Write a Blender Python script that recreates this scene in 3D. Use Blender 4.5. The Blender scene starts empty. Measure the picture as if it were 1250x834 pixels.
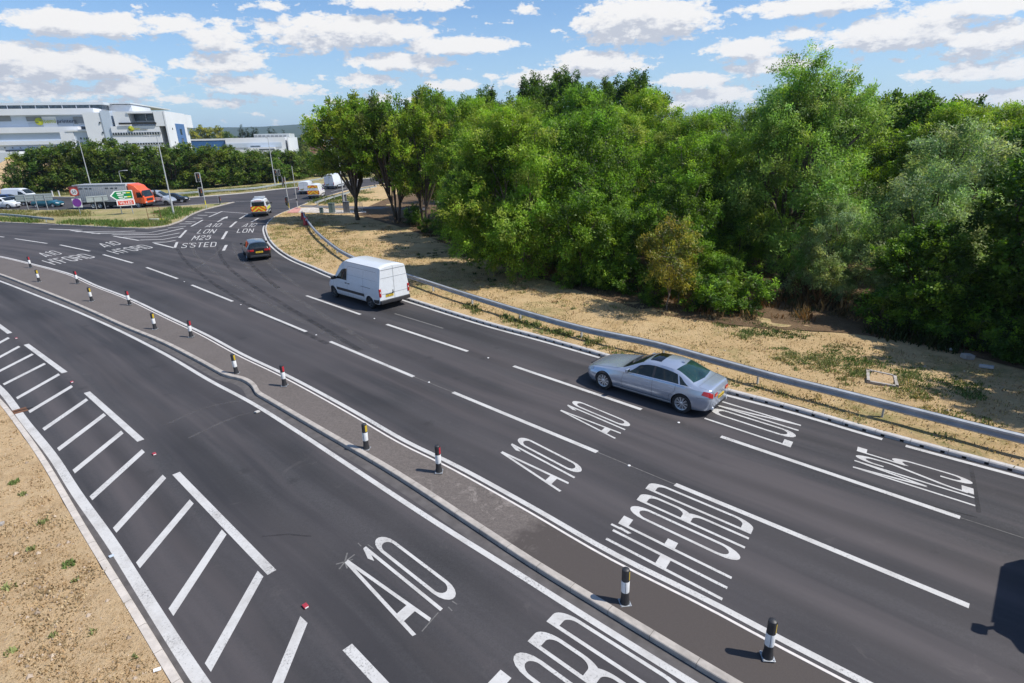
import bpy, bmesh, math, random
import numpy as np
from mathutils import Vector, Matrix, noise
from mathutils.geometry import delaunay_2d_cdt

random.seed(11)
RNG = np.random.default_rng(5)
R = math.radians
scene = bpy.context.scene
COL = scene.collection

# ------------------------------------------------------------------ camera
FPX, PITCH, ROLL, CAMZ = 694.4, 0.347604671, -0.0224030563, 8.91270194   # 20 mm lens on a footbridge
_F = Vector((0, math.cos(PITCH), -math.sin(PITCH)))
_R0 = Vector((1, 0, 0)); _U0 = _R0.cross(_F)
_R = math.cos(ROLL) * _R0 + math.sin(ROLL) * _U0
_U = -math.sin(ROLL) * _R0 + math.cos(ROLL) * _U0
cam_d = bpy.data.cameras.new('camera'); cam = bpy.data.objects.new('camera', cam_d); COL.objects.link(cam)
cam.matrix_world = Matrix(((_R.x, _U.x, -_F.x, 0), (_R.y, _U.y, -_F.y, 0), (_R.z, _U.z, -_F.z, CAMZ), (0, 0, 0, 1)))
cam_d.sensor_width = 36; cam_d.lens = FPX / 1250 * 36; cam_d.clip_start = .1; cam_d.clip_end = 20000
scene.camera = cam


def ray(px, py):
    return _F * FPX + _R * (px - 625) - _U * (py - 417)


def G(px, py, z=0.0):
    """survey point: the place on the level z that the photo shows at px, py"""
    r = ray(px, py); t = (z - CAMZ) / r.z
    return Vector((r.x * t, r.y * t, z))


def AT(px, py, Y):
    r = ray(px, py); t = Y / r.y
    return Vector((r.x * t, r.y * t, CAMZ + r.z * t))


def GL(pts, z=0.0):
    return [G(x, y, z) for x, y in pts]


# ------------------------------------------------------------------ meshes
class MB:
    def __init__(s):
        s.v = []; s.f = []; s.m = []

    def add(s, vs, fs, m=0):
        o = len(s.v)
        s.v += [tuple(v) for v in vs]
        s.f += [tuple(i + o for i in f) for f in fs]
        s.m += [m] * len(fs)

    def box(s, c, size, m=0, rz=0.0, M=None):
        x, y, z = (d / 2 for d in size)
        vs = [Vector((a, b, d)) for a in (-x, x) for b in (-y, y) for d in (-z, z)]
        if M is None: M = Matrix.Rotation(rz, 3, 'Z')
        vs = [M @ v + Vector(c) for v in vs]
        s.add(vs, [(0, 1, 3, 2), (4, 6, 7, 5), (0, 4, 5, 1), (2, 3, 7, 6), (0, 2, 6, 4), (1, 5, 7, 3)], m)

    def bbox(s, c, size, bev=.02, m=0, M=None):
        """box with its edges bevelled"""
        bm = bmesh.new(); bmesh.ops.create_cube(bm, size=1)
        for v in bm.verts: v.co = Vector((v.co.x * size[0], v.co.y * size[1], v.co.z * size[2]))
        bmesh.ops.bevel(bm, geom=bm.edges[:], offset=bev, segments=2, profile=.6, affect='EDGES')
        bm.verts.index_update()
        M = M or Matrix.Identity(3)
        s.add([M @ v.co + Vector(c) for v in bm.verts], [[v.index for v in f.verts] for f in bm.faces], m)
        bm.free()

    def tube(s, path, rad, n=8, m=0, caps=True):
        path = [Vector(p) for p in path]
        if not hasattr(rad, '__len__'): rad = [rad] * len(path)
        vs = []; k = len(path)
        up = Vector((0.0, 0.0, 1.0))
        for i, p in enumerate(path):
            d = (path[min(i + 1, k - 1)] - path[max(i - 1, 0)]).normalized()
            a = d.cross(up)
            if a.length < .05: a = d.cross(Vector((0, 1, 0)))
            a.normalize(); b = d.cross(a)
            for j in range(n):
                t = 2 * math.pi * j / n
                vs.append(p + (a * math.cos(t) + b * math.sin(t)) * rad[i])
        fs = [(i * n + j, i * n + (j + 1) % n, (i + 1) * n + (j + 1) % n, (i + 1) * n + j) for i in range(k - 1) for j in range(n)]
        if caps: fs += [tuple(range(n - 1, -1, -1)), tuple(range((k - 1) * n, k * n))]
        s.add(vs, fs, m)

    def lathe(s, prof, n=16, m=0, axis='Z', c=(0, 0, 0), caps=True):
        """prof = [(r, h)] turned round the axis"""
        vs = []
        for r, h in prof:
            for j in range(n):
                t = 2 * math.pi * j / n
                a, b = r * math.cos(t), r * math.sin(t)
                p = (a, b, h) if axis == 'Z' else ((a, h, b) if axis == 'Y' else (h, a, b))
                vs.append(Vector(p) + Vector(c))
        k = len(prof)
        fs = [(i * n + j, i * n + (j + 1) % n, (i + 1) * n + (j + 1) % n, (i + 1) * n + j) for i in range(k - 1) for j in range(n)]
        if caps and prof[0][0] > 1e-4: fs.append(tuple(range(n)))
        if caps and prof[-1][0] > 1e-4: fs.append(tuple(range((k - 1) * n, k * n)))
        s.add(vs, fs, m)

    def prism(s, poly, z0, z1, m=0, M=None):
        n = len(poly); M = M or Matrix.Identity(4)
        vs = [M @ Vector((p[0], p[1], z0)) for p in poly] + [M @ Vector((p[0], p[1], z1)) for p in poly]
        s.add(vs, [tuple(range(n - 1, -1, -1)), tuple(range(n, 2 * n))] + [(i, (i + 1) % n, n + (i + 1) % n, n + i) for i in range(n)], m)

    def strip(s, A, B, m=0):
        k = len(A)
        s.add(list(A) + list(B), [(i, i + 1, k + i + 1, k + i) for i in range(k - 1)], m)

    def build(s, name, mats, parent=None, smooth=False, angle=35):
        me = bpy.data.meshes.new(name); me.from_pydata(s.v, [], s.f); me.update()
        bm = bmesh.new(); bm.from_mesh(me); bmesh.ops.recalc_face_normals(bm, faces=bm.faces); bm.to_mesh(me); bm.free()
        if not isinstance(mats, (list, tuple)): mats = [mats]
        for mt in mats: me.materials.append(mt)
        me.polygons.foreach_set('material_index', s.m)
        if smooth:
            me.polygons.foreach_set('use_smooth', [True] * len(me.polygons))
            me.set_sharp_from_angle(angle=R(angle))
        return link(name, me, parent)


def link(name, me, parent=None):
    o = bpy.data.objects.new(name, me); COL.objects.link(o)
    if parent: o.parent = parent
    return o


def tag(o, label=None, cat=None, group=None, kind=None):
    if label: o['label'] = label
    if cat: o['category'] = cat
    if group: o['group'] = group
    if kind: o['kind'] = kind
    return o


def thing(name, label, cat, loc=(0, 0, 0), rz=0.0, group=None):
    o = bpy.data.objects.new(name, None); COL.objects.link(o)
    o.location = loc; o.rotation_euler = (0, 0, rz); o.empty_display_size = .2
    return tag(o, label, cat, group)


CHILD = {}


def dup(o, loc, rz=0.0, scale=None, label=None, parent=None):
    """copy a thing with its parts and their sub-parts"""
    def rec(a, par):
        c = a.copy(); COL.objects.link(c)
        if par is not None: c.parent = par
        for ch in list(a.children): rec(ch, c)
        return c
    r = rec(o, None)
    r.location = loc; r.rotation_euler = (0, 0, rz)
    if scale: r.scale = scale
    if label: r['label'] = label
    return r


# ------------------------------------------------------------------ materials
def newmat(name):
    m = bpy.data.materials.new(name); m.use_nodes = True
    nt = m.node_tree; b = nt.nodes['Principled BSDF']
    return m, nt, b


def nd(nt, typ, **kw):
    n = nt.nodes.new(typ)
    for k, v in kw.items():
        if hasattr(n, k) and k not in n.inputs: setattr(n, k, v)
        else: n.inputs[k].default_value = v
    return n


def lk(nt, a, b): nt.links.new(a, b)


def rgb(c): return (c[0], c[1], c[2], 1)


def noise_n(nt, vec, scale, detail=3, rough=.55, dist=0):
    n = nd(nt, 'ShaderNodeTexNoise'); n.inputs['Scale'].default_value = scale; n.inputs['Detail'].default_value = detail
    n.inputs['Roughness'].default_value = rough; n.inputs['Distortion'].default_value = dist
    if vec is not None: lk(nt, vec, n.inputs['Vector'])
    return n.outputs['Fac']


def ramp(nt, fac, stops):
    r = nd(nt, 'ShaderNodeValToRGB')
    e = r.color_ramp.elements
    while len(e) < len(stops): e.new(.5)
    for i, (p, c) in enumerate(stops):
        e[i].position = p; e[i].color = rgb(c) if hasattr(c, '__len__') else (c, c, c, 1)
    lk(nt, fac, r.inputs['Fac'])
    return r.outputs['Color']


def mix(nt, fac, a, b, blend='MIX'):
    m = nd(nt, 'ShaderNodeMix', data_type='RGBA', blend_type=blend)
    for sock, v in ((m.inputs[0], fac), (m.inputs[6], a), (m.inputs[7], b)):
        if isinstance(v, (int, float)): sock.default_value = v
        elif hasattr(v, '__len__'): sock.default_value = rgb(v)
        else: lk(nt, v, sock)
    return m.outputs[2]


def math_n(nt, op, a, b=None, c=None):
    m = nd(nt, 'ShaderNodeMath', operation=op)
    for i, v in enumerate((a, b, c)):
        if v is None: continue
        if isinstance(v, (int, float)): m.inputs[i].default_value = v
        else: lk(nt, v, m.inputs[i])
    return m.outputs[0]


def bump(nt, b, h, strength=.3, dist=.02):
    n = nd(nt, 'ShaderNodeBump'); n.inputs['Strength'].default_value = strength; n.inputs['Distance'].default_value = dist
    lk(nt, h, n.inputs['Height']); lk(nt, n.outputs[0], b.inputs['Normal'])


def objco(nt):
    return nd(nt, 'ShaderNodeTexCoord').outputs['Object']


def worldco(nt):
    return nd(nt, 'ShaderNodeNewGeometry').outputs['Position']


def plain(name, c, rough=.5, metal=0.0, coat=0.0, var=.12, scale=6.0, spec=.5, dirt=None):
    """a colour with uneven wear and grime"""
    m, nt, b = newmat(name)
    f = noise_n(nt, objco(nt), scale, 4)
    lo = [x * (1 - var) for x in c]; hi = [min(1, x * (1 + var)) for x in c]
    colr = ramp(nt, f, [(.3, lo), (.7, hi)])
    if dirt:
        g = ramp(nt, noise_n(nt, objco(nt), scale * 2.7, 5, .7), [(.5, 0), (.75, 1)])
        colr = mix(nt, math_n(nt, 'MULTIPLY', g, .35), colr, dirt)
    lk(nt, colr, b.inputs['Base Color'])
    b.inputs['Roughness'].default_value = rough; b.inputs['Metallic'].default_value = metal
    b.inputs['Coat Weight'].default_value = coat; b.inputs['Coat Roughness'].default_value = .06
    b.inputs['Specular IOR Level'].default_value = spec
    return m


M = {}
M['steel'] = plain('galvanised_steel', (.42, .44, .46), .5, .55, var=.18, scale=3)
M['rail'] = plain('barrier_steel', (.40, .42, .44), .5, .25, var=.15, scale=2.5)
M['rail_old'] = plain('dull_barrier_steel', (.42, .45, .44), .6, .3, var=.15, scale=1.5)
M['black'] = plain('black_rubber', (.018, .018, .019), .7)
M['blackplastic'] = plain('black_plastic', (.03, .03, .033), .5)
M['tyre'] = plain('tyre', (.02, .02, .021), .85)
M['well'] = plain('wheel_well', (.008, .008, .008), .9)
M['alloy'] = plain('alloy', (.72, .73, .75), .3, .6)
M['hub'] = plain('steel_hub', (.10, .10, .105), .5, .4)
M['white'] = plain('white_panel', (.74, .75, .76), .4, var=.04, dirt=(.45, .42, .38))
M['vanwhite'] = plain('white_paint', (.66, .69, .72), .3, coat=.5, var=.03, scale=2, dirt=(.5, .48, .45))
M['silver'] = plain('silver_paint', (.46, .515, .61), .25, .6, coat=.8, var=.03, scale=3)
M['silver2'] = plain('pale_silver_paint', (.50, .53, .56), .32, .5, coat=.7, var=.03)
M['darkred'] = plain('dark_brown_paint', (.012, .011, .014), .28, .2, coat=.8, var=.05)
M['teal'] = plain('teal_paint', (.015, .12, .16), .28, .3, coat=.8, var=.05)
M['bluepaint'] = plain('blue_paint', (.02, .05, .16), .3, .2, coat=.8, var=.05)
M['blackpaint'] = plain('black_paint', (.015, .016, .018), .25, .2, coat=.8, var=.05)
M['redpaint'] = plain('maroon_paint', (.16, .02, .035), .3, .1, coat=.7, var=.05)
M['orange'] = plain('orange_paint', (.80, .11, .025), .35, coat=.5, var=.05)
M['curtain'] = plain('lorry_curtain', (.38, .39, .41), .6, var=.08, scale=2)
M['taillight'] = plain('red_lens', (.38, .012, .014), .15, coat=.6)
M['amber'] = plain('amber_lens', (.75, .22, .02), .2, coat=.6)
M['lens'] = plain('clear_lens', (.5, .52, .54), .12, coat=.8)
M['yplate'] = plain('yellow_plate', (.72, .50, .03), .4)
M['wplate'] = plain('white_plate', (.75, .75, .72), .4)
M['chevor'] = plain('orange_reflective', (.72, .13, .008), .4)
M['yelgreen'] = plain('yellow_reflective', (.55, .60, .05), .4)
M['signgreen'] = plain('sign_green', (.006, .20, .06), .4)
M['signred'] = plain('sign_red', (.55, .07, .04), .4)
M['signblue'] = plain('sign_purple', (.20, .04, .30), .4)
M['signyel'] = plain('sign_yellow', (.75, .65, .04), .4)
M['signwhite'] = plain('sign_white', (.8, .8, .8), .4, var=.03)
M['signgrey'] = plain('sign_back', (.33, .38, .38), .5, .3)
M['bolred'] = plain('red_reflective', (.46, .03, .045), .35)
M['bolyel'] = plain('amber_reflective', (.56, .39, .03), .35)
M['bolwhite'] = plain('white_sleeve', (.76, .76, .75), .45, var=.05, scale=20, dirt=(.4, .38, .35))
M['concrete'] = plain('kerb_concrete', (.37, .335, .30), .85, var=.2, scale=4, dirt=(.2, .18, .16))
M['concrete2'] = plain('pale_kerb_concrete', (.46, .44, .42), .85, var=.15, scale=5, dirt=(.25, .23, .2))
M['rust'] = plain('rusty_steel', (.16, .075, .04), .8, .2, var=.3, scale=9)
M['lampgrey'] = plain('lamp_column_grey', (.47, .48, .48), .5, .2)
M['cabinet'] = plain('cabinet_green', (.10, .15, .14), .5)
M['cabinetgrey'] = plain('cabinet_grey', (.10, .11, .13), .5)
M['blue'] = plain('cladding_blue', (.04, .12, .30), .4)
M['cladwhite'] = plain('cladding_white', (.66, .68, .71), .45, var=.05, scale=.12)
M['cladpale'] = plain('cladding_pale_blue', (.46, .53, .62), .45, var=.05, scale=.15)
M['cladgrey'] = plain('cladding_grey', (.20, .215, .225), .5, var=.1, scale=.3)
M['cladmid'] = plain('cladding_mid_grey', (.36, .42, .50), .5, var=.06, scale=.3)
M['roofgrey'] = plain('roof_grey', (.50, .53, .54), .5, var=.06, scale=.3)
M['lime'] = plain('sign_lime', (.42, .45, .02), .5)
M['navy'] = plain('sign_navy', (.03, .04, .07), .5)
M['pink'] = plain('tactile_paving', (.50, .24, .20), .8, var=.15, scale=4)


def glass_mat(name, c=(.012, .018, .018), rough=.04):
    m, nt, b = newmat(name)
    f = noise_n(nt, objco(nt), 1.3, 2)
    lk(nt, ramp(nt, f, [(.35, [x * .6 for x in c]), (.7, [x * 1.7 for x in c])]), b.inputs['Base Color'])
    b.inputs['Roughness'].default_value = rough; b.inputs['IOR'].default_value = 1.52
    b.inputs['Specular IOR Level'].default_value = .6
    return m


M['glass'] = glass_mat('car_glass')
M['rearglass'] = glass_mat('green_car_glass', (.012, .035, .03))
M['winglass'] = glass_mat('office_glass', (.05, .07, .09), .1)
M['sunroof'] = glass_mat('sunroof_glass', (.006, .006, .005))

# ------------------------------------------------------------------ lines on the ground
def smooth(pts, step=.6):
    """Catmull-Rom through the points, resampled evenly"""
    P = [Vector(p) for p in pts]
    P = [P[0] * 2 - P[1]] + P + [P[-1] * 2 - P[-2]]          # end points mirrored
    out = []
    for i in range(1, len(P) - 2):
        a, b, c, d = P[i - 1:i + 3]
        n = max(2, int((c - b).length / (step * .5)))
        for k in range(n):
            t = k / n; l0, l1, l2 = max(1e-6, (b - a).length), (c - b).length, max(1e-6, (d - c).length)
            mb_ = ((b - a) / l0 * l1 + (c - b) / l1 * l0) / (l0 + l1) * l1          # slopes weighted by the spans
            mc_ = ((c - b) / l1 * l2 + (d - c) / l2 * l1) / (l1 + l2) * l1
            out.append(b * (1 + 2 * t) * (1 - t) ** 2 + mb_ * t * (1 - t) ** 2 + c * t * t * (3 - 2 * t) - mc_ * t * t * (1 - t))
    out.append(P[-2])
    return resample(out, step)


def resample(pts, step):
    L = [0]
    for a, b in zip(pts, pts[1:]): L.append(L[-1] + (b - a).length)
    n = max(1, round(L[-1] / step)); out = []; j = 0
    for i in range(n + 1):
        s = L[-1] * i / n
        while j < len(L) - 2 and L[j + 1] < s: j += 1
        t = (s - L[j]) / max(1e-9, L[j + 1] - L[j])
        out.append(pts[j].lerp(pts[j + 1], min(1, max(0, t))))
    return out


def normals(pts):
    N = []
    for i in range(len(pts)):
        d = pts[min(i + 1, len(pts) - 1)] - pts[max(i - 1, 0)]
        d.z = 0; d.normalize()
        N.append(Vector((-d.y, d.x, 0)))          # to the left of travel
    return N


def offset(pts, w):
    return [p + n * w for p, n in zip(pts, normals(pts))]


def setz(pts, z):
    return [Vector((p.x, p.y, z)) for p in pts]


def cumlen(pts):
    L = [0]
    for a, b in zip(pts, pts[1:]): L.append(L[-1] + (b - a).length)
    return L


# surveyed lines (points of the photograph brought down to the road level)
LINE_MEDIAN_L = smooth([Vector((7.4, 3.2, 0))] + GL([(845, 834), (750, 775), (626, 696.6), (541, 643.5), (435, 574.3), (356, 522.4), (308, 492.4), (259.2, 466.4), (206.4, 435.2), (153.6, 407.6), (98.4, 382.4), (48, 362), (0, 343.3)]) + [Vector((-56, 52.5, 0)), Vector((-90, 68, 0))])
KERB_MEDIAN = smooth([Vector((7.9, 3.2, 0))] + GL([(878, 834), (750, 756), (647.2, 692.3), (583.5, 649.9), (477.4, 579.8), (392.5, 530), (324.8, 490)]), .6)[:-1] + \
    smooth(GL([(324.8, 490), (312.5, 482.5), (308, 474.4), (303, 469.8), (293.6, 465), (280, 462), (271, 459)]), .3)[:-1] + \
    smooth(GL([(271, 459), (236, 439.6), (200, 421), (153.6, 401.5), (100.8, 377.5), (48, 355.6), (0, 337)]) + [Vector((-57, 54, 0)), Vector((-91, 70, 0))], .6)
LINE_MEDIAN_R = smooth([Vector((10.2, 3.0, 0))] + GL([(1058, 834), (948, 777.4), (878.7, 740.7), (750, 676.6), (647.2, 618), (549.6, 565), (500, 541.2), (440, 506.8), (392.5, 480.5), (348.8, 457.6), (300, 434.6), (252, 408.8), (206.4, 387.2), (158.4, 364.4), (115.2, 347.6), (91.2, 336.6), (40.8, 322.6), (0, 313)]) + [Vector((-62, 57.5, 0)), Vector((-95, 71, 0))])
EDGE = smooth([Vector((23.5, 4.6, 0))] + GL([(1250, 583.6), (1078, 536.7), (960, 502), (883, 481.6), (729.6, 436.2), (660, 416.2), (600, 400.2), (540, 382), (494.4, 367.4), (400, 337.6), (377.6, 327.8), (356, 318.5), (341.6, 309.9), (330, 299.8), (322.9, 287.6), (321.4, 278.9), (325, 271.7), (331.5, 266.2), (341.6, 261), (353, 256.6), (363, 252.7), (382, 245), (402.4, 238.7), (421.6, 233.2)]) + [Vector((-26, 122, 0)), Vector((-14, 145, 0)), Vector((10, 175, 0))])
LINE_LEFT = smooth([Vector((2.0, 1.0, 0))] + GL([(246, 834), (167, 711), (142, 671), (92, 600), (66.5, 560), (31.5, 516), (1, 476)]) + [Vector((-25, 24.0, 0)), Vector((-34, 30.5, 0)), Vector((-60, 43, 0)), Vector((-95, 56, 0))])
KERB_LEFT = smooth([Vector((1.5, .6, 0))] + GL([(223, 834), (170, 748), (112, 655), (55, 560), (28, 522), (0, 488)]) + [Vector((-25.6, 23.6, 0)), Vector((-34.6, 30, 0)), Vector((-60.5, 42.3, 0)), Vector((-95.5, 55.2, 0))])
ISLAND = smooth([Vector((-95, 86, 0)), Vector((-78, 77.5, 0))] + GL([(0, 272.2), (67, 275), (123, 277.8), (157, 279.4), (182, 279.4), (200, 277.2), (216, 272.7), (234, 263), (252, 256), (271, 251.2), (285.5, 247.5)]), .8)
ISLAND_FAR = smooth(GL([(285.5, 247.5), (270, 249), (250, 250.2), (212, 252.8), (180, 254.6), (130, 256.4), (60, 257.2), (0, 256.8)]) + [Vector((-95, 92, 0))], .8)
FAR_EDGE = smooth([Vector((-130, 128, 0))] + GL([(0, 239.6), (100, 241.6), (216, 242.8), (240, 241), (310, 235), (338.4, 231.6), (364, 229)]) + [Vector((-36, 134, 0)), Vector((-22, 158, 0)), Vector((0, 185, 0))], .8)


def region(name, boundary, mat, z=0.0, spacing=lambda p: 3.0, zfun=None, kind='structure', attrs=None, parent=None, maxr=150):
    """a sheet inside a closed boundary, with inner points so that it can undulate"""
    bd = [Vector((p[0], p[1])) for p in boundary]
    n = len(bd)
    xs = [p.x for p in bd]; ys = [p.y for p in bd]
    pts = []
    # inner points: rings of cells that grow with distance from the footbridge
    def fill(x0, y0, x1, y1):
        cx, cy = (x0 + x1) / 2, (y0 + y1) / 2
        s = x1 - x0
        if s > spacing(math.hypot(cx, cy)) and s > .2:
            for a, b in ((x0, y0), (cx, y0), (x0, cy), (cx, cy)): fill(a, b, a + s / 2, b + s / 2)
        else: pts.append(Vector((cx + random.uniform(-.2, .2) * s, cy + random.uniform(-.2, .2) * s)))
    S = max(max(xs) - min(xs), max(ys) - min(ys))
    fill(min(xs), min(ys), min(xs) + S, min(ys) + S)
    B = np.array([(p.x, p.y) for p in bd])
    keep = []
    for p in pts:
        d = np.hypot(B[:, 0] - p.x, B[:, 1] - p.y).min()
        if d > .35: keep.append(p)
    allp = bd + keep
    vs, es, fs, *_ = delaunay_2d_cdt(allp, [(i, (i + 1) % n) for i in range(n)], [list(range(n))], 1, 1e-5)
    V = [(v.x, v.y, z + (zfun(v.x, v.y) if zfun else 0)) for v in vs]
    me = bpy.data.meshes.new(name); me.from_pydata(V, [], [list(f) for f in fs]); me.update()
    bm = bmesh.new(); bm.from_mesh(me)
    for f in bm.faces:
        if f.normal.z < 0: f.normal_flip()
        f.smooth = True
    bm.to_mesh(me); bm.free()
    me.materials.append(mat)
    if attrs: attrs(me)
    o = link(name, me, parent)
    if kind: o['kind'] = kind
    return o


def along_attr(ref, ref2):
    A = np.array([(p.x, p.y) for p in ref]); LA = np.array(cumlen(ref)); NA = np.array([(n.x, n.y) for n in normals(ref)])
    def f(me):
        n = len(me.vertices); co = np.empty(n * 3); me.vertices.foreach_get('co', co); co = co.reshape(-1, 3)
        out = np.zeros((n, 3))
        for i in range(n):
            d = co[i, :2] - A; k = (d ** 2).sum(1).argmin()
            out[i] = (LA[k], (d[k] * NA[k]).sum(), 0)
        at = me.attributes.new('road_uv', 'FLOAT_VECTOR', 'POINT'); at.data.foreach_set('vector', out.ravel())
    return f


# ---- asphalt
def asphalt(name, base, streak=True):
    m, nt, b = newmat(name)
    w = worldco(nt)
    fine = noise_n(nt, w, 27, 3, .85)
    fine2 = noise_n(nt, w, 11, 4, .8)
    mid = noise_n(nt, w, .45, 4, .6)
    colr = ramp(nt, fine, [(.3, [x * .42 for x in base]), (.68, [x * 1.75 for x in base])])
    colr = mix(nt, .5, colr, ramp(nt, fine2, [(.35, [x * .60 for x in base]), (.66, [x * 1.5 for x in base])]))
    colr = mix(nt, ramp(nt, mid, [(.35, 0), (.7, .35)]), colr, [x * 1.5 for x in base])
    if streak:
        at = nd(nt, 'ShaderNodeAttribute', attribute_name='road_uv').outputs['Vector']
        mp = nd(nt, 'ShaderNodeMapping'); mp.inputs['Scale'].default_value = (.05, 1.1, 1); lk(nt, at, mp.inputs['Vector'])
        st = noise_n(nt, mp.outputs[0], 1.0, 5, .6)
        colr = mix(nt, ramp(nt, st, [(.38, 0), (.62, .85)]), colr, [base[0] * .62, base[1] * .62, base[2] * .66])
        mp2 = nd(nt, 'ShaderNodeMapping'); mp2.inputs['Scale'].default_value = (.035, .55, 1); mp2.inputs['Location'].default_value = (3, 7, 0); lk(nt, at, mp2.inputs['Vector'])
        st2 = noise_n(nt, mp2.outputs[0], 1.0, 4, .6)
        colr = mix(nt, ramp(nt, st2, [(.48, 0), (.64, .85)]), colr, [base[0] * 1.85, base[1] * 1.68, base[2] * 1.62])
        # wheel tracks, two to a lane
        sx = nd(nt, 'ShaderNodeSeparateXYZ'); lk(nt, at, sx.inputs[0])
        wob = math_n(nt, 'MULTIPLY', math_n(nt, 'SUBTRACT', noise_n(nt, mp.outputs[0], .6, 2), .5), .9)
        tr = math_n(nt, 'COSINE', math_n(nt, 'MULTIPLY', math_n(nt, 'ADD', sx.outputs[1], math_n(nt, 'ADD', wob, .95)), 6.2832 / 1.83))
        colr = mix(nt, math_n(nt, 'MULTIPLY', ramp(nt, tr, [(.35, 0), (1, 1)]), .42), colr, [x * .50 for x in base])
        # slow change from one load of surfacing to the next, and dark drips
        big = noise_n(nt, w, .11, 3, .5)
        colr = mix(nt, ramp(nt, big, [(.40, .0), (.62, .5)]), colr, [base[0] * 1.75, base[1] * 1.62, base[2] * 1.58])
        dr = nd(nt, 'ShaderNodeTexVoronoi'); dr.inputs['Scale'].default_value = .55; lk(nt, w, dr.inputs['Vector'])
        colr = mix(nt, math_n(nt, 'MULTIPLY', ramp(nt, math_n(nt, 'ADD', dr.outputs['Distance'], math_n(nt, 'MULTIPLY', fine2, .25)), [(.14, 1), (.26, 0)]), .5), colr, [x * .5 for x in base])
    # dry stains and pale scuffs
    sc = noise_n(nt, w, .9, 6, .75, .6)
    colr = mix(nt, ramp(nt, sc, [(.62, 0), (.8, .35)]), colr, (.16, .145, .135))
    lk(nt, colr, b.inputs['Base Color'])
    b.inputs['Roughness'].default_value = .82; b.inputs['Specular IOR Level'].default_value = .35
    bump(nt, b, fine, .35, .006)
    return m


M['asphalt'] = asphalt('asphalt', (.0445, .043, .0455))
M['oldasphalt'] = asphalt('median_asphalt', (.106, .091, .083), False)


def add_median_patch(m):
    """the newer dark surfacing at the near end of the median"""
    nt = m.node_tree; b = nt.nodes['Principled BSDF']
    src = b.inputs['Base Color'].links[0].from_socket
    sep = nd(nt, 'ShaderNodeSeparateXYZ'); w = worldco(nt); lk(nt, w, sep.inputs[0])
    # dark beyond a line across the median
    d = math_n(nt, 'SUBTRACT', math_n(nt, 'MULTIPLY', sep.outputs[0], .66), math_n(nt, 'MULTIPLY', sep.outputs[1], .75))
    d = math_n(nt, 'ADD', d, math_n(nt, 'MULTIPLY', noise_n(nt, w, 2.2, 4, .7), .9))
    P = G(705, 610); lim = .66 * P.x - .75 * P.y
    f = ramp(nt, math_n(nt, 'SUBTRACT', d, lim), [(.30, 0), (.62, 1)])
    colr = mix(nt, f, src, mix(nt, noise_n(nt, w, 40, 3, .7), (.050, .042, .039), (.082, .069, .063)))
    # chalky scuffs just before it
    s2 = noise_n(nt, w, 1.7, 6, .78, 1.2)
    Q = G(600, 600); dist = nd(nt, 'ShaderNodeVectorMath', operation='DISTANCE'); lk(nt, w, dist.inputs[0]); dist.inputs[1].default_value = Q
    near = ramp(nt, math_n(nt, 'DIVIDE', dist.outputs['Value'], 3.2), [(.3, 1), (1, 0)])
    colr = mix(nt, math_n(nt, 'MULTIPLY', math_n(nt, 'MULTIPLY', ramp(nt, s2, [(.55, 0), (.68, 1)]), near), .5), colr, (.36, .32, .29))
    lk(nt, colr, b.inputs['Base Color'])


add_median_patch(M['oldasphalt'])


def paint_mat():
    m, nt, b = newmat('road_paint')
    w = worldco(nt)
    f = noise_n(nt, w, 9, 6, .75)
    c = ramp(nt, f, [(.3, (.47, .46, .445)), (.6, (.53, .52, .505)), (.78, (.37, .355, .34))])
    g = noise_n(nt, w, 1.2, 5, .7)
    c = mix(nt, ramp(nt, g, [(.45, 0), (.72, .7)]), c, (.33, .31, .29))
    ch = noise_n(nt, w, 21, 5, .8); pt_ = noise_n(nt, w, .8, 3, .6)
    wear = ramp(nt, math_n(nt, 'ADD', ch, math_n(nt, 'MULTIPLY', math_n(nt, 'SUBTRACT', pt_, .5), .45)), [(.575, 0), (.66, .75)])
    c = mix(nt, wear, c, (.12, .115, .11))
    lk(nt, c, b.inputs['Base Color']); b.inputs['Roughness'].default_value = .65
    return m


M['paint'] = paint_mat()
M['ghost'] = plain('worn_line_ghost', (.13, .125, .12), .8, var=.3, scale=8)

# ---- the road sheet
kl = offset(KERB_LEFT, 0)
road_bd = list(KERB_LEFT)                                            # towards the far left
edge_out = offset(EDGE, -.22)
far_out = offset(FAR_EDGE, .12)
road_bd = [Vector((p.x, p.y)) for p in KERB_LEFT] + [Vector((-140, 75)), Vector((-150, 126))] + [Vector((p.x, p.y)) for p in far_out] + \
    [Vector((p.x, p.y)) for p in reversed(edge_out)] + [Vector((24, -3)), Vector((4, -3))]
road = region('road', road_bd, M['asphalt'], 0, lambda r: max(.7, r * .045), attrs=along_attr(LINE_MEDIAN_R, None))

# ---- the median
def median():
    a = KERB_MEDIAN; b = offset(LINE_MEDIAN_R, .255)
    n = 260
    def even(pts):
        L = cumlen(pts); return resample(pts, L[-1] / n)
    # match by arc length inside the framed stretch
    A = even(a); B = even(b)
    B2 = []
    Bx = np.array([(p.x, p.y) for p in b])
    k0 = 0
    for p in a:
        k = ((Bx - np.array((p.x, p.y))) ** 2).sum(1).argmin(); k = max(k, k0); k0 = k
        B2.append(b[k])
    mb = MB(); K = 6
    A0 = setz(offset(a, -.155), .105); B0 = setz(B2, .036)
    rows = [[p.lerp(q, t / K) for p, q in zip(A0, B0)] for t in range(K + 1)]
    for r0, r1 in zip(rows, rows[1:]): mb.strip(r0, r1)
    o = mb.build('median', M['oldasphalt'], None, True); o['kind'] = 'structure'
    return o


median_o = median()


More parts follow.
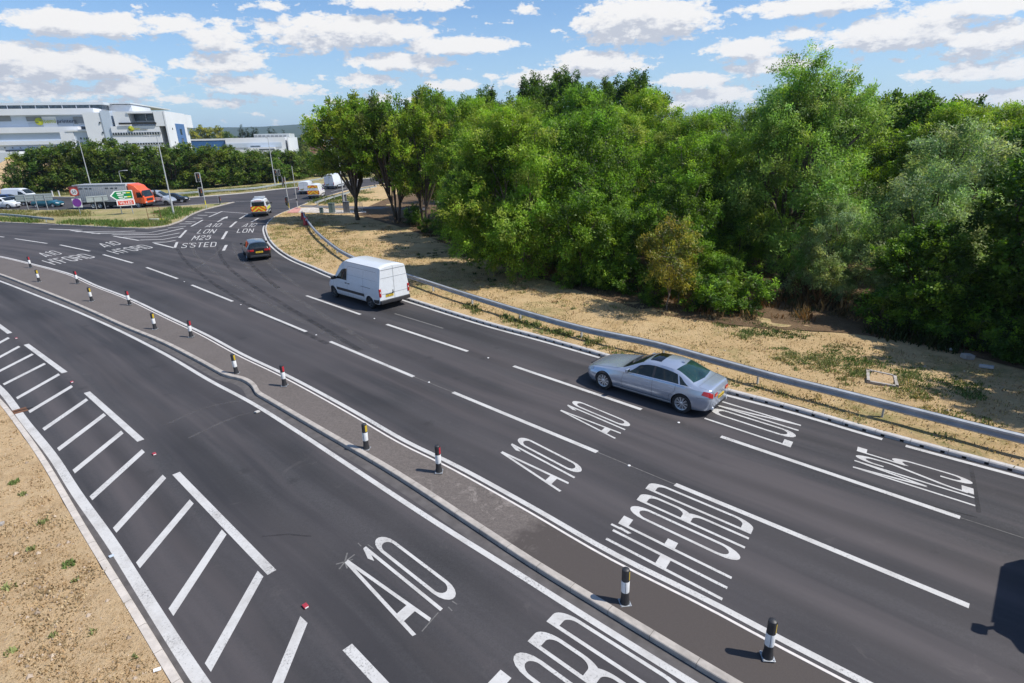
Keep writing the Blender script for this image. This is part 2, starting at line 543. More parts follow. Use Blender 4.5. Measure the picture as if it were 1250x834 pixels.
def kerb(name, pts, w, h, mat, z0=0.0, inner=1, slots=0, chamfer=.03, joints=.914, up=0.0):
    """a run of kerb stones: pts = the line at the foot of the road face, body lies to side `inner` (+1 left)"""
    mb = MB()
    P = setz(pts, z0)
    prof = [(0, 0), (0, h - chamfer), (chamfer, h), (w, h + up), (w, -.05)]
    N = normals(P); rows = [[p + n * (a * inner) + Vector((0, 0, b)) for p, n in zip(P, N)] for a, b in prof]
    for r0, r1 in zip(rows, rows[1:]): mb.strip(r0, r1)
    L = cumlen(P)
    mats = [mat, M['kjoint'], M['kslot']]
    # mortar joints between the stones
    if joints:
        s = joints
        i = 0
        while s < min(L[-1], 120):
            while i < len(L) - 2 and L[i + 1] < s: i += 1
            t = (s - L[i]) / max(1e-6, L[i + 1] - L[i]); c = P[i].lerp(P[i + 1], t); n = N[i] * inner; d = (P[i + 1] - P[i]).normalized() * .004
            q = [c - n * .003 + Vector((0, 0, .01)), c - n * .003 + Vector((0, 0, h - chamfer)), c + n * (chamfer - .002) + Vector((0, 0, h + .003)), c + n * w + Vector((0, 0, h + up + .003))]
            mb.add([x - d for x in q] + [x + d for x in q], [(0, 1, 5, 4), (1, 2, 6, 5), (2, 3, 7, 6)], 1)
            s += joints
    if slots:
        s = .25; i = 0
        while s < L[-1]:
            while i < len(L) - 2 and L[i + 1] < s: i += 1
            t = (s - L[i]) / max(1e-6, L[i + 1] - L[i]); c = P[i].lerp(P[i + 1], t); n = N[i] * inner; d = (P[i + 1] - P[i]).normalized() * .05
            q = [c - n * .004 + Vector((0, 0, .006)), c - n * .004 + Vector((0, 0, h - .05))]
            mb.add([q[0] - d, q[0] + d, q[1] + d, q[1] - d], [(0, 1, 2, 3)], 2)
            s += slots
    o = mb.build(name, mats, None, False); o['kind'] = 'structure'
    return o


M['kjoint'] = plain('kerb_joint', (.10, .09, .08), .9)
M['kslot'] = plain('drain_slot', (.008, .008, .008), .9)
M['palekerb'] = plain('pale_kerb', (.50, .45, .40), .85, var=.15, scale=4, dirt=(.3, .26, .22))
M['whitekerb'] = plain('white_edging', (.60, .56, .53), .8, var=.1)
kerb('kerb', KERB_LEFT, .15, .12, M['palekerb'], 0, 1)
kerb('kerb', KERB_MEDIAN, .165, .12, M['concrete'], 0, -1, chamfer=.014)
kerb('kerb', offset(LINE_MEDIAN_R, .185), .075, .04, M['whitekerb'], 0, 1, joints=0, chamfer=.015)
EDGE_K = offset(EDGE, -.2)
cut = next(i for i, p in enumerate(EDGE_K) if p.y > 43)
kerb('drainage_kerb', EDGE_K[:cut + 1], .17, .12, M['concrete2'], 0, -1, slots=.5)
kerb('kerb', EDGE_K[cut:], .16, .12, M['concrete2'], 0, -1)
kerb('kerb', ISLAND, .2, .12, M['concrete'], 0, 1)
kerb('kerb', ISLAND_FAR, .2, .12, M['concrete'], 0, 1)
kerb('kerb', FAR_EDGE, .2, .12, M['concrete2'], 0, 1)
# grey channel beside the left kerbs
mb = MB(); a = offset(KERB_MEDIAN, .02); mb.strip(setz(a, .003), setz(offset(KERB_MEDIAN, .32), .003))
a = offset(KERB_LEFT, -.01); mb.strip(setz(a, .003), setz(offset(KERB_LEFT, -.2), .003))
M['channel'] = plain('channel', (.088, .080, .078), .85, var=.25, scale=3)
mb.build('channel', M['channel'], road)

# ------------------------------------------------------------------ road markings (parts of the road)
def ribbon(mb, pts, w, z=.004, m=0):
    mb.strip(setz(offset(pts, -w / 2), z), setz(offset(pts, w / 2), z), m)


mb = MB(); ribbon(mb, LINE_MEDIAN_L, .15); mb.build('edge_line', M['paint'], road)
mb = MB(); ribbon(mb, LINE_MEDIAN_R, .15); mb.build('edge_line', M['paint'], road)
e1 = [p for p in EDGE if p.y < 13 or True]
gapA, gapB = G(1078.6, 536.7), G(1099, 542.8)
ia = min(range(len(EDGE)), key=lambda i: (EDGE[i] - gapA).length); ib = min(range(len(EDGE)), key=lambda i: (EDGE[i] - gapB).length)
mb = MB(); ribbon(mb, EDGE[:ib + 1], .15); ribbon(mb, EDGE[ia:cut + 42], .15); mb.build('edge_line', M['paint'], road)
mb = MB(); ribbon(mb, LINE_LEFT, .225); mb.build('edge_line', M['paint'], road)


def dash(mb, a, b, w=.15, z=.004):
    a, b = G(*a), G(*b); d = (b - a).normalized(); n = Vector((-d.y, d.x, 0)) * w / 2
    mb.add([a - n + Vector((0, 0, z)), b - n + Vector((0, 0, z)), b + n + Vector((0, 0, z)), a + n + Vector((0, 0, z))], [(0, 1, 2, 3)])


DASH = [((374, 361), (440, 384)), ((472, 396), (571, 429)), ((627, 447), (783, 500)), ((880, 533), (1172, 632)),
        ((553, 479), (729, 552)), ((824, 591.5), (1183, 740)), ((403, 417), (505, 460)), ((304, 376), (374, 405)), ((234, 348), (284, 368)),
        ((178.8, 326.5), (217, 340.4)), ((126, 310.9), (162, 321.2)), ((73.2, 299), (109.7, 306.8)), ((18, 291.4), (57.6, 297.3)), ((-30, 285), (5, 289.6))]
for k, (a, b) in enumerate(DASH):
    mb = MB(); dash(mb, a, b, .16 if k < 10 else .18); mb.build('lane_line', M['paint'], road)
# worn remains of an older line, and the thin sealed joints between the dashes
mb = MB(); dash(mb, (482, 383), (541, 401), .10, .003); dash(mb, (1172, 632), (1250, 657), .025, .003); dash(mb, (729, 552), (824, 591.5), .03, .003); dash(mb, (505, 460), (553, 479), .03, .003)
mb.build('worn_line', M['ghost'], road)

# hatching of the near left lane
for lo, hi in [((4.3, 469.5), (55, 444)), ((20.5, 486.4), (72.3, 457)), ((35.6, 503), (88, 471.5)), ((53, 524.5), (106.4, 487.6)), ((71, 549), (128, 506)),
               ((90, 576), (149.3, 527.5)), ((111, 608.5), (175, 550.4)), ((140, 647.6), (200.7, 581.8)), ((168.4, 690.4), (234, 612.4)),
               ((208.7, 747.7), (273.6, 649.7)), ((253.7, 815.2), (318, 700.5)), ((310, 905), (371, 756.5)), ((-12, 459), (40, 432.4)), ((-26, 450), (23.7, 423)), ((-40, 440), (10.8, 412.4))]:
    a, b = G(*lo), G(*hi)
    along = Vector((-.72, .69, 0)); k = min(range(len(LINE_LEFT)), key=lambda i: (LINE_LEFT[i] - a).length)
    along = (LINE_LEFT[min(k + 1, len(LINE_LEFT) - 1)] - LINE_LEFT[max(k - 1, 0)]).normalized()
    d = (b - a).normalized(); w = .2 / max(.3, abs(d.cross(along).z)) * .5
    off = along * w; z = Vector((0, 0, .004))
    mb = MB(); mb.add([a - off * 1.0 + z, a + off + z, b + off + z, b - off + z], [(0, 1, 2, 3)]); mb.build('hatching_bar', M['paint'], road)
for a, b in [((-14, 388), (12, 407)), ((32, 420.5), (79, 455)), ((106, 479), (172, 538)), ((215, 578), (332, 699)), ((424, 790), (520, 893))]:
    mb = MB(); dash(mb, a, b, .2); mb.build('hatching_border', M['paint'], road)

# chevrons and lane arrows round the far traffic island
mb = MB()
def poly(mb, pts, w, z=.004):
    P = [G(*p) for p in pts]; ribbon(mb, P, w, z)
for p in [[(86, 281.4), (122, 285.5)], [(138.7, 288.4), (169.7, 293.7)], [(213.4, 302.4), (216.2, 295.7)], [(219, 290.4), (227.3, 281.3)], [(233.5, 276.5), (247.4, 268.8)], [(255, 265), (271, 258.2)], [(188.4, 297.0), (213, 302.8)]]:
    poly(mb, p, .22)
mb.build('island_border_line', M['paint'], road)
mb = MB()
for i, p in enumerate([[(60, 279.6), (100, 281.2)], [(92, 283), (140, 283.2), (165, 282)], [(112, 285), (180, 284.6), (205, 280)], [(136.6, 286.8), (191.3, 286.3), (224, 278.6)], [(150, 289.6), (193, 289.3), (219, 284.6)], [(171, 293.2), (199, 292.4), (218, 289.0)],
          [(186, 296), (203, 295.6), (214.4, 293.5)], [(205, 278.6), (227, 276.2)], [(219, 273.5), (234, 273.2)], [(226, 270.8), (239, 271)], [(236, 266.2), (247, 266.6)], [(241, 262.8), (253, 263)], [(250, 259.4), (265, 259.6)]]):
    poly(mb, p, .26, .004 + .0012 * (i % 3))
mb.build('island_chevrons', M['paint'], road)
mb = MB(); poly(mb, [(212, 251.9), (249.5, 248.9)], .25); poly(mb, [(271, 258.5), (303, 260.8)], .15); poly(mb, [(283, 246.6), (312, 245.4)], .15); poly(mb, [(348, 245), (362, 242.4)], .15); poly(mb, [(404, 234), (423, 229.6)], .15)
mb.build('give_way_line', M['paint'], road)
for a, b in [((276.3, 299.2), (272.8, 306)), ((271.3, 292), (277, 282.6)), ((280.8, 277.5), (288.5, 270.6)), ((292.5, 267.2), (302.6, 261.4)), ((307, 271.2), (315.5, 266.4))]:
    mb = MB(); dash(mb, a, b, .24); mb.build('lane_line', M['paint'], road)
# straight-ahead arrow
def arrow(a, b):
    a, b = G(*a), G(*b); d = b - a; L = d.length; d.normalize(); n = Vector((-d.y, d.x, 0)); z = Vector((0, 0, .004))
    mb = MB(); h = b - d * L * .4
    mb.add([a - n * .1 + z, h - n * .1 + z, h + n * .1 + z, a + n * .1 + z], [(0, 1, 2, 3)]); mb.add([h - n * .42 + z, b + z, h + n * .42 + z], [(0, 1, 2)])
    mb.build('lane_arrow', M['paint'], road)
arrow((265.5, 271), (278, 264.2))


# ---- lettering
def arc(cx, cy, rx, ry, a0, a1, n=9):
    return [(cx + rx * math.cos(R(a0 + (a1 - a0) * i / n)), cy + ry * math.sin(R(a0 + (a1 - a0) * i / n))) for i in range(n + 1)]


_h = .046       # half a stroke, in letter heights
def glyph(ch):
    """strokes of a road letter in a box 0..w by 0..1"""
    w = .50; l, r, t, b = _h, w - _h, 1 - _h, _h
    if ch == 'A': return w + .06, [[(l * .7, 0), ((w + .06) / 2 - .012, 1)], [(w + .06 - l * .7, 0), ((w + .06) / 2 + .012, 1)], [(l * 2, .2), (w + .06 - l * 2, .2)]]
    if ch == '1': return .26, [[(.2, 0), (.2, 1)], [(.18, .965), (.05, .84)]]
    if ch == '0': return w, [arc(w / 2, t - .12, w / 2 - _h, .12, 0, 180) + arc(w / 2, b + .12, w / 2 - _h, .12, 180, 360) + [(w - _h, t - .12)]]
    if ch == 'O': return w, glyph('0')[1]
    if ch == 'H': return w, [[(l, 0), (l, 1)], [(r, 0), (r, 1)], [(l, .5), (r, .5)]]
    if ch == 'F': return w * .86, [[(l, 0), (l, 1)], [(l, t), (r * .88, t)], [(l, .52), (r * .74, .52)]]
    if ch == 'E': return w * .86, [[(l, 0), (l, 1)], [(l, t), (r * .88, t)], [(l, .5), (r * .78, .5)], [(l, b), (r * .88, b)]]
    if ch == 'L': return w * .84, [[(l, 0), (l, 1)], [(l, b), (r * .86, b)]]
    if ch == 'T': return w * .9, [[(w * .45, 0), (w * .45, 1)], [(0, t), (w * .9, t)]]
    if ch == 'R': return w, [[(l, 0), (l, 1)], [(l, t), (r - .2, t)] + arc(r - .2, t - .13, .2, .13, 90, 0) + arc(r - .2, t - .30, .2, .13, 0, -90) + [(l, t - .43)], arc(r - .2, t - .56, .2, .13, 90, 0) + [(r, 0)]]
    if ch == 'D': return w, [[(l, 0), (l, 1)], [(l, t), (r - .2, t)] + arc(r - .2, t - .13, .2, .13, 90, 0) + arc(r - .2, b + .13, .2, .13, 0, -90) + [(l, b)]]
    if ch == 'N': return w, [[(l, 0), (l, 1)], [(r, 0), (r, 1)], [(l, .97), (r, .03)]]
    if ch == 'M': return w * 1.2, [[(l, 0), (l, 1)], [(w * 1.2 - l, 0), (w * 1.2 - l, 1)], [(l, .98), (w * .6, .38)], [(w * 1.2 - l, .98), (w * .6, .38)]]
    if ch == '2': return w * .95, [[(l, .74)] + arc(w * .46, t - .14, w * .46 - _h, .14, 180, 0) + [(r * .95, .70), (r * .9, .64), (l + .05, .24), (l + .01, .15), (l, b)], [(l, b), (r * .97, b)]]
    if ch == '5': return w * .95, [[(r * .9, t), (l + .05, t)], [(l + .03, 1), (l, .56)], [(l, .555), (l + .05, .60)] + arc(w * .5, .50, w * .44 - _h, .13, 110, 0) + arc(w * .475, b + .13, w * .475 - _h, .13, 0, -180) + [(l, .26)]]
    if ch == 'S': return w * .95, [[(r * .95, .80)] + arc(w * .475, t - .13, w * .475 - _h, .13, 0, 180) + [(l, .70), (l + .04, .62), (r * .9, .40), (r * .95, .30)] + arc(w * .475, b + .13, w * .475 - _h, .13, 0, -180) + [(l, .22)]]
    if ch == "'": return .12, [[(.01, 1.0), (.09, 1.0)], [(.08, .97), (.05, .86)]]
    return .3, []


def stroke_poly(P, hw, squash):
    """offset a polyline: across strokes may be thinner than cross bars"""
    out_l, out_r = [], []
    n = len(P)
    closed = (Vector(P[0]) - Vector(P[-1])).length < 1e-4
    for i in range(n):
        if closed: a, b = P[(i - 1) % (n - 1)], P[(i + 1) % (n - 1)]
        else: a, b = P[max(i - 1, 0)], P[min(i + 1, n - 1)]
        d = Vector((b[0] - a[0], b[1] - a[1])); d.normalize(); nn = Vector((-d.y * squash, d.x))
        out_l.append(Vector(P[i]) + nn * hw); out_r.append(Vector(P[i]) - nn * hw)
    return out_l, out_r


def word(text, TL, BL, BR, label, gap=.13, part='lettering', sq=.95):
    """white letters laid on the road between three surveyed corners"""
    TL, BL, BR = (p if isinstance(p, Vector) else G(*p) for p in (TL, BL, BR))
    o, u, v = BL, BR - BL, TL - BL
    x = 0; items = []
    for ch in text:
        w, st = glyph(ch)
        if ch == "'": x -= gap * .5
        items.append((x, w, st)); x += w + (gap if ch != "'" else gap * .5)
    W = x - gap
    mb = MB(); k = 0
    for x0, w, st in items:
        for s in st:
            # a stroke ends square on the letter's box
            L, Rr = stroke_poly(s, _h, sq)
            z = .0058 + .0015 * (k % 4); k += 1
            mp = lambda p: o + u * ((p[0] + x0) / W) + v * (min(1, max(0, p[1])) if len(s) > 2 or s[0][1] < .99 else p[1]) + Vector((0, 0, z))
            mb.strip([mp(p) for p in L], [mp(p) for p in Rr])
    ob = mb.build(part, M['paint'], road); ob['label'] = label
    return ob


word('A10', (411.5, 693), (505, 777.6), (563, 722), 'white A10 lettering in the near left lane', gap=.12)
_d = (G(845, 834) - G(750, 775)).normalized() * 2.8
word("H'FORD", G(560, 872), G(560, 872) + _d, G(683, 742) + _d, "white H'FORD lettering cut off by the bottom of the photo", gap=.17)
word('A10', (606, 556.5), (684, 601), (714, 571), 'white A10 lettering in the middle lane', gap=.13)
word('A10', (680, 504), (751, 536), (772, 517), 'white A10 lettering in the nearside lane', gap=.13)
word("H'FORD", (739, 659), (881, 733.5), (922, 640), "white H'FORD lettering in the middle lane", gap=.17)
word('LON', (859.5, 511.5), (965, 546.5), (978, 519), 'white LON lettering beside the silver car', gap=.14)
word('M25', (1041, 571), (1190.5, 618.5), (1187, 586), 'white M25 lettering by the drainage kerb', gap=.12)
word('A10', (44.4, 309.7), (56.6, 314), (77, 310), 'small white A10 lettering far left', gap=.12)
word("H'FORD", (50.5, 318.4), (66.5, 323.4), (118, 314.2), "small white H'FORD lettering far left", gap=.12)
word('A10', (118, 298), (128, 302.2), (149, 298.2), 'small white A10 lettering beside the chevrons', gap=.12)
word("H'FORD", (129.5, 306.2), (144.5, 310.3), (188.5, 302.4), "small white H'FORD lettering beside the chevrons", gap=.12)
# slip lane words: read from the near side
def word2(text, TL, BL, BR, label): word(text, TL, BL, BR, label, gap=.14)
word2("S'STED", (223.6, 297.2), (220.5, 303), (263.5, 301.2), "white S'STED lettering at the mouth of the slip lane")
word2('M25', (237.4, 288), (233, 293.6), (255.8, 292.6), 'white M25 lettering in the slip lane')
word2('LON', (244.8, 280.2), (239.8, 285.2), (261.2, 285), 'white LON lettering in the left half of the slip lane')
word2('A10', (255.4, 273), (249.6, 277.6), (267.2, 277.2), 'white A10 lettering in the left half of the slip lane')
word2('LON', (291.2, 279.6), (288.6, 284.4), (308.6, 284), 'white LON lettering in the right half of the slip lane')
word2('A10', (300, 273), (294.8, 277.2), (310.4, 277), 'white A10 lettering in the right half of the slip lane')
# setting-out marks sprayed round the near lettering
mb = MB(); c = (421, 686)
for q in [(410, 689), (414, 695), (424, 675), (433, 677), (431, 683), (424, 694)]: dash(mb, c, q, .035, .0028)
for a, b in [((441, 667), (437, 663)), ((449, 665), (456, 670)), ((515, 771), (535, 748)), ((547, 741), (552, 746)), ((552, 734), (558, 738))]: dash(mb, a, b, .025, .0028)
mb.build('setting_out_marks', M['ghost'], road)
# road studs
mb_prof = [(.042, 0), (.042, .010), (.026, .017), (0, .019)]
def stud(px, py, mat):
    mb = MB(); mb.lathe(mb_prof, 8); o = mb.build('road_stud', mat, road, True); o.location = G(px, py, .002)
for p in [(457, 389), (596, 437), (828.5, 516), (386, 409), (523.7, 466.8), (768, 568.5), (294, 372), (225, 344)]: stud(*p, M['bolwhite'])
M['studred'] = plain('red_stud', (.34, .035, .05), .45)
for p in [(20, 413.5), (88, 467), (188.5, 555), (373, 741)]:
    mb = MB(); mb.bbox((0, 0, .025), (.13, .10, .05), .015); mb.box((.066, 0, .028), (.006, .07, .025), 1); o = mb.build('road_stud', [M['studred'], M['signwhite']], road, True); o.location = G(*p, .002); o.rotation_euler = (0, 0, R(-45))
# curved tyre marks sweeping into the junction
def tyremark_mat(name, c, amt):
    m, nt, b = newmat(name); w = worldco(nt)
    b.inputs['Base Color'].default_value = rgb(c); b.inputs['Roughness'].default_value = .75
    tr = nd(nt, 'ShaderNodeBsdfTransparent'); ms = nd(nt, 'ShaderNodeMixShader')
    f = math_n(nt, 'MULTIPLY', ramp(nt, noise_n(nt, w, 1.6, 5, .7), [(.36, 0), (.62, 1)]), amt)
    lk(nt, f, ms.inputs[0]); lk(nt, tr.outputs[0], ms.inputs[1]); lk(nt, b.outputs[0], ms.inputs[2])
    lk(nt, ms.outputs[0], nt.nodes['Material Output'].inputs['Surface']); return m
M['darkmark'] = tyremark_mat('dark_tyre_mark', (.02, .02, .021), .45); M['palemark'] = tyremark_mat('pale_tyre_mark', (.16, .15, .145), .38)
for k, (path, w_, mt) in enumerate([([(420, 418), (330, 372), (270, 338), (240, 312), (232, 294)], .3, 'palemark'), ([(400, 420), (310, 376), (252, 340), (226, 318), (216, 304)], .26, 'darkmark'), ([(460, 425), (370, 370), (318, 338), (292, 315), (284, 296)], .3, 'palemark'),
                                    ([(440, 428), (350, 374), (298, 342), (272, 318), (266, 302)], .28, 'darkmark'), ([(200, 338), (232, 330), (258, 316), (270, 300)], .25, 'palemark'), ([(340, 352), (318, 334), (304, 318), (300, 300)], .3, 'darkmark'), ([(365, 350), (338, 330), (316, 308), (308, 290)], .25, 'palemark'),
                                    ([(200, 520), (250, 498), (330, 486), (420, 492)], .12, 'palemark'), ([(230, 535), (300, 505), (360, 498)], .10, 'palemark'), ([(320, 655), (345, 652), (380, 655)], .05, 'darkmark'), ([(1183, 560), (1187, 580), (1195, 626)], .10, 'darkmark'), ([(1030, 590), (1100, 608), (1193, 632)], .05, 'darkmark')]):
    mb = MB(); ribbon(mb, smooth(GL(path), .6), w_, .0016 + .0002 * k); mb.build('tyre_mark', M[mt], road)
# gully grating by the left kerb
mb = MB(); c = G(24, 501.5, .006); mb.box(c, (.44, .42, .012), 0, R(-42))
for k in range(5): mb.box(c + Vector((.08 * (k - 2), .08 * (2 - k) * -.9, .008)), (.03, .36, .01), 1, R(-42))
mb.build('gully_grating', [M['rust'], M['black']], road)

# ------------------------------------------------------------------ verges and ground
def earth(name, cols, green=None, gthr=(.58, .72), gscale=.35, litter=None):
    m, nt, b = newmat(name)
    w = worldco(nt)
    n1 = noise_n(nt, w, .5, 6, .65, .4); n2 = noise_n(nt, w, 5, 6, .75); n3 = noise_n(nt, w, 26, 4, .75)
    c = ramp(nt, n1, [(.3, cols[0]), (.5, cols[1]), (.7, cols[2])])
    c = mix(nt, ramp(nt, n2, [(.42, 0), (.66, .8)]), c, cols[3])
    c = mix(nt, ramp(nt, n2, [(.25, .55), (.42, 0)]), c, [x * .55 for x in cols[0]])
    if green:
        g = noise_n(nt, w, gscale, 6, .72, .5)
        c = mix(nt, ramp(nt, g, [(gthr[0], 0), (gthr[1], .9)]), c, mix(nt, n3, green, [x * 1.9 for x in green]))
    c = mix(nt, ramp(nt, n3, [(.32, .6), (.5, 0)]), c, [x * .5 for x in cols[1]])
    # matted brown patches
    br = noise_n(nt, w, 1.1, 6, .72, .8)
    c = mix(nt, ramp(nt, br, [(.54, 0), (.70, .65)]), c, [cols[0][0] * .62, cols[0][1] * .60, cols[0][2] * .55])
    # pale stones
    v = nd(nt, 'ShaderNodeTexVoronoi'); v.inputs['Scale'].default_value = 9; lk(nt, w, v.inputs['Vector'])
    c = mix(nt, ramp(nt, v.outputs['Distance'], [(.06, .8), (.11, 0)]), c, (.55, .48, .40))
    lk(nt, c, b.inputs['Base Color']); b.inputs['Roughness'].default_value = .95; b.inputs['Specular IOR Level'].default_value = .15
    h = math_n(nt, 'ADD', n2, math_n(nt, 'MULTIPLY', n3, .5))
    bump(nt, b, h, .9, .09)
    return m


M['earth'] = earth('dry_earth', [(.41, .275, .145), (.53, .37, .21), (.49, .35, .195), (.57, .425, .255)], (.075, .10, .025), (.66, .80), .3)
M['straw'] = earth('straw_verge', [(.42, .29, .145), (.53, .385, .205), (.57, .43, .245), (.46, .315, .165)], (.085, .11, .03), (.54, .70), .28)
M['grassy'] = earth('dry_grass', [(.24, .22, .09), (.36, .30, .15), (.50, .38, .23), (.22, .21, .085)], (.10, .14, .035), (.54, .68), .2)
M['land'] = earth('farmland', [(.10, .12, .035), (.14, .14, .05), (.20, .17, .08), (.12, .14, .04)], (.03, .05, .012), (.45, .55), .01)


def relief(x, y):
    return .05 * (noise.noise(Vector((x * .8, y * .8, 0))) + .6 * noise.noise(Vector((x * 2.3, y * 2.3, 4))))


P2 = lambda pts: [(p.x, p.y) for p in pts]
mb = MB()
Rg = 9000
ring = [(Rg * math.cos(R(a)), Rg * math.sin(R(a))) for a in range(0, 360, 6)]
mb.add([(x, y, -.09) for x, y in ring], [tuple(range(len(ring)))]); g = mb.build('ground', M['land']); g['kind'] = 'structure'
verge_k = offset(EDGE_K, -.165)
region('verge', P2(verge_k) + [(150, 178), (150, -12), (30, -12)], M['straw'], .11, lambda r: max(.5, r * .05), relief)
region('verge', P2(offset(KERB_LEFT, .158)) + [(-160, 60), (-160, -25), (4, -25)], M['earth'], .11, lambda r: max(.35, r * .05), relief)
region('traffic_island', P2(offset(ISLAND, .19)) + P2(offset(ISLAND_FAR, .19)[2:]), M['grassy'], .11, lambda r: 2.5, lambda x, y: relief(x, y) * 2)
region('verge', P2(offset(FAR_EDGE, .19)) + [(60, 330), (-420, 330), (-420, 128)], M['grassy'], .11, lambda r: 6, lambda x, y: relief(x * .4, y * .4) * 2)

# pale paved path with red tactile paving by the crossing
M['path'] = plain('paving', (.52, .47, .42), .85, var=.15, scale=1.5)
mb = MB(); q = GL([(361, 254.2), (382, 253.2), (415, 256.5), (447, 258), (447, 259.6), (412, 260.6), (380, 259.6), (352, 259.5)], .145)
mb.add(q, [tuple(range(len(q)))]); o = mb.build('footpath', M['path']); o['kind'] = 'structure'
mb = MB(); q = GL([(352, 258), (361, 253), (368, 254.5), (364, 259.6), (350, 260.2)], .152); mb.add(q, [tuple(range(len(q)))]); o = mb.build('tactile_paving', M['pink']); o['kind'] = 'structure'
M['path2'] = plain('far_path', (.13, .12, .12), .85, var=.2, scale=1.5)
mb = MB(); q = GL([(368, 250.5), (420, 251.5), (520, 254), (520, 256.5), (420, 254.5), (366, 252.5)], .15); mb.add(q, [tuple(range(len(q)))]); o = mb.build('footpath', M['path2']); o['kind'] = 'structure'
# buried chamber cover in the verge
mb = MB(); q = [(1059, 452), (1092, 459), (1095, 472), (1060, 466)]; Q = GL(q, .13)
for i in range(4):
    a, b = Q[i], Q[(i + 1) % 4]; d = (b - a); mb.box((a + b) / 2, (d.length + .1, .1, .08), 0, math.atan2(d.y, d.x))
c = sum(Q, Vector()) / 4; d = Q[1] - Q[0]; mb.box(c - Vector((0, 0, .02)), (d.length - .1, (Q[3] - Q[0]).length - .1, .06), 1, math.atan2(d.y, d.x))
o = mb.build('chamber_cover', [M['concrete'], M['earth']]); tag(o, 'square concrete chamber cover frame sunk in the verge behind the barrier', 'manhole cover')


# ------------------------------------------------------------------ weeds and grass tufts
def leafmat(name, transl=.48, rough=.5, spec=.35):
    """leaf: its colour comes from the per-leaf tint, lit from both sides"""
    m, nt, b = newmat(name)
    at = nd(nt, 'ShaderNodeAttribute', attribute_name='tint').outputs['Color']
    rn = nd(nt, 'ShaderNodeObjectInfo').outputs['Random']
    at = mix(nt, 1.0, at, ramp(nt, rn, [(0, (.82, .86, .8)), (.5, (1, 1, 1)), (1, (1.2, 1.12, 1.05))]), 'MULTIPLY')
    lk(nt, at, b.inputs['Base Color']); b.inputs['Roughness'].default_value = rough; b.inputs['Specular IOR Level'].default_value = spec
    tr = nd(nt, 'ShaderNodeBsdfTranslucent'); lk(nt, mix(nt, 1.0, at, (1.15, 1.25, .65), 'MULTIPLY'), tr.inputs['Color'])
    ms = nd(nt, 'ShaderNodeMixShader'); ms.inputs[0].default_value = transl
    lk(nt, b.outputs[0], ms.inputs[1]); lk(nt, tr.outputs[0], ms.inputs[2])
    lk(nt, ms.outputs[0], nt.nodes['Material Output'].inputs['Surface'])
    return m


M['leaf'] = leafmat('leaf'); M['dryleaf'] = leafmat('dry_leaf', .2, .8, .1)


def tri_mesh(name, verts, tint, nper, mat, parent=None, quad=True):
    """a mesh of separate small leaves, nper corners each"""
    n = len(verts); k = n // nper
    me = bpy.data.meshes.new(name)
    me.vertices.add(n); me.vertices.foreach_set('co', verts.astype(np.float32).ravel())
    me.loops.add(n); me.loops.foreach_set('vertex_index', np.arange(n, dtype=np.int32))
    me.polygons.add(k); me.polygons.foreach_set('loop_start', np.arange(0, n, nper, dtype=np.int32))
    me.update(calc_edges=True)
    at = me.color_attributes.new('tint', 'FLOAT_COLOR', 'POINT')
    c4 = np.ones((n, 4), np.float32); c4[:, :3] = np.repeat(tint, nper, 0); at.data.foreach_set('color', c4.ravel())
    me.materials.append(mat)
    return link(name, me, parent)


def inside(poly):
    X = np.array([p[0] for p in poly]); Y = np.array([p[1] for p in poly]); X2, Y2 = np.roll(X, -1), np.roll(Y, -1)
    def f(x, y):
        c = (Y > y) != (Y2 > y)
        with np.errstate(divide='ignore', invalid='ignore'):
            return bool((c & (x < (X2 - X) * (y - Y) / (Y2 - Y) + X)).sum() % 2)
    return f


IN_RIGHT = inside(P2(offset(EDGE_K, -.3)) + [(150, 178), (150, -12), (30, -12)])
IN_LEFT = inside(P2(offset(KERB_LEFT, .25)) + [(-160, 60), (-160, -25), (4, -25)])
IN_ISLAND = inside(P2(offset(ISLAND, .5)) + P2(offset(ISLAND_FAR, .5)[2:]))
IN_FAR = inside(P2(offset(FAR_EDGE, .5)) + [(60, 330), (-420, 330), (-420, 128)])
OK_SPOT = lambda x, y: IN_RIGHT(x, y) or IN_LEFT(x, y) or IN_ISLAND(x, y) or IN_FAR(x, y)


def tufts(name, spots, mat, lab=None, cat=None):
    """spots: (x, y, z, radius, blades, height, colour)"""
    V, T = [], []
    for x, y, z, rad, n, h, c in spots:
        if not OK_SPOT(x, y): continue
        a = RNG.uniform(0, 2 * np.pi, n); r = rad * np.sqrt(RNG.uniform(0, 1, n))
        bx, by = x + r * np.cos(a), y + r * np.sin(a)
        hh = h * RNG.uniform(.45, 1.1, n); az = RNG.uniform(0, 2 * np.pi, n); lean = RNG.uniform(.1, .8, n) * hh; w = RNG.uniform(.012, .03, n) + .04 * h
        px, py = -np.sin(az), np.cos(az)
        v = np.zeros((n, 4, 3))
        v[:, 0] = np.stack([bx - px * w * .6, by - py * w * .6, np.full(n, z)], 1); v[:, 1] = np.stack([bx + px * w * .6, by + py * w * .6, np.full(n, z)], 1)
        v[:, 2] = np.stack([bx + np.cos(az) * lean * .5 + px * w, by + np.sin(az) * lean * .5 + py * w, z + hh * .6], 1); v[:, 3] = np.stack([bx + np.cos(az) * lean, by + np.sin(az) * lean, z + hh], 1)
        V.append(v.reshape(-1, 3)); T.append(np.array(c) * RNG.uniform(.6, 1.4, (n, 1)))
    o = tri_mesh(name, np.concatenate(V), np.concatenate(T), 4, mat)
    o['kind'] = 'stuff'
    if lab: o['label'] = lab
    return o


GREEN, GREEN2, STRAW, BROWN = (.15, .20, .065), (.23, .25, .10), (.52, .40, .21), (.34, .22, .12)
spots = []
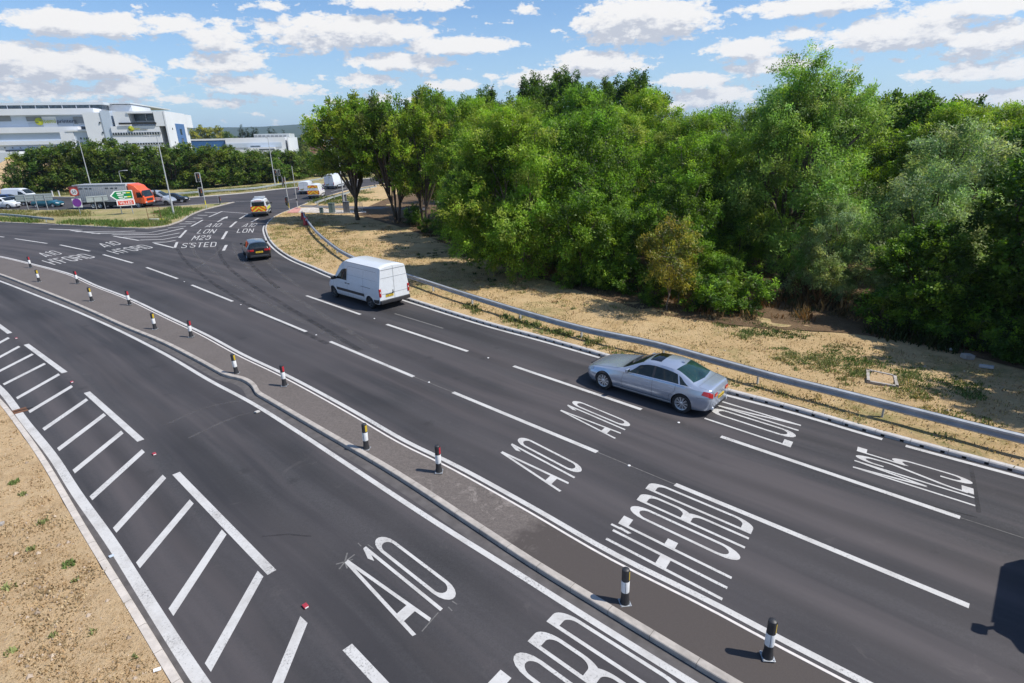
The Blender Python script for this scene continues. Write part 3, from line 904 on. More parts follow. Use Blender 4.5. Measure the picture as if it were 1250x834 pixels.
# weeds of the near left verge
for px, py, r, n in [(17, 590, .13, 80), (28, 604, .09, 40), (52, 638, .10, 45), (38, 671, .08, 30), (85, 690, .12, 80), (12, 718, .12, 35), (93, 709, .05, 20), (112, 774, .07, 22), (14, 796, .10, 50), (166, 802, .06, 18), (66, 776, .06, 16)]:
    p = G(px, py, .11); spots.append((p.x, p.y, .10, r * 1.1, n, .1, GREEN if n > 50 else GREEN2))
for k in range(1500):
    px, py = random.uniform(-20, 215), random.uniform(500, 850)
    p = G(px, py, .11)
    spots.append((p.x, p.y, .10, .18, 9, .05, random.choice([(.46, .35, .22), BROWN, (.40, .28, .16), (.3, .22, .13)])))
# greener strips of the right verge
def strip_tufts(a, b, wid, n, h, cols, bl=26, rad=.22):
    A, B = G(*a, .11), G(*b, .11); d = (B - A).normalized(); nn = Vector((-d.y, d.x, 0))
    for k in range(n):
        p = A.lerp(B, random.random()) + nn * random.gauss(0, wid)
        if noise.noise(p * .45) < -.12: continue
        spots.append((p.x, p.y, .10, rad * random.uniform(.5, 1.5), bl, h * random.uniform(.5, 1.3), random.choice(cols)))
strip_tufts((905, 405), (1200, 480), .55, 330, .09, [GREEN, GREEN, GREEN2, (.10, .16, .04)])
strip_tufts((960, 430), (1230, 515), .5, 330, .10, [GREEN, GREEN2, (.24, .25, .09), STRAW])
strip_tufts((560, 372), (730, 422), .3, 170, .16, [GREEN2, GREEN, (.2, .19, .07)])
strip_tufts((730, 425), (1180, 545), .35, 130, .09, [GREEN2, STRAW, GREEN])
strip_tufts((880, 392), (1050, 425), .7, 170, .08, [GREEN, (.05, .08, .02)])
strip_tufts((560, 340), (790, 392), .8, 60, .12, [GREEN2, BROWN, STRAW])
strip_tufts((500, 300), (640, 345), 1.2, 90, .14, [(.05, .08, .02), GREEN])
strip_tufts((350, 275), (400, 318), 2.2, 340, .16, [STRAW, (.30, .27, .11), (.24, .24, .08), (.17, .2, .06)], 22, .5)
strip_tufts((360, 268), (520, 300), 3.0, 220, .16, [(.12, .12, .05), (.2, .17, .07), BROWN], 22, .5)
for k in range(5200):
    q = random.choice(EDGE_K[20:150]); n = Vector((0.68, .73, 0))
    p = q + n * random.uniform(.35, 8.5)
    spots.append((p.x, p.y, .10, .35, 9, random.uniform(.04, .12), random.choice([STRAW, (.47, .36, .20), BROWN, (.40, .29, .15), (.30, .26, .11)])))
# loose stones on the bare earth
V, T = [], []
for k in range(1500):
    if k < 700: p = G(random.uniform(-20, 215), random.uniform(500, 850), .11)
    else: p = random.choice(EDGE_K[20:130]) + Vector((.68, .73, 0)) * random.uniform(.3, 8)
    if not OK_SPOT(p.x, p.y): continue
    r = random.uniform(.008, .026) if random.random() < .93 else random.uniform(.03, .06); c = np.array(random.choice([(.42, .36, .3), (.5, .43, .35), (.3, .25, .2)]))
    for sx, sy in ((1, 1), (-1, 1), (-1, -1), (1, -1)):
        V += [(p.x, p.y, .12 + r), (p.x + sx * r * random.uniform(.8, 1.5), p.y, .10), (p.x + sx * r * .6, p.y + sy * r * .7, .10 + r * .4), (p.x, p.y + sy * r * random.uniform(.8, 1.4), .10)]; T.append(c)
o = tri_mesh('stones', np.array(V), np.array(T), 4, M['dryleaf']); o['kind'] = 'stuff'; o['label'] = 'loose stones scattered on the bare earth verges'
tufts('grass_tufts', spots, M['dryleaf'], 'dry grass and green weeds along the road verges', 'grass')
# long grass of the traffic island and far verges
spots = []
def field(pts, n, h, cols, bl=20, rad=.8):
    Q = [G(*p, .11) for p in pts]
    for k in range(n):
        u, v = random.random(), random.random()
        p = Q[0].lerp(Q[1], u).lerp(Q[3].lerp(Q[2], u), v)
        if noise.noise(p * .16) > .28: continue
        spots.append((p.x, p.y, .12, rad, bl, h * random.uniform(.5, 1.2), random.choice(cols)))
field([(-20, 271), (150, 277.5), (150, 272), (-20, 267)], 330, .5, [(.10, .18, .035), (.13, .20, .05), (.18, .21, .06)])
field([(-20, 264), (110, 265), (110, 258.5), (-20, 258)], 260, .4, [(.24, .25, .09), (.12, .14, .04), (.28, .22, .1)])
field([(150, 278), (205, 275), (200, 270), (120, 272)], 170, .4, [(.10, .18, .035), (.22, .22, .08)])
field([(205, 272), (250, 255), (212, 254), (190, 260)], 200, .4, [(.10, .18, .035), (.15, .20, .05)])
field([(0, 238), (120, 240), (120, 234), (0, 232)], 200, .5, [(.10, .13, .04), (.2, .2, .08)])
field([(225, 240.5), (360, 228.4), (360, 224.5), (225, 236)], 420, .5, [(.25, .26, .08), (.15, .20, .05), (.22, .2, .08)], 22, .9)
field([(372, 246), (450, 231), (470, 245), (395, 250)], 300, .35, [(.10, .15, .04), (.08, .12, .03)], 20, .8)
tufts('long_grass', spots, M['leaf'], 'long grass on the traffic island and far verges', 'grass')

# ------------------------------------------------------------------ vehicles
def pchip(pts):
    xs = [p[0] for p in pts]; ys = [p[1] for p in pts]
    if xs[0] > xs[-1]: xs = xs[::-1]; ys = ys[::-1]
    n = len(xs); h = [xs[i + 1] - xs[i] for i in range(n - 1)]; d = [(ys[i + 1] - ys[i]) / h[i] for i in range(n - 1)]
    m = [0.0] * n
    m[0], m[-1] = d[0], d[-1]
    for i in range(1, n - 1):
        if d[i - 1] * d[i] > 0:
            w1, w2 = 2 * h[i] + h[i - 1], h[i] + 2 * h[i - 1]
            m[i] = (w1 + w2) / (w1 / d[i - 1] + w2 / d[i])
    def f(x):
        if x <= xs[0]: return ys[0]
        if x >= xs[-1]: return ys[-1]
        i = 0
        while xs[i + 1] < x: i += 1
        t = (x - xs[i]) / h[i]
        return ys[i] * (1 + 2 * t) * (1 - t) ** 2 + h[i] * m[i] * t * (1 - t) ** 2 + ys[i + 1] * t * t * (3 - 2 * t) + h[i] * m[i + 1] * t * t * (t - 1)
    return f


class Shell:
    """a car body: sections along x (front = +x) joined by smooth curves"""
    def __init__(s, **c):
        s.c = {k: pchip(v) for k, v in c.items()}
        xs = [p[0] for p in c['zt']]; s.x0, s.x1 = min(xs), max(xs)

    def ctrl(s, x):
        g = {k: f(x) for k, f in s.c.items()}
        return [(0, g['zb']), (g['ws'] * .94, g['zb']), (g['ws'], g['zb'] + .07), (g['wm'], g['zm']), (g['wb'], g['zs']), (g['wr'], g['zr']),
                (g['wr'] * .62, g['zr'] + (g['zt'] - g['zr']) * .72), (0, g['zt'])]

    def at(s, x, k):
        """surface point: k = 0 underside middle ... 3 widest line, 4 shoulder, 5 roof edge, 7 roof middle"""
        P = s.ctrl(x)
        k = max(0, min(6.9999, k)); i = int(k); t = k - i
        p1, p2 = P[i], P[i + 1]
        if i <= 1: return Vector((x, p1[0] + (p2[0] - p1[0]) * t, p1[1] + (p2[1] - p1[1]) * t))
        p0 = P[i - 1]; p3 = P[i + 2] if i + 2 < 8 else (-P[6][0], P[6][1])
        if i == 4: t0, t1 = .42, .42            # keep the side windows nearly flat and the shoulder crisp
        out = []
        for j in (0, 1):
            m1 = (p2[j] - p0[j]) * .5; m2 = (p3[j] - p1[j]) * .5
            if i == 4: m1 = (p2[j] - p1[j]); m2 = (p2[j] - p1[j])
            if i == 3: m2 = (p2[j] - p1[j]) * .9
            if i == 5: m1 = (p2[j] - p1[j]) * 1.3
            out.append(p1[j] * (1 + 2 * t) * (1 - t) ** 2 + m1 * t * (1 - t) ** 2 + p2[j] * t * t * (3 - 2 * t) + m2 * t * t * (t - 1))
        return Vector((x, out[0], out[1]))

    def normal(s, x, k):
        e = .02
        a = s.at(min(s.x1, x + e), k) - s.at(max(s.x0, x - e), k)
        b = s.at(x, min(7, k + .05)) - s.at(x, max(0, k - .05))
        n = b.cross(a)
        if n.length < 1e-9: return Vector((0, 0, 1))
        n.normalize()
        c = Vector((x, 0, .6))
        if n.dot(s.at(x, k) - c) < 0: n = -n
        return n

    def body(s, name, mats, parent, wheels, wr, wy, nx=54):
        ks = [0, 1, 1.5, 2, 2.5, 3, 3.3, 3.6, 3.85, 4, 4.15, 4.4, 4.7, 5, 5.2, 5.5, 6, 6.5, 7]
        xs = sorted(set([s.x0 + (s.x1 - s.x0) * (.5 - .5 * math.cos(math.pi * i / nx)) * .6 + (s.x1 - s.x0) * i / nx * .4 for i in range(nx + 1)]))
        bm = bmesh.new(); rows = []
        for x in xs:
            half = [s.at(x, k) for k in ks]
            row = [bm.verts.new(p) for p in half]
            mir = [row[0]] + [bm.verts.new((p.x, -p.y, p.z)) for p in half[1:-1]] + [row[-1]]
            rows.append(row + mir[-2:0:-1])
        n = len(rows[0])
        for a, b in zip(rows, rows[1:]):
            for j in range(n): bm.faces.new((a[j], a[(j + 1) % n], b[(j + 1) % n], b[j]))
        bm.faces.new(rows[0]); bm.faces.new(rows[-1][::-1])
        bmesh.ops.recalc_face_normals(bm, faces=bm.faces)
        me = bpy.data.meshes.new(name); bm.to_mesh(me); bm.free()
        tmp = link('tmp', me); me.materials.append(mats[0]); me.materials.append(M['well'])
        # wheel arches are cut out of the shell
        mb = MB()
        for wx in wheels:
            for sgn in (-1, 1):
                pr = [(wr, .34), (wr, 1.4)]
                mb.lathe([(wr, sgn * (wy - .28)), (wr, sgn * (wy + .5))], 40, 0, 'Y', (wx, 0, wr - .055))
        cut_o = mb.build('tmp_cut', M['well'])
        md = tmp.modifiers.new('b', 'BOOLEAN'); md.object = cut_o; md.operation = 'DIFFERENCE'; md.solver = 'EXACT'; md.material_mode = 'TRANSFER'
        dg = bpy.context.evaluated_depsgraph_get(); dg.update()
        m2 = bpy.data.meshes.new_from_object(tmp.evaluated_get(dg))
        for o in (tmp, cut_o):
            bpy.data.objects.remove(o, do_unlink=True)
        m2.name = name
        m2.polygons.foreach_set('use_smooth', [True] * len(m2.polygons)); m2.set_sharp_from_angle(angle=R(38))
        return link(name, m2, parent)

    def panel(s, name, mat, parent, quads, off=.006, nu=8, nv=4, sides=(1,), mirror_join=False, build=True, label=None):
        """patches on the shell: each quad = four (x, k) corners in order"""
        obs = []
        for sg in ([0] if mirror_join else sides):
            mb = MB()
            for q in quads:
                for sgn in ((1, -1) if mirror_join else (sg,)):
                    vs = []
                    for i in range(nu + 1):
                        for j in range(nv + 1):
                            u, v = i / nu, j / nv
                            x = (q[0][0] * (1 - u) + q[1][0] * u) * (1 - v) + (q[3][0] * (1 - u) + q[2][0] * u) * v
                            k = (q[0][1] * (1 - u) + q[1][1] * u) * (1 - v) + (q[3][1] * (1 - u) + q[2][1] * u) * v
                            p = s.at(x, k) + s.normal(x, k) * off
                            vs.append(Vector((p.x, p.y * sgn, p.z)))
                    mb.add(vs, [(i * (nv + 1) + j, i * (nv + 1) + j + 1, (i + 1) * (nv + 1) + j + 1, (i + 1) * (nv + 1) + j) for i in range(nu) for j in range(nv)])
            o = mb.build(name, mat, parent, True); obs.append(o)
            if label: o['label'] = label
        return obs

    def seam(s, name, mat, parent, paths, w=.009, off=.003, sides=(1, -1)):
        """door gaps and body creases as thin dark lines on the shell"""
        if len(paths) > 1:
            return [s.seam(name, mat, parent, [P], w, off, sides) for P in paths]
        if len(sides) > 1:
            return [s.seam(name, mat, parent, paths, w, off, (sg,)) for sg in sides]
        mb = MB()
        for sgn in sides:
            for P in paths:
                pts = []
                for (xa, ka), (xb, kb) in zip(P, P[1:]):
                    n = 8
                    for i in range(n): pts.append((xa + (xb - xa) * i / n, ka + (kb - ka) * i / n))
                pts.append(P[-1])
                Q = [s.at(*p) + s.normal(*p) * off for p in pts]; N = [s.normal(*p) for p in pts]
                A, B = [], []
                for i, q in enumerate(Q):
                    d = (Q[min(i + 1, len(Q) - 1)] - Q[max(i - 1, 0)]).normalized(); c = d.cross(N[i]).normalized() * w / 2
                    A.append(q + c); B.append(q - c)
                fl = lambda L: [Vector((p.x, p.y * sgn, p.z)) for p in L]
                mb.strip(fl(A), fl(B))
        return mb.build(name, mat, parent)


def wheel(parent, x, y, r, w, spokes=10, mat=None, steer=0):
    """tyre with its rim as a sub-part; y > 0 is the left side"""
    sg = 1 if y > 0 else -1
    mb = MB()
    mb.lathe([(r * .66, -w / 2), (r * .9, -w / 2), (r * .985, -w * .36), (r, -w * .2), (r, w * .2), (r * .985, w * .36), (r * .9, w / 2), (r * .66, w / 2), (r * .64, w * .2)], 32, 0, 'Y', caps=False)
    t = mb.build('wheel', M['tyre'], parent, True); t.location = (x, y, r); t.rotation_euler = (0, 0, steer)
    mb = MB(); ro = r * .68
    face = sg * w * .40
    mb.lathe([(ro, sg * w * .49), (ro * .93, sg * w * .46), (ro * .9, sg * w * .30), (ro * .88, sg * w * .1)], 28, 0, 'Y', caps=False)
    mb.lathe([(ro * .88, sg * w * .08), (.001, sg * w * .06)], 24, 1, 'Y', caps=False)
    mb.lathe([(ro * .24, sg * w * .2), (ro * .24, face), (ro * .12, face + sg * .012), (.001, face + sg * .014)], 16, 0, 'Y', caps=False)
    for k in range(spokes):
        a = 2 * math.pi * k / spokes
        ca, sa = math.cos(a), math.sin(a)
        for da in ((-.10, .10) if spokes >= 8 else (0,)):
            hw = ro * (.045 if spokes >= 8 else .16)
            p0 = Vector((ca * ro * .18, face, sa * ro * .18)); p1 = Vector((math.cos(a + da) * ro * .93, face - sg * .012, math.sin(a + da) * ro * .93))
            t1 = Vector((-math.sin(a + da), 0, math.cos(a + da))) * hw
            t0 = Vector((-sa, 0, ca)) * hw * .8
            dz = Vector((0, -sg * .03, 0))
            mb.add([p0 - t0, p0 + t0, p1 + t1, p1 - t1, p0 - t0 + dz, p0 + t0 + dz, p1 + t1 + dz, p1 - t1 + dz], [(0, 1, 2, 3), (0, 4, 5, 1), (1, 5, 6, 2), (2, 6, 7, 3), (3, 7, 4, 0)], 0)
    mb.build('rim', [mat or M['alloy'], M['well']], t, True)
    return t


def plate(parent, c, w, h, M3, mat, text=True):
    mb = MB(); mb.box(c, (.012, w, h), 0, M=M3)
    if text:
        x = -w * .42
        for k in range(7):
            if k == 4: x += w * .04
            mb.box(Vector(c) + M3 @ Vector((-.0075, x + w * .05, 0)), (.002, w * .062, h * .62), 1, M=M3); x += w * .117
    return mb.build('number_plate', [mat, M['black']], parent)


def rear_lamp(sh, parent, q, mat=None, name='tail_light'):
    return sh.panel(name, mat or M['taillight'], parent, [q], off=.012, sides=(1, -1), nu=6, nv=3)


def mirror(parent, x, y, z, mat, s=1.0):
    for sg in (1, -1):
        mb = MB(); mb.bbox((x, sg * (y + .09 * s), z), (.10 * s, .20 * s, .14 * s), .03 * s); mb.box((x + .01, sg * (y + .0), z - .05 * s), (.05, .1, .04), 1)
        mb.box((x - .052 * s, sg * (y + .09 * s), z), (.004, .16 * s, .10 * s), 2)
        mb.build('wing_mirror', [mat, M['blackplastic'], M['glass']], parent, True)


def place(t, wf, wr_, half, xf, xr, side=1):
    """set a vehicle by where two of its wheels touch the ground (front, rear on the named side)"""
    a, b = G(*wf), G(*wr_)
    d = (a - b).normalized(); n = Vector((-d.y, d.x, 0)) * side      # towards that side
    t.rotation_euler = (0, 0, math.atan2(d.y, d.x))
    mid = (a + b) / 2 - n * half
    t.location = mid - d * (xf + xr) / 2 + Vector((0, 0, .005))


# ---- the silver saloon
def saloon():
    L = 2.63
    sh = Shell(
        zb=[(-L, .34), (-2.45, .24), (-1.9, .20), (1.9, .19), (2.45, .20), (L, .30)],
        ws=[(-L, .62), (-2.5, .80), (-2.2, .87), (-1.5, .90), (1.6, .90), (2.2, .84), (2.5, .70), (L, .52)],
        zm=[(-L, .60), (-2.3, .62), (-1.4, .60), (1.6, .55), (2.4, .50), (L, .48)],
        wm=[(-L, .70), (-2.55, .86), (-2.2, .935), (-1.5, .97), (0, .975), (1.6, .965), (2.2, .91), (2.5, .76), (L, .58)],
        zs=[(-L, .78), (-2.5, .89), (-2.1, .935), (-1.4, .955), (-.5, .94), (.8, .91), (1.6, .83), (2.2, .74), (2.5, .66), (L, .58)],
        wb=[(-L, .66), (-2.5, .80), (-2.1, .875), (-1.4, .915), (0, .925), (1.0, .905), (1.6, .87), (2.2, .80), (2.5, .68), (L, .52)],
        wr=[(-L, .60), (-2.5, .72), (-2.1, .78), (-1.95, .76), (-1.55, .66), (-1.1, .60), (-.5, .59), (.1, .58), (.35, .61), (.85, .74), (1.05, .80), (1.5, .76), (2.2, .70), (2.5, .58), (L, .44)],
        zr=[(-L, .84), (-2.5, .955), (-2.1, 1.0), (-1.9, 1.03), (-1.5, 1.18), (-1.05, 1.345), (-.6, 1.385), (-.1, 1.375), (.2, 1.31), (.6, 1.13), (.95, .985), (1.1, .955), (1.6, .88), (2.2, .78), (2.5, .69), (L, .60)],
        zt=[(-L, .86), (-2.5, .985), (-2.1, 1.035), (-1.92, 1.055), (-1.5, 1.245), (-1.1, 1.40), (-.7, 1.455), (-.2, 1.46), (.1, 1.42), (.5, 1.24), (.9, 1.035), (1.05, .99), (1.6, .93), (2.2, .82), (2.5, .72), (L, .62)])
    t = thing('saloon_car', 'large silver four door saloon with a sunroof driving in the nearside lane', 'car')
    fx, rx, wr = 1.64, -1.48, .355
    body = sh.body('body', [M['silver']], t, (fx, rx), .39, .90)
    # side windows: front, rear and quarter light; each a pane of its own
    S = (1, -1)
    sh.panel('window', M['glass'], t, [((.68, 4.10), (-.30, 4.10), (-.26, 4.86), (.30, 4.80))], .004, sides=S)
    sh.panel('window', M['glass'], t, [((-.39, 4.10), (-1.30, 4.12), (-1.16, 4.78), (-.34, 4.86))], .004, sides=S)
    sh.panel('window', M['glass'], t, [((-1.36, 4.13), (-1.66, 4.20), (-1.32, 4.70), (-1.22, 4.76))], .004, sides=S, nu=4)
    sh.seam('window_trim', M['alloy'], t, [[(.74, 4.06), (-.35, 4.06), (-1.35, 4.08), (-1.76, 4.2)]], .014, .008)
    sh.panel('pillar_trim', M['blackplastic'], t, [((-.30, 4.10), (-.39, 4.10), (-.34, 4.86), (-.26, 4.86))], .005, sides=S, nu=2)
    sh.panel('windscreen', M['glass'], t, [((.90, 5.10), (.90, 7), (.14, 7), (.22, 5.14))], .005, mirror_join=True, nu=10, nv=8)
    sh.panel('rear_window', M['rearglass'], t, [((-1.05, 5.16), (-1.13, 7), (-1.86, 7), (-1.74, 5.14))], .005, mirror_join=True, nu=10, nv=8)
    sh.panel('sunroof', M['sunroof'], t, [((.02, 5.75), (.05, 7), (-.40, 7), (-.40, 5.75))], .006, mirror_join=True, nu=5, nv=5)
    sh.panel('wiper_cowl', M['blackplastic'], t, [((.97, 5.2), (.99, 7), (.90, 7), (.89, 5.2))], .003, mirror_join=True, nu=3, nv=8)
    # shut lines, crease, sill
    sh.seam('shut_lines', M['blackplastic'], body, [[(.80, 3.95), (.86, 3), (.80, 2.2)], [(-.35, 4.05), (-.36, 3), (-.36, 2.2)], [(-1.22, 4.0), (-1.20, 3.4), (-1.02, 2.9), (-.98, 2.2)], [(.9, 2.25), (-1.05, 2.25)]], .008)
    sh.seam('shut_lines', M['blackplastic'], body, [[(-2.05, 5.1), (-2.4, 5.0), (-2.60, 4.6)], [(1.02, 5.0), (1.6, 4.9), (2.35, 4.9)]], .008)
    sh.seam('shut_lines', M['blackplastic'], body, [[(-2.0, 5.15), (-2.02, 6), (-2.03, 7)]], .009)
    sh.seam('sill_trim', M['alloy'], body, [[(1.2, 2.1), (-1.05, 2.1)]], .05, .01)
    sh.seam('bumper_line', M['blackplastic'], body, [[(-2.05, 3.25), (-2.35, 3.3), (-2.6, 3.4)]], .008)
    for sg in S:
        for x, k in ((-.16, 3.62), (-1.08, 3.66)):
            p = sh.at(x, k); mb = MB(); mb.bbox((p.x, sg * (p.y + .012), p.z), (.21, .03, .026), .01); mb.build('door_handle', M['silver'], t, True)
    mirror(t, .62, .88, 1.02, M['silver'])
    # lamps wrap round the corners
    rear_lamp(sh, t, ((-2.22, 3.60), (-2.615, 3.45), (-2.60, 4.25), (-2.28, 4.05)))
    for sg in S:
        mb = MB()
        mb.bbox((-2.635, sg * .50, .77), (.03, .26, .12), .012); mb.build('tail_light', M['taillight'], t, True)
        mb = MB(); mb.bbox((-2.647, sg * .50, .745), (.03, .18, .035), .01); mb.build('indicator', M['amber'], t, True)
        mb = MB(); mb.tube([(-2.45, sg * .62, .30), (-2.64, sg * .62, .30)], .05, 12); mb.build('exhaust', M['alloy'], t, True)
    sh.panel('headlight', M['lens'], t, [((2.18, 4.05), (2.54, 3.9), (2.56, 3.35), (2.2, 3.6))], .01, sides=S)
    mb = MB(); mb.bbox((2.62, 0, .52), (.05, .72, .34), .02); mb.build('grille', M['blackplastic'], t, True)
    mb = MB(); mb.bbox((-2.60, 0, .33), (.10, 1.1, .09), .02); mb.build('rear_valance', M['blackplastic'], t, True)
    plate(t, (-2.645, 0, .62), .52, .11, Matrix.Identity(3), M['yplate'])
    mb = MB(); mb.bbox((-1.02, 0, 1.44), (.12, .035, .05), .014); mb.build('aerial', M['silver'], t, True)
    for x, st in ((fx, 0.0), (rx, 0)):
        for sg in S: wheel(t, x, sg * .83, wr, .25, 10, steer=st)
    return t


audi = saloon()
place(audi, (736.5, 475.6), (829.5, 504.2), .94, 1.64, -1.48, 1)
def tuck(o):
    """round the tail in plan and shorten it"""
    for c in o.children:
        if c.name.startswith('wheel'): continue
        if c.type == 'MESH':
            for v in c.data.vertices:
                x = v.co.x + c.location.x
                if x < -1.7:
                    k = (-1.7 - x); x2 = -1.7 - k * .80
                    v.co.x = x2 - c.location.x; v.co.y *= 1 - .13 * (k / .95) ** 2
                if x > 1.9: v.co.x -= (x - 1.9) * .10
        tuck(c)
tuck(audi)
audi.scale = (.98, 1, 1)


# ---- panel vans
def panel_van(name, label, L=5.9, H=2.45, W=1.03, wb=3.68, mat=None, cat='van', glazed=False, side='none', nose=1.0, long_body=True, detail=True, plate_mat=None, group=None):
    mat = mat or M['vanwhite']
    f, r = L / 2, -L / 2
    xf = f - .88; xr = xf - wb
    cow = f - nose            # foot of the windscreen
    rf = cow - .85            # top of the windscreen
    belt = 1.22
    sh = Shell(
        zb=[(r, .42), (r + .25, .34), (0, .30), (f - .4, .27), (f, .36)],
        ws=[(r, W * .93), (r + .2, W * .96), (f - .8, W * .95), (f - .25, W * .80), (f, W * .62)],
        zm=[(r, .85), (f - .8, .80), (f, .62)],
        wm=[(r, W * .955), (r + .15, W), (f - .9, W), (f - .3, W * .88), (f, W * .70)],
        zs=[(r, belt), (rf, belt), (cow, belt - .04), (f - .35, .98), (f - .08, .82), (f, .72)],
        wb=[(r, W * .94), (r + .15, W * .985), (rf, W * .985), (cow, W * .95), (f - .35, W * .84), (f, W * .64)],
        wr=[(r, W * .78), (r + .2, W * .80), (rf - .3, W * .80), (rf, W * .76), (cow - .06, W * .86), (cow + .1, W * .86), (f - .3, W * .72), (f, W * .5)],
        zr=[(r, H - .20), (r + .15, H - .15), (rf - .5, H - .15), (rf, H - .30), (cow - .1, belt + .17), (cow, belt + .06), (f - .35, 1.03), (f - .08, .87), (f, .76)],
        zt=[(r, H - .08), (r + .3, H), (rf - .7, H), (rf - .25, H - .07), (rf, H - .22), (cow - .08, belt + .22), (cow + .04, belt + .10), (f - .35, 1.08), (f - .08, .90), (f, .79)])
    t = thing(name, label, cat, group=group)
    wr = .34
    body = sh.body('body', [mat], t, (xf, xr), .395, W - .04)
    S = (1, -1)
    sh.panel('window', M['glass'], t, [((cow - .10, 4.06), (rf - .62, 4.05), (rf - .62, 4.64), (rf - .02, 4.60))], .005, sides=S)
    sh.panel('windscreen', M['glass'], t, [((cow - .10, 5.1), (cow - .02, 7), (rf - .02, 7), (rf - .02, 5.15))], .006, mirror_join=True, nu=8, nv=8)
    if glazed:
        x = rf - .75
        while x - 1.0 > r + .1:
            sh.panel('window', M['glass'], t, [((x, 4.06), (x - .98, 4.06), (x - .98, 4.62), (x, 4.62))], .005, sides=S); x -= 1.06
    sh.panel('rubbing_strip', M['blackplastic'], t, [((xf - .46, 2.55), (xr + .46, 2.55), (xr + .46, 2.86), (xf - .46, 2.86))], .018, sides=S)
    sh.panel('rear_quarter_trim', M['blackplastic'], t, [((xr - .44, 2.0), (r + .06, 2.0), (r + .05, 2.55), (xr - .44, 2.5))], .016, sides=S)
    if detail:
        lines = [[(rf - .68, 4.75), (rf - .68, 3), (rf - .66, 2.2)], [(cow - .02, 4.0), (cow - .05, 3), (cow - .02, 2.3)], [(xr + .55, 4.7), (xr + .55, 3), (xr + .55, 2.3)],
                 [(rf - .7, 4.78), (r + .1, 4.78)]]
        sh.seam('shut_lines', M['seam'], body, lines, .012)
        sh.seam('roof_groove', M['seam'], body, [[(rf - .5, 4.99), (r + .08, 4.99)]], .02)
        sh.seam('swage_line', M['seam'], body, [[(rf - .7, 4.36), (r + .1, 4.36)]], .008)
        sh.panel('sliding_door_rail', M['blackplastic'], t, [((xr + .75, 3.86), (xr - .20, 3.86), (xr - .20, 3.92), (xr + .75, 3.92))], .010, sides=S)
        for sg in S:
            for x in (rf - .55, rf - .84):
                p = sh.at(x, 3.72); mb = MB(); mb.bbox((p.x, sg * (p.y + .012), p.z), (.17, .03, .05), .01); mb.build('door_handle', M['blackplastic'], t, True)
    mirror(t, cow - .28, W - .02, 1.30, M['blackplastic'], 1.45)
    # rear: two doors, lamps up the corners, bumper with a step
    e = r - .006
    mb = MB()
    mb.box((e, 0, (H + .5) / 2), (.006, .014, H - .72), 0)
    mb.box((e, 0, H * .72), (.006, W * 1.62, .012), 0)
    mb.box((e, 0, H - .26), (.008, W * 1.5, .022), 0)
    mb.box((e, 0, .93), (.006, W * 1.7, .012), 0)
    mb.build('door_gaps', [M['seam']], body)
    for sg in S:
        mb = MB(); mb.bbox((r + .01, sg * W * .905, 1.02), (.10, .12, .44), .025); o = mb.build('tail_light', [M['taillight']], t, True)
        mb = MB(); mb.bbox((r - .012, sg * W * .905, 1.05), (.06, .07, .11), .015); mb.build('lens', M['lens'], o, True)
    mb = MB(); mb.bbox((r - .03, 0, .50), (.16, W * 1.88, .20), .03); mb.build('rear_bumper', M['blackplastic'], t, True)
    mb = MB(); mb.bbox((f - .03, 0, .46), (.16, W * 1.3, .28), .04); mb.build('front_bumper', M['blackplastic'], t, True)
    if side != 'high_vis':
        mb = MB(); mb.bbox((r - .02, .10, 1.0), (.04, .035, .16), .012); mb.bbox((r - .025, .10, .93), (.04, .12, .04), .012); mb.build('door_handle', M['blackplastic'], t, True)
    plate(t, (r - .016, -.0 + (.34 if side != 'high_vis' else 0), .80), .52, .115, Matrix.Identity(3), plate_mat or M['yplate'])
    mb = MB(); mb.box((r - .008, .34 if side != 'high_vis' else 0, .88), (.03, .5, .04)); mb.build('plate_lamp', M['blackplastic'], t)
    sh.panel('headlight', M['lens'], t, [((f - .62, 4.0), (f - .12, 3.9), (f - .10, 3.3), (f - .5, 3.5))], .012, sides=S)
    for x in (xf, xr):
        for sg in S: wheel(t, x, sg * (W - .14), wr, .22, 5, M['hub'])
    return t, sh, (xf, xr, f, r, cow, rf)


M['seam'] = plain('panel_gap', (.16, .17, .18), .6)
van, vsh, vd = panel_van('panel_van', 'plain white high roofed panel van with blank sides driving behind the dark hatchback', L=5.65, H=2.5, W=1.035, wb=3.8)
place(van, (407, 362.5), (454.5, 377.5), 1.0, vd[0], vd[1], 1)


def chevrons(parent, x, y0, y1, z0, z1, n=5, name='chevron_panel'):
    """orange and yellow striped panel on the back of a works vehicle"""
    mb = MB(); mb.box((x, (y0 + y1) / 2, (z0 + z1) / 2), (.008, y1 - y0, z1 - z0), 0)
    ym = (y0 + y1) / 2; w = (y1 - y0) / 2; sl = .75
    st = (z1 - z0 + w * sl) / n
    for sg in (1, -1):
        for k in range(n + 1):
            za = z0 - w * sl + k * st
            q = []
            # parallelogram clipped to the panel
            N = 12
            top, bot = [], []
            for i in range(N + 1):
                d = w * i / N; zc = za + (w - d) * sl
                lo, hi = max(z0, zc), min(z1, zc + st * .38)
                if hi > lo: bot.append((x - .0055, ym + sg * d, lo)); top.append((x - .0055, ym + sg * d, hi))
            if len(bot) > 1: mb.strip([Vector(p) for p in bot], [Vector(p) for p in top], 1)
    return mb.build(name, [M['chevor'], M['signyel']], parent)


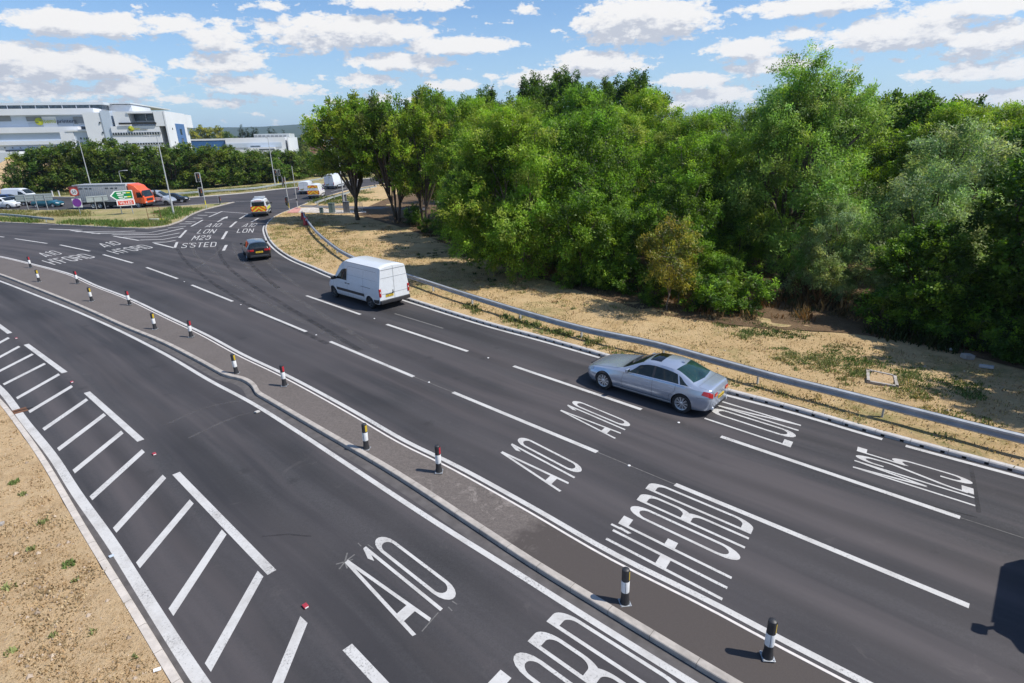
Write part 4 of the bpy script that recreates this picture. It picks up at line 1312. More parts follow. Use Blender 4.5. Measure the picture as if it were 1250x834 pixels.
# ---- the patrol van with a light bar
pv, psh, pd = panel_van('patrol_van', 'white patrol van with an orange striped tailgate and roof light bar entering the slip lane', L=5.0, H=2.15, W=.96, wb=3.1, glazed=True, side='high_vis', nose=.95, detail=False)
mb = MB(); mb.box((pd[3] - .008, 0, 1.52), (.012, 1.45, .62)); mb.build('rear_window', M['glass'], pv)
chevrons(pv, pd[3] - .02, -.86, .86, .66, 1.30, 3)
psh.panel('side_marking', M['yelgreen'], pv, [((pd[4] - .6, 2.95), (pd[3] + .1, 2.95), (pd[3] + .1, 3.75), (pd[4] - .6, 3.75))], .012, sides=(1, -1))
mb = MB(); mb.bbox((pd[5] - .6, 0, 2.23), (.32, 1.3, .14), .04); mb.build('light_bar', M['lens'], pv, True)
mb = MB(); mb.bbox((-1.0, 0, 2.17), (1.6, 1.2, .06), .02); mb.build('roof_rack', M['silver2'], pv, True)
mb = MB(); mb.box((pd[3] - .012, 0, 1.96), (.01, 1.1, .12), 0); mb.box((pd[3] - .018, 0, 1.96), (.004, .9, .06), 1); mb.build('rear_sign', [M['signwhite'], M['signred']], pv)
pv.rotation_euler = (0, 0, 0)
a, b = G(340 - 12, 259), G(326.5, 266.5)
def heading(t, px_rear, px_front, r, ctr=None):
    """rear centre on the ground and a point ahead of it"""
    a, b = G(*px_rear), G(*px_front); d = (b - a).normalized()
    t.rotation_euler = (0, 0, math.atan2(d.y, d.x)); t.location = a - d * r + Vector((0, 0, .005))
heading(pv, (317.5, 265), (331, 252), pd[3])

# ---- the small white van with chevron doors, and the van beyond it
cv, csh, cd = panel_van('chevron_van', 'small white van with orange striped rear doors beside the far barrier', L=5.0, H=2.3, W=.98, wb=3.1, side='high_vis', nose=.95, detail=False)
chevrons(cv, cd[3] - .012, -.78, .78, 1.72, 2.10, 2); chevrons(cv, cd[3] - .012, -.86, .86, .70, 1.30, 3)
mb = MB(); mb.box((cd[3] - .012, 0, 1.5), (.01, 1.4, .24), 0)
for k in range(6): mb.box((cd[3] - .0185, -.5 + k * .2, 1.5), (.003, .13, .14), 1)
mb.build('rear_lettering_panel', [M['signwhite'], M['cladmid']], cv)
mb = MB()
csh.panel('door_emblem', M['signblue'], cv, [((.35, 3.95), (-.25, 3.95), (-.15, 4.2), (.25, 4.2))], .012, sides=(1, -1))
heading(cv, (383.5, 243.2), (397, 236.8), cd[3])
wv, wsh, wdm = panel_van('white_van', 'plain white van half hidden behind the van with orange striped doors', L=5.2, H=2.2, W=.98, wb=3.2, detail=False)
heading(wv, (372, 237.5), (388, 230.5), wdm[3])
fv, fsh, fd = panel_van('box_van', 'tall white van farthest along the road behind the tree trunk', L=5.9, H=2.75, W=1.02, wb=3.6, detail=False)
heading(fv, (402.5, 231.2), (425, 226.2), fd[3])


# ---- small cars
def hatch(name, label, mat, L=4.4, H=1.45, W=.90, wb=2.65, tall=0.0, estate=True, detail=True, glassm=None, trim=None, plate_mat=None):
    f, r = L / 2, -L / 2; h = H; belt = .92 + tall
    cow = f - 1.15; rf = cow - .72
    re = r + (.18 if estate else .55)          # where the tailgate meets the roof
    sh = Shell(
        zb=[(r, .36), (r + .2, .25), (0, .2 + tall * .3), (f - .3, .2 + tall * .3), (f, .32)],
        ws=[(r, W * .72), (r + .25, W * .90), (r + .6, W * .93), (f - .6, W * .92), (f - .15, W * .72), (f, W * .5)],
        zm=[(r, .6 + tall), (0, .58 + tall), (f, .5 + tall)],
        wm=[(r, W * .80), (r + .2, W * .95), (r + .6, W), (f - .7, W), (f - .2, W * .82), (f, W * .58)],
        zs=[(r, .88 + tall), (r + .3, belt + .06), (0, belt), (cow, belt - .05), (f - .4, .76 + tall), (f - .06, .66 + tall), (f, .60 + tall)],
        wb=[(r, W * .76), (r + .2, W * .90), (r + .6, W * .94), (cow, W * .93), (f - .4, W * .84), (f, W * .52)],
        wr=[(r, W * .70), (r + .06, W * .72), (re + .1, W * .64), (0, W * .64), (rf, W * .64), (cow - .05, W * .80), (cow + .1, W * .82), (f - .3, W * .72), (f, W * .45)],
        zr=[(r, .95 + tall), (r + .06, 1.0 + tall), (re, h - .14), (re + .4, h - .09), (0, h - .07), (rf, h - .14), (cow - .08, belt + .08), (cow + .05, belt + .01), (f - .4, .80 + tall), (f, .63 + tall)],
        zt=[(r, .98 + tall), (r + .06, 1.03 + tall), (re, h - .06), (re + .4, h - .015), (0, h), (rf, h - .07), (cow - .08, belt + .12), (cow + .05, belt + .05), (f - .4, .86 + tall), (f, .66 + tall)])
    t = thing(name, label, 'car')
    xf = f - .86; xr = xf - wb; wr = .31 + tall * .25
    body = sh.body('body', [mat], t, (xf, xr), wr + .04, W - .05, 40)
    S = (1, -1); gm = glassm or M['glass']
    mid = (rf + .05 + re) / 2
    sh.panel('window', gm, t, [((cow - .28, 4.1), (mid + .1, 4.1), (mid + .1, 4.85), (rf - .02, 4.82))], .005, sides=S)
    sh.panel('window', gm, t, [((mid + .02, 4.1), (r + .75, 4.12), (r + .85, 4.8), (mid + .02, 4.85))], .005, sides=S)
    sh.panel('window', gm, t, [((r + .68, 4.14), (r + .36, 4.2), (re + .42, 4.7), (r + .78, 4.78))], .005, sides=S, nu=3)
    sh.panel('windscreen', gm, t, [((cow - .1, 5.1), (cow - .04, 7), (rf, 7), (rf - .02, 5.15))], .006, mirror_join=True, nu=8, nv=6)
    sh.panel('rear_window', gm, t, [((re + .03, 5.15), (re + .02, 7), (r + .05, 7), (r + .05, 5.1))] if estate else [((re + .06, 5.15), (re + .04, 7), (r + .09, 7), (r + .1, 5.1))], .008, mirror_join=True, nu=8, nv=6)
    rear_lamp(sh, t, ((r + .34, 3.55), (r + .02, 3.5), (r + .02, 4.1), (r + .30, 4.05)))
    for sg in S:
        mb = MB(); mb.bbox((r - .004, sg * W * .58, .84 + tall), (.03, .3, .15), .01); mb.build('tail_light', M['taillight'], t, True)
    sh.panel('headlight', M['lens'], t, [((f - .42, 4.05), (f - .1, 3.95), (f - .08, 3.4), (f - .36, 3.5))], .01, sides=S)
    mb = MB(); mb.bbox((r + .01, 0, .40 + tall * .5), (.12, W * 1.5, .16), .03); mb.build('rear_bumper', trim or M['blackplastic'], t, True)
    mb = MB(); mb.bbox((f - .02, 0, .42 + tall * .6), (.10, W * 1.05, .22), .03); mb.build('grille', M['blackplastic'], t, True)
    plate(t, (r - .018, 0, .70 + tall), .52, .12, Matrix.Identity(3), plate_mat or M['yplate'], detail); plate(t, (f + .04, 0, .42 + tall * .5), .5, .11, Matrix.Rotation(math.pi, 3, 'Z'), M['wplate'], detail)
    mirror(t, cow - .25, W - .03, belt + .08, mat, .9)
    if detail: sh.seam('shut_lines', M['blackplastic'], body, [[(cow - .2, 4), (cow - .18, 3), (cow - .2, 2.3)], [(mid + .05, 4.05), (mid + .05, 2.3)]], .01)
    for x in (xf, xr):
        for sg in S: wheel(t, x, sg * (W - .12), wr, .21, 5 if not detail else 8)
    return t, sh, (xf, xr, f, r)


dk, dsh, dd = hatch('hatchback_car', 'dark brown hatchback with red tail lights following the patrol van', M['darkred'], 4.55, 1.46, .92, 2.65)
heading(dk, (318.5, 318.5), (307, 304), dd[3])
tl, _, td = hatch('teal_hatchback', 'teal hatchback waiting behind the lorry on the far road', M['teal'], 4.4, 1.42, .88, 2.6, estate=False, detail=False)
sv_, _, sd_ = hatch('white_crossover', 'white crossover car leftmost on the far road with black bumpers', M['vanwhite'], 4.5, 1.62, .92, 2.65, tall=.12, detail=False)
bk, _, _ = hatch('black_car', 'black car queueing between the white crossover and the teal hatchback', M['blackpaint'], 4.3, 1.42, .88, 2.6, detail=False)
bl, _, _ = hatch('blue_car', 'blue car in the far lane partly hidden by the white crossover', M['bluepaint'], 4.2, 1.48, .88, 2.6, detail=False)
rd, _, _ = hatch('maroon_car', 'maroon car hidden behind the tail of the teal hatchback', M['redpaint'], 4.2, 1.5, .88, 2.6, detail=False)
bf, _, _ = hatch('dark_car', 'dark car at the head of the queue ahead of the silver van', M['blackpaint'], 4.2, 1.5, .88, 2.6, detail=False)
wn, _, nd_ = panel_van('white_panel_van', 'white van in the far lane behind the grey sign back', L=5.4, H=2.3, W=1.0, wb=3.2, detail=False)
gv, gsh, gd = panel_van('silver_van', 'pale silver van stopped just ahead of the orange cabbed lorry', L=5.3, H=2.25, W=.98, wb=3.1, mat=M['silver2'], detail=False)
def on_far_road(t, px, py, rot=None, ahead=8):
    """centre of the vehicle on the far road, heading right"""
    p = G(px, py); q = G(px + ahead, py - .12)
    t.location = p + Vector((0, 0, .005)); t.rotation_euler = (0, 0, rot if rot is not None else R(-2))
on_far_road(tl, 60, 252.8, R(-1)); on_far_road(sv_, 6.5, 254.2, R(-3)); on_far_road(bk, 25.5, 250.8, R(-2)); on_far_road(bl, 13, 248, R(-2)); on_far_road(rd, 42, 249.4, R(-2)); on_far_road(wn, 29, 246.6, R(-2)); on_far_road(gv, 192.5, 250.6, R(4)); on_far_road(bf, 214, 247.4, R(14))


# ---- the lorry
def lorry(label, cabmat, curtain):
    t = thing('lorry', label, 'lorry')
    L = 11.2; f, r = L / 2, -L / 2; H = 3.55; W = 1.25
    cb = f - 2.35
    # box with curtain sides
    mb = MB(); mb.bbox(((cb + r) / 2 - .1, 0, (H + 1.05) / 2), (cb - r - .2, 2 * W, H - 1.05), .03)
    o = mb.build('curtain_side_body', curtain, t, True)
    mb = MB()
    n = 26
    for sg in (1, -1):
        for k in range(n):
            x = r + .15 + (cb - r - .5) * k / (n - 1); mb.box((x, sg * (W + .004), (H + 1.15) / 2), (.035, .012, H - 1.5))
    mb.build('curtain_straps', M['roofgrey'], o)
    mb = MB()
    for sg in (1, -1):
        mb.box(((cb + r) / 2 - .1, sg * W, 1.08), (cb - r - .2, .05, .12)); mb.box(((cb + r) / 2 - .1, sg * W, H - .05), (cb - r - .2, .05, .14))
    mb.build('side_rail', M['steel'], t)
    mb = MB()
    for sg in (1, -1):
        for x0, ws in ((r + 1.0, (.75, .55, .5)), (r + 5.3, (.6, .55, .5))):
            x = x0
            for w in ws:
                nl = int(w / .13)
                for i in range(nl): mb.box((x + i * .135, sg * (W + .012), H - .55), (.09, .008, .19 if (i * 7) % 3 else .15))
                x += w + .22
    mb.build('lettering', M['black'], t)
    # rear doors with their coloured graphic
    e = r - .02
    mb = MB(); mb.box((e, 0, (H + 1.1) / 2), (.03, 2 * W - .08, H - 1.2), 0)
    mb.box((e - .02, 0, 3.02), (.012, 2 * W - .12, .95), 1); mb.box((e - .02, .3, 2.36), (.012, 1.7, .3), 2); mb.box((e - .02, -.95, 1.8), (.012, .5, 1.3), 4)
    mb.lathe([(.62, e - .034), (.001, e - .036)], 24, 3, 'X', (0, .15, 1.95))
    mb.build('rear_doors', [M['signwhite'], M['redpaint'], M['orange'], M['signblue'], M['navy']], t)
    # chassis
    mb = MB(); mb.box((0, 0, .82), (L - .6, .9, .28)); mb.box((-.6, .9, .68), (2.2, .4, .5)); mb.box((-.6, -.9, .68), (2.2, .4, .5)); mb.box((r + .15, 0, .6), (.1, 2.3, .14))
    mb.build('chassis', M['blackplastic'], t)
    # cab: sloped screen, roof deflector
    prof = [(cb, .75), (f - .05, .62), (f, .75), (f - .02, 1.55), (f - .42, 2.55), (f - .75, 2.68), (f - 1.25, 3.25), (cb + .25, 3.56), (cb, 3.56)]
    bm = bmesh.new()
    A = [bm.verts.new((x, -1.22, z)) for x, z in prof]; B = [bm.verts.new((x, 1.22, z)) for x, z in prof]
    k = len(prof)
    bm.faces.new(A); bm.faces.new(B[::-1])
    for i in range(k): bm.faces.new((A[i], B[i], B[(i + 1) % k], A[(i + 1) % k]))
    bmesh.ops.recalc_face_normals(bm, faces=bm.faces)
    bmesh.ops.bevel(bm, geom=[e_ for e_ in bm.edges], offset=.09, segments=3, profile=.6, affect='EDGES')
    me = bpy.data.meshes.new('cab'); bm.to_mesh(me); bm.free(); me.materials.append(cabmat)
    me.polygons.foreach_set('use_smooth', [True] * len(me.polygons)); me.set_sharp_from_angle(angle=R(40))
    cab = link('cab', me, t)
    mb = MB(); mb.add([(f - .03, -1.05, 1.62), (f - .03, 1.05, 1.62), (f - .40, 1.0, 2.52), (f - .40, -1.0, 2.52)], [(0, 1, 2, 3)])
    mb.v = [(x + .03, y, z + .012) for x, y, z in mb.v]; mb.build('windscreen', M['glass'], t)
    for sg in (1, -1):
        y = sg * 1.226
        mb = MB(); mb.add([(f - .22, y, 1.55), (f - 1.15, y, 1.5), (f - 1.15, y, 2.3), (f - .48, y, 2.3)], [(0, 1, 2, 3)]); mb.build('window', M['glass'], t)
        mb = MB()
        for q in (((f - .12, .95), (f - .12, 1.5)), ((f - 1.25, .8), (f - 1.25, 2.6))):
            mb.box(((q[0][0]), y, (q[0][1] + q[1][1]) / 2), (.02, .008, q[1][1] - q[0][1]))
        mb.box((f - .7, y, 1.22), (.22, .02, .05)); mb.build('door_gaps', M['seam'], cab)
        mb = MB(); mb.bbox((f + .05, sg * 1.48, 2.1), (.14, .26, .62), .04); mb.tube([(f - .2, sg * 1.2, 2.35), (f + .02, sg * 1.45, 2.35)], .02, 6); mb.tube([(f - .2, sg * 1.2, 1.75), (f + .02, sg * 1.45, 1.85)], .02, 6); mb.build('wing_mirror', M['blackplastic'], t, True)
        mb = MB(); mb.bbox((f + .0, sg * .95, .82), (.06, .36, .18), .02); mb.build('headlight', M['lens'], t, True)
    mb = MB(); mb.bbox((f + .005, 0, 1.2), (.05, 1.5, .36), .02); mb.build('grille', M['blackplastic'], t, True)
    mb = MB(); mb.bbox((f - .02, 0, .55), (.16, 2.3, .32), .05); mb.build('front_bumper', M['blackplastic'], t, True)
    for x in (f - 1.25, r + 2.6, r + 3.7):
        for sg in (1, -1):
            w_ = wheel(t, x, sg * 1.08, .48, .28, 6, M['roofgrey'])
    return t


lr = lorry('orange cabbed lorry with a grey curtain side stopped on the far road', M['orange'], M['curtain'])
lr.scale = (.91, 1, .97)
lr.location = G(144, 253.6) + Vector((0, 0, .005)); lr.rotation_euler = (0, 0, R(-1))
# a second lorry is just entering from the right: only its shadow reaches the picture
nl = dup(lr, (0, 0, 0), 0, label='second lorry just outside the right edge whose shadow falls on the road')
# bring it to where its shadow falls: the shadow of the top front edge of the cab body
def _lorry_pos():
    d = (G(824, 591.5) - G(1183, 740)).normalized()          # lane direction
    tip = G(1229, 784)                                        # shadow of the near top corner at the front
    sh = Vector((-.975, .225, 0)) / math.tan(R(53))           # shadow run per metre of height
    n = Vector((-d.y, d.x, 0))
    corner = tip - sh * 2.95
    c = corner - n * 1.2 - d * (11.2 / 2 - .9)
    return Vector((c.x, c.y, .005)), math.atan2(d.y, d.x)
nl.location, _a = _lorry_pos(); nl.rotation_euler = (0, 0, _a); nl.scale = (1, 1, 1)
for c_ in list(nl.children):          # far mirror removed so that no shadow of it falls on the road
    if c_.name.startswith('wing_mirror') and sum(v.co.y for v in c_.data.vertices) < 0: bpy.data.objects.remove(c_, do_unlink=True)
for c_ in list(nl.children):
    if c_.name.startswith('wing_mirror'): c_.scale = (1, 1, .3); c_.location = (0, 0, 2.1 * .7)  # unseen near mirror flattened so that it casts a thinner shadow

# ------------------------------------------------------------------ bollards on the median
def bollard_proto(refl, label):
    t = thing('bollard', label, 'bollard', group='flexible bollards along the median')
    r = .077
    mb = MB(); mb.bbox((0, 0, .008), (.22, .22, .016), .004)
    for sx in (-1, 1):
        for sy in (-1, 1): mb.lathe([(.014, .016), (.014, .03), (.001, .031)], 6, 0, 'Z', (sx * .09, sy * .09, 0))
    mb.build('base_plate', M['steel'], t, True)
    mb = MB(); mb.lathe([(.100, .016), (.096, .05), (r * 1.02, .16), (r, .30), (r, .80), (r * .93, .835), (r * .6, .855), (.001, .86)], 20); mb.build('post', M['blackplastic'], t, True)
    mb = MB(); mb.lathe([(r + .003, .30), (r + .004, .305), (r + .004, .565), (r + .003, .57)], 20, caps=False)
    mb.box((-.02, -(r + .004), .435), (.006, .003, .26), 1, rz=R(0)); mb.build('sleeve', [M['bolwhite'], M['blackplastic']], t, True)
    mb = MB(); n = 12; A, B = [], []
    for i in range(n + 1):
        a = R(2 - 54 + 108 * i / n); A.append(((r + .004) * math.cos(a), (r + .004) * math.sin(a), .60)); B.append(((r + .004) * math.cos(a), (r + .004) * math.sin(a), .805))
    mb.strip(A, B); mb.build('reflector', refl, t, True)
    return t


BOL = [((936, 806.2), 1, 'flexible bollard with a plain black top nearest the bottom right corner'),
       ((762.4, 740), 1, 'flexible bollard with an amber strip beside the HFORD lettering, second nearest'),
       ((536.1, 579), 0, 'red topped bollard beside the A10 lettering, nearest of the red ones'),
       ((447.7, 551), 1, 'amber topped bollard just left of the nearest red topped one'),
       ((348, 473.2), 0, 'red topped bollard facing the bend in the median kerb'),
       ((289.3, 458.3), 1, 'amber topped bollard right behind the bend in the median kerb'),
       ((234, 413.3), 0, 'red topped bollard, third nearest of the red ones'),
       ((190, 403.8), 1, 'amber topped bollard, fourth nearest of the amber ones'),
       ((159, 373.6), 0, 'red topped bollard, fourth nearest of the red ones'),
       ((112.8, 369.3), 1, 'amber topped bollard near the median kerb, second farthest of the amber ones'),
       ((95.5, 347.2), 0, 'red topped bollard, second farthest of the red ones'),
       ((48.5, 345.6), 1, 'amber topped bollard, farthest of the amber ones'),
       ((38.2, 327.8), 0, 'red topped bollard, farthest of all, by the far HFORD lettering')]
_p = [None, None]
for pos, kind, lab in BOL:
    if _p[kind] is None:
        o = _p[kind] = bollard_proto(M['bolyel'] if kind else M['bolred'], lab); o.location = G(*pos, .0) + Vector((0, 0, .07)); o.rotation_euler = (0, 0, R(random.uniform(-8, 8)))
    else: o = dup(_p[kind], G(*pos, 0.0) + Vector((0, 0, .07)), R(random.uniform(-8, 8)), label=lab)
    o.rotation_euler.x = R(random.uniform(-1.5, 1.5)); o.rotation_euler.y = R(random.uniform(-1.5, 1.5))
    o.location.z = .085


# ------------------------------------------------------------------ crash barriers
def barrier(name, label, pts, side, ztop=.65, post=4.0, mat=None, beam_h=.31, start=.6):
    """pts = ground line of the beam; side = +1 when the road lies to the left of travel"""
    mat = mat or M['rail']
    t = thing(name, label, 'crash barrier', setz([pts[0]], .1)[0])
    o0 = t.location.copy()
    P = smooth(pts, .8)
    h = beam_h
    prof = [(-.035, 0), (.0, .0), (.09, -.03), (.095, -.085), (.018, -.128), (.0, -.155), (.018, -.182), (.095, -.225), (.085, -.265), (.02, -.302), (-.01, -.31)]
    prof = [(d, z * h / .31) for d, z in prof]
    rows = []
    N = normals(P)
    for d, z in prof: rows.append([p + n * d * side + Vector((0, 0, ztop + z)) - o0 for p, n in zip(setz(P, .1), N)])
    mb = MB()
    for a, b in zip(rows, rows[1:]): mb.strip(a, b)
    back = [[q - n * .006 * side for q, n in zip(rw, N)] for rw in rows]
    for a, b in zip(back, back[1:]): mb.strip(a, b)
    mb.strip(rows[0], back[0]); mb.strip(rows[-1], back[-1])
    beam = mb.build('beam', mat, t, True, 28)
    # splice bolts and lap joints
    L = cumlen(P); s = start; i = 0; mbj = MB()
    while s < L[-1]:
        while i < len(L) - 2 and L[i + 1] < s: i += 1
        tt = (s - L[i]) / max(1e-6, L[i + 1] - L[i]); c = P[i].lerp(P[i + 1], tt); n = N[i] * side; d = (P[i + 1] - P[i]).normalized(); a = math.atan2(d.y, d.x)
        base = Vector((c.x, c.y, .1)) - o0
        mb = MB(); q = base - n * .10
        mb.box(q + Vector((0, 0, (ztop - .06) / 2 - .05)), (.008, .10, ztop - .06 + .1), 0, a); mb.box(q + d * .02 + n * .05 + Vector((0, 0, (ztop - .06) / 2 - .05)), (.05, .008, ztop + .04), 0, a); mb.box(q + d * .02 - n * .05 + Vector((0, 0, (ztop - .06) / 2 - .05)), (.05, .008, ztop + .04), 0, a)
        mb.box(base - n * .03 + Vector((0, 0, ztop - .155 * h / .31)), (.06, .10, .2 * h / .31), 0, a)
        mb.build('post', mat, t)
        for dz in (-.05, -.26):
            mbj.box(base + n * .078 + d * .15 + Vector((0, 0, ztop + dz * h / .31)), (.03, .02, .03), 0, a)
        mbj.box(base + n * .001 + d * .16 + Vector((0, 0, ztop - .155 * h / .31)), (.025, .02, .03), 0, a)
        s += post
    mbj.build('bolts', M['steel'], beam)
    return t


Z = .75
RAIL = [Vector((25, 6.2, 0))] + [G(x, y, Z) for x, y in [(1250, 529.7), (1130, 500.5), (1015, 472), (960, 458.8), (876, 436.5), (804, 417), (715.2, 398.5), (660, 384), (600, 366.3), (556.8, 353), (489.6, 331.5), (455, 321), (431.5, 312.5), (415, 304), (400.6, 293.5), (387.6, 282.5), (377.6, 271), (368.5, 258)]]
barrier('guard_rail', 'long galvanised steel barrier along the verge on the right', setz(RAIL, 0), 1, ztop=.64)
Z = .7
barrier('guard_rail', 'short dull steel barrier on the traffic island at the left edge', setz([G(x, y, Z) for x, y in [(-60, 257.5), (-20, 259.5), (0, 260.6), (25, 262.5), (50, 265), (66, 266.5)]], 0), -1, ztop=.62, post=3.2, mat=M['rail_old'])
barrier('guard_rail', 'pale barrier along the far verge in front of the trees', setz([G(x, y, Z) for x, y in [(150, 240), (178, 238.5), (210, 236.6), (250, 233.6), (310, 229.4), (345, 224), (383, 219.5), (400, 216)]], 0), -1, ztop=.7, post=4, mat=M['rail_old'])
barrier('guard_rail', 'short barrier curving beside the grass right of the orange striped van', setz([G(x, y, Z) for x, y in [(384.5, 247), (391, 244.5), (402, 241), (418, 236.3), (440, 230.5), (460, 226.8)]], 0), 1, ztop=.7, post=4, mat=M['rail_old'])


def plumb(base, px, py):
    """height of the thing standing at base whose top the photograph shows at px, py"""
    return AT(px, py, base.y).z - base.z


# ------------------------------------------------------------------ lamp columns
def lamp(label, base, top, arm, r=.09):
    b = G(*base, .1); h = plumb(b, *top)
    t = thing('street_lamp', label, 'street lamp', b)
    mb = MB(); mb.tube([(0, 0, -.1), (0, 0, 1.6)], r * 1.25, 12); mb.tube([(0, 0, 1.55), (0, 0, h * .5), (0, 0, h)], [r, r * .8, r * .55], 12)
    p = mb.build('column', M['lampgrey'], t, True)
    d = Vector(arm)
    mb = MB(); mb.tube([(0, 0, h - .06), d * .25 + Vector((0, 0, h + .02)), d * .8 + Vector((0, 0, h + .08))], [.045, .04, .035], 8); mb.build('arm', M['lampgrey'], t, True)
    mb = MB(); Mx = Matrix.Rotation(math.atan2(d.y, d.x), 3, 'Z'); mb.bbox(d * 1.15 + Vector((0, 0, h + .09)), (.8, .32, .12), .04, 0, Mx); mb.box(d * 1.15 + Vector((0, 0, h + .022)), (.6, .22, .012), 1, math.atan2(d.y, d.x))
    mb.build('lantern', [M['lampgrey'], M['lens']], t, True)
    return t


lamp('tall street lamp on the end of the traffic island by the green sign', (212.4, 262.2), (191.8, 166.5), (-1, -.15, 0))
lamp('tall street lamp rising behind the grey curtain sided lorry', (113.5, 237), (95.3, 171.5), (-.9, .3, 0))
lamp('tall street lamp on the far verge in front of the white low building', (336.2, 227.5), (328, 168.5), (.2, -1, 0), .1)
lamp('short street lamp behind the lorry roof', (152.5, 240), (146.2, 209), (.9, .1, 0), .06)
lamp('street lamp column beside the dark cabinet under the lone tree', (421, 256), (412.8, 170), (-.6, .7, 0), .08)


# ------------------------------------------------------------------ traffic signals
def signal_head(parent, c, rz, lit=None):
    Mx = Matrix.Rotation(rz, 3, 'Z')
    mb = MB(); c = Vector(c)
    mb.bbox(c, (.22, .32, .95), .03, 0, Mx); mb.box(c + Mx @ Vector((.10, 0, 0)), (.02, .62, 1.2), 1, M=Mx)
    hd = mb.build('signal_head', [M['blackplastic'], M['blackplastic']], parent)
    mb = MB()
    for a, b in (((.09, .335, 0), None),):
        for s in (1, -1):
            mb.box(c + Mx @ Vector((.095, s * .305, 0)), (.03, .05, 1.22), 0, M=Mx); mb.box(c + Mx @ Vector((.095, 0, s * .6)), (.03, .62, .05), 0, M=Mx)
    mb.build('backing_border', M['lampgrey'], hd)
    for k, mm in enumerate((M['taillight'], M['amber'], M['greenlens'])):
        mb = MB(); o = c + Mx @ Vector((-.115, 0, .28 - .28 * k))
        mb.lathe([(.10, 0), (.07, -.012), (.001, -.016)], 12, 0, 'X', o); mb.build('lens', mm, hd, True)
    return hd


M['greenlens'] = plain('green_lens', (.02, .12, .08), .2, coat=.5)


def signal(label, base, top, heads, arm=None):
    b = G(*base, .1); h = plumb(b, *top)
    t = thing('traffic_light', label, 'traffic light', b)
    mb = MB(); mb.tube([(0, 0, -.1), (0, 0, h)], .057, 10); mb.tube([(0, 0, .5), (0, 0, 1.1)], .061, 10, 1)
    mb.build('pole', [M['lampgrey'], M['signyel']], t, True)
    for hz, off, rz in heads: signal_head(t, (off[0], off[1], h - hz), rz)
    return t


signal('tall traffic light pole with two heads on the tip of the traffic island', (252, 254.5), (243, 211), [(.6, (-.3, 0), R(150)), (2.6, (-.3, 0), R(150))])
signal('traffic light on the far verge beside the tall street lamp', (340.5, 228.5), (336.5, 207), [(.6, (-.3, 0), R(160)), (.6, (.35, 0), R(-20))])
signal('low traffic light at the kerb left of the patrol van', (269, 250), (266.5, 240.8), [(.4, (0, 0), R(200))])
signal('slim traffic light on the corner kerb beside the red tactile paving', (353.6, 258.2), (346.5, 216), [(3.1, (-.2, 0), R(60)), (.6, (-.28, 0), R(-150))])
mb = MB(); b = G(363.6, 254.2, .1); h = plumb(b, 358.2, 202.5); mb.tube([(0, 0, 0), (0, 0, h)], [.05, .04], 8); mb.bbox((0, -.05, 1.15), (.16, .14, .22), .02, 1)
o = mb.build('pole', [M['lampgrey'], M['blackplastic']]); o.location = b; o.name = 'crossing_post'; tag(o, 'thin grey post with a black push button box at the crossing', 'post')


# ------------------------------------------------------------------ signs
def text_mesh(name, s, size, mat, parent, loc, rot, depth=.012, align='CENTER'):
    cu = bpy.data.curves.new(name, 'FONT'); cu.body = s; cu.size = size; cu.extrude = depth; cu.align_x = align; cu.resolution_u = 3
    o = bpy.data.objects.new('tmp', cu); COL.objects.link(o)
    dg = bpy.context.evaluated_depsgraph_get(); dg.update()
    me = bpy.data.meshes.new_from_object(o.evaluated_get(dg)); me.name = name
    bpy.data.objects.remove(o, do_unlink=True)
    me.materials.clear(); me.materials.append(mat)
    n = link(name, me, parent); n.location = loc; n.rotation_euler = rot
    return n


def sign_frame(a, b):
    """local frame of a sign: x to the right as seen from the road, standing at a"""
    A, B = G(*a, .1), G(*b, .1); d = B - A; return A, math.atan2(d.y, d.x), d.length


# the green direction sign with the red panel under it
A, rz, W = sign_frame((149.5, 262), (162.8, 260.8))
ts = thing('direction_sign', 'green direction sign with a white arrow border and a red panel under it', 'sign', A, rz)
hs = plumb(A, 146, 233.2); ppm = W / 13.4                           # metres per picture pixel here
for x in (0, W):
    mb = MB(); mb.tube([(x, .1, -.2), (x, .1, hs - .1)], .05, 8); mb.build('post', M['steel'], ts, True)
x0, x1 = -9.5 * ppm, W + 5 * ppm; zt, zb = hs, hs - 12.2 * ppm
mb = MB()
mb.prism([(x0 + .6, zb), (x1, zb), (x1, zt), (x0 + .6, zt), (x0, (zb + zt) / 2)], 0, .03, 0, Matrix(((1, 0, 0, 0), (0, 0, 1, 0), (0, 1, 0, 0), (0, 0, 0, 1))))
panel = mb.build('sign_panel', M['signwhite'], ts)
mb = MB(); k = .09
mb.prism([(x0 + .68, zb + k), (x1 - k, zb + k), (x1 - k, zt - k), (x0 + .68, zt - k), (x0 + .2, (zb + zt) / 2)], -.012, 0, 0, Matrix(((1, 0, 0, 0), (0, 0, 1, 0), (0, 1, 0, 0), (0, 0, 0, 1))))
mb.build('green_field', M['signgreen'], panel)
mb = MB()
for r_, (z, ws, wy) in enumerate([(zt - .30, (.55, .4), .4), (zt - .54, (.7,), 0), (zt - .82, (.5, .4), .45), (zt - 1.06, (.6,), 0)]):
    x = x0 + .8 + .06 * r_
    for w in ws: mb.box((x + w / 2, -.016, z), (w, .006, .12)); x += w + .1
    if wy: mb.box((x1 - .5, -.016, z), (wy, .006, .12), 1)
mb.build('lettering', [M['signwhite'], M['signyel']], panel)
mb = MB(); zr = zb - .05
mb.bbox(((x0 + .6 + x1) / 2, .015, zr - .37), (x1 - x0 - .55, .03, .74), .012); rp = mb.build('temporary_panel', M['signwhite'], ts)
mb = MB(); mb.bbox(((x0 + .6 + x1) / 2, -.008, zr - .37), (x1 - x0 - .8, .012, .54), .005); mb.build('red_field', M['signred'], rp)
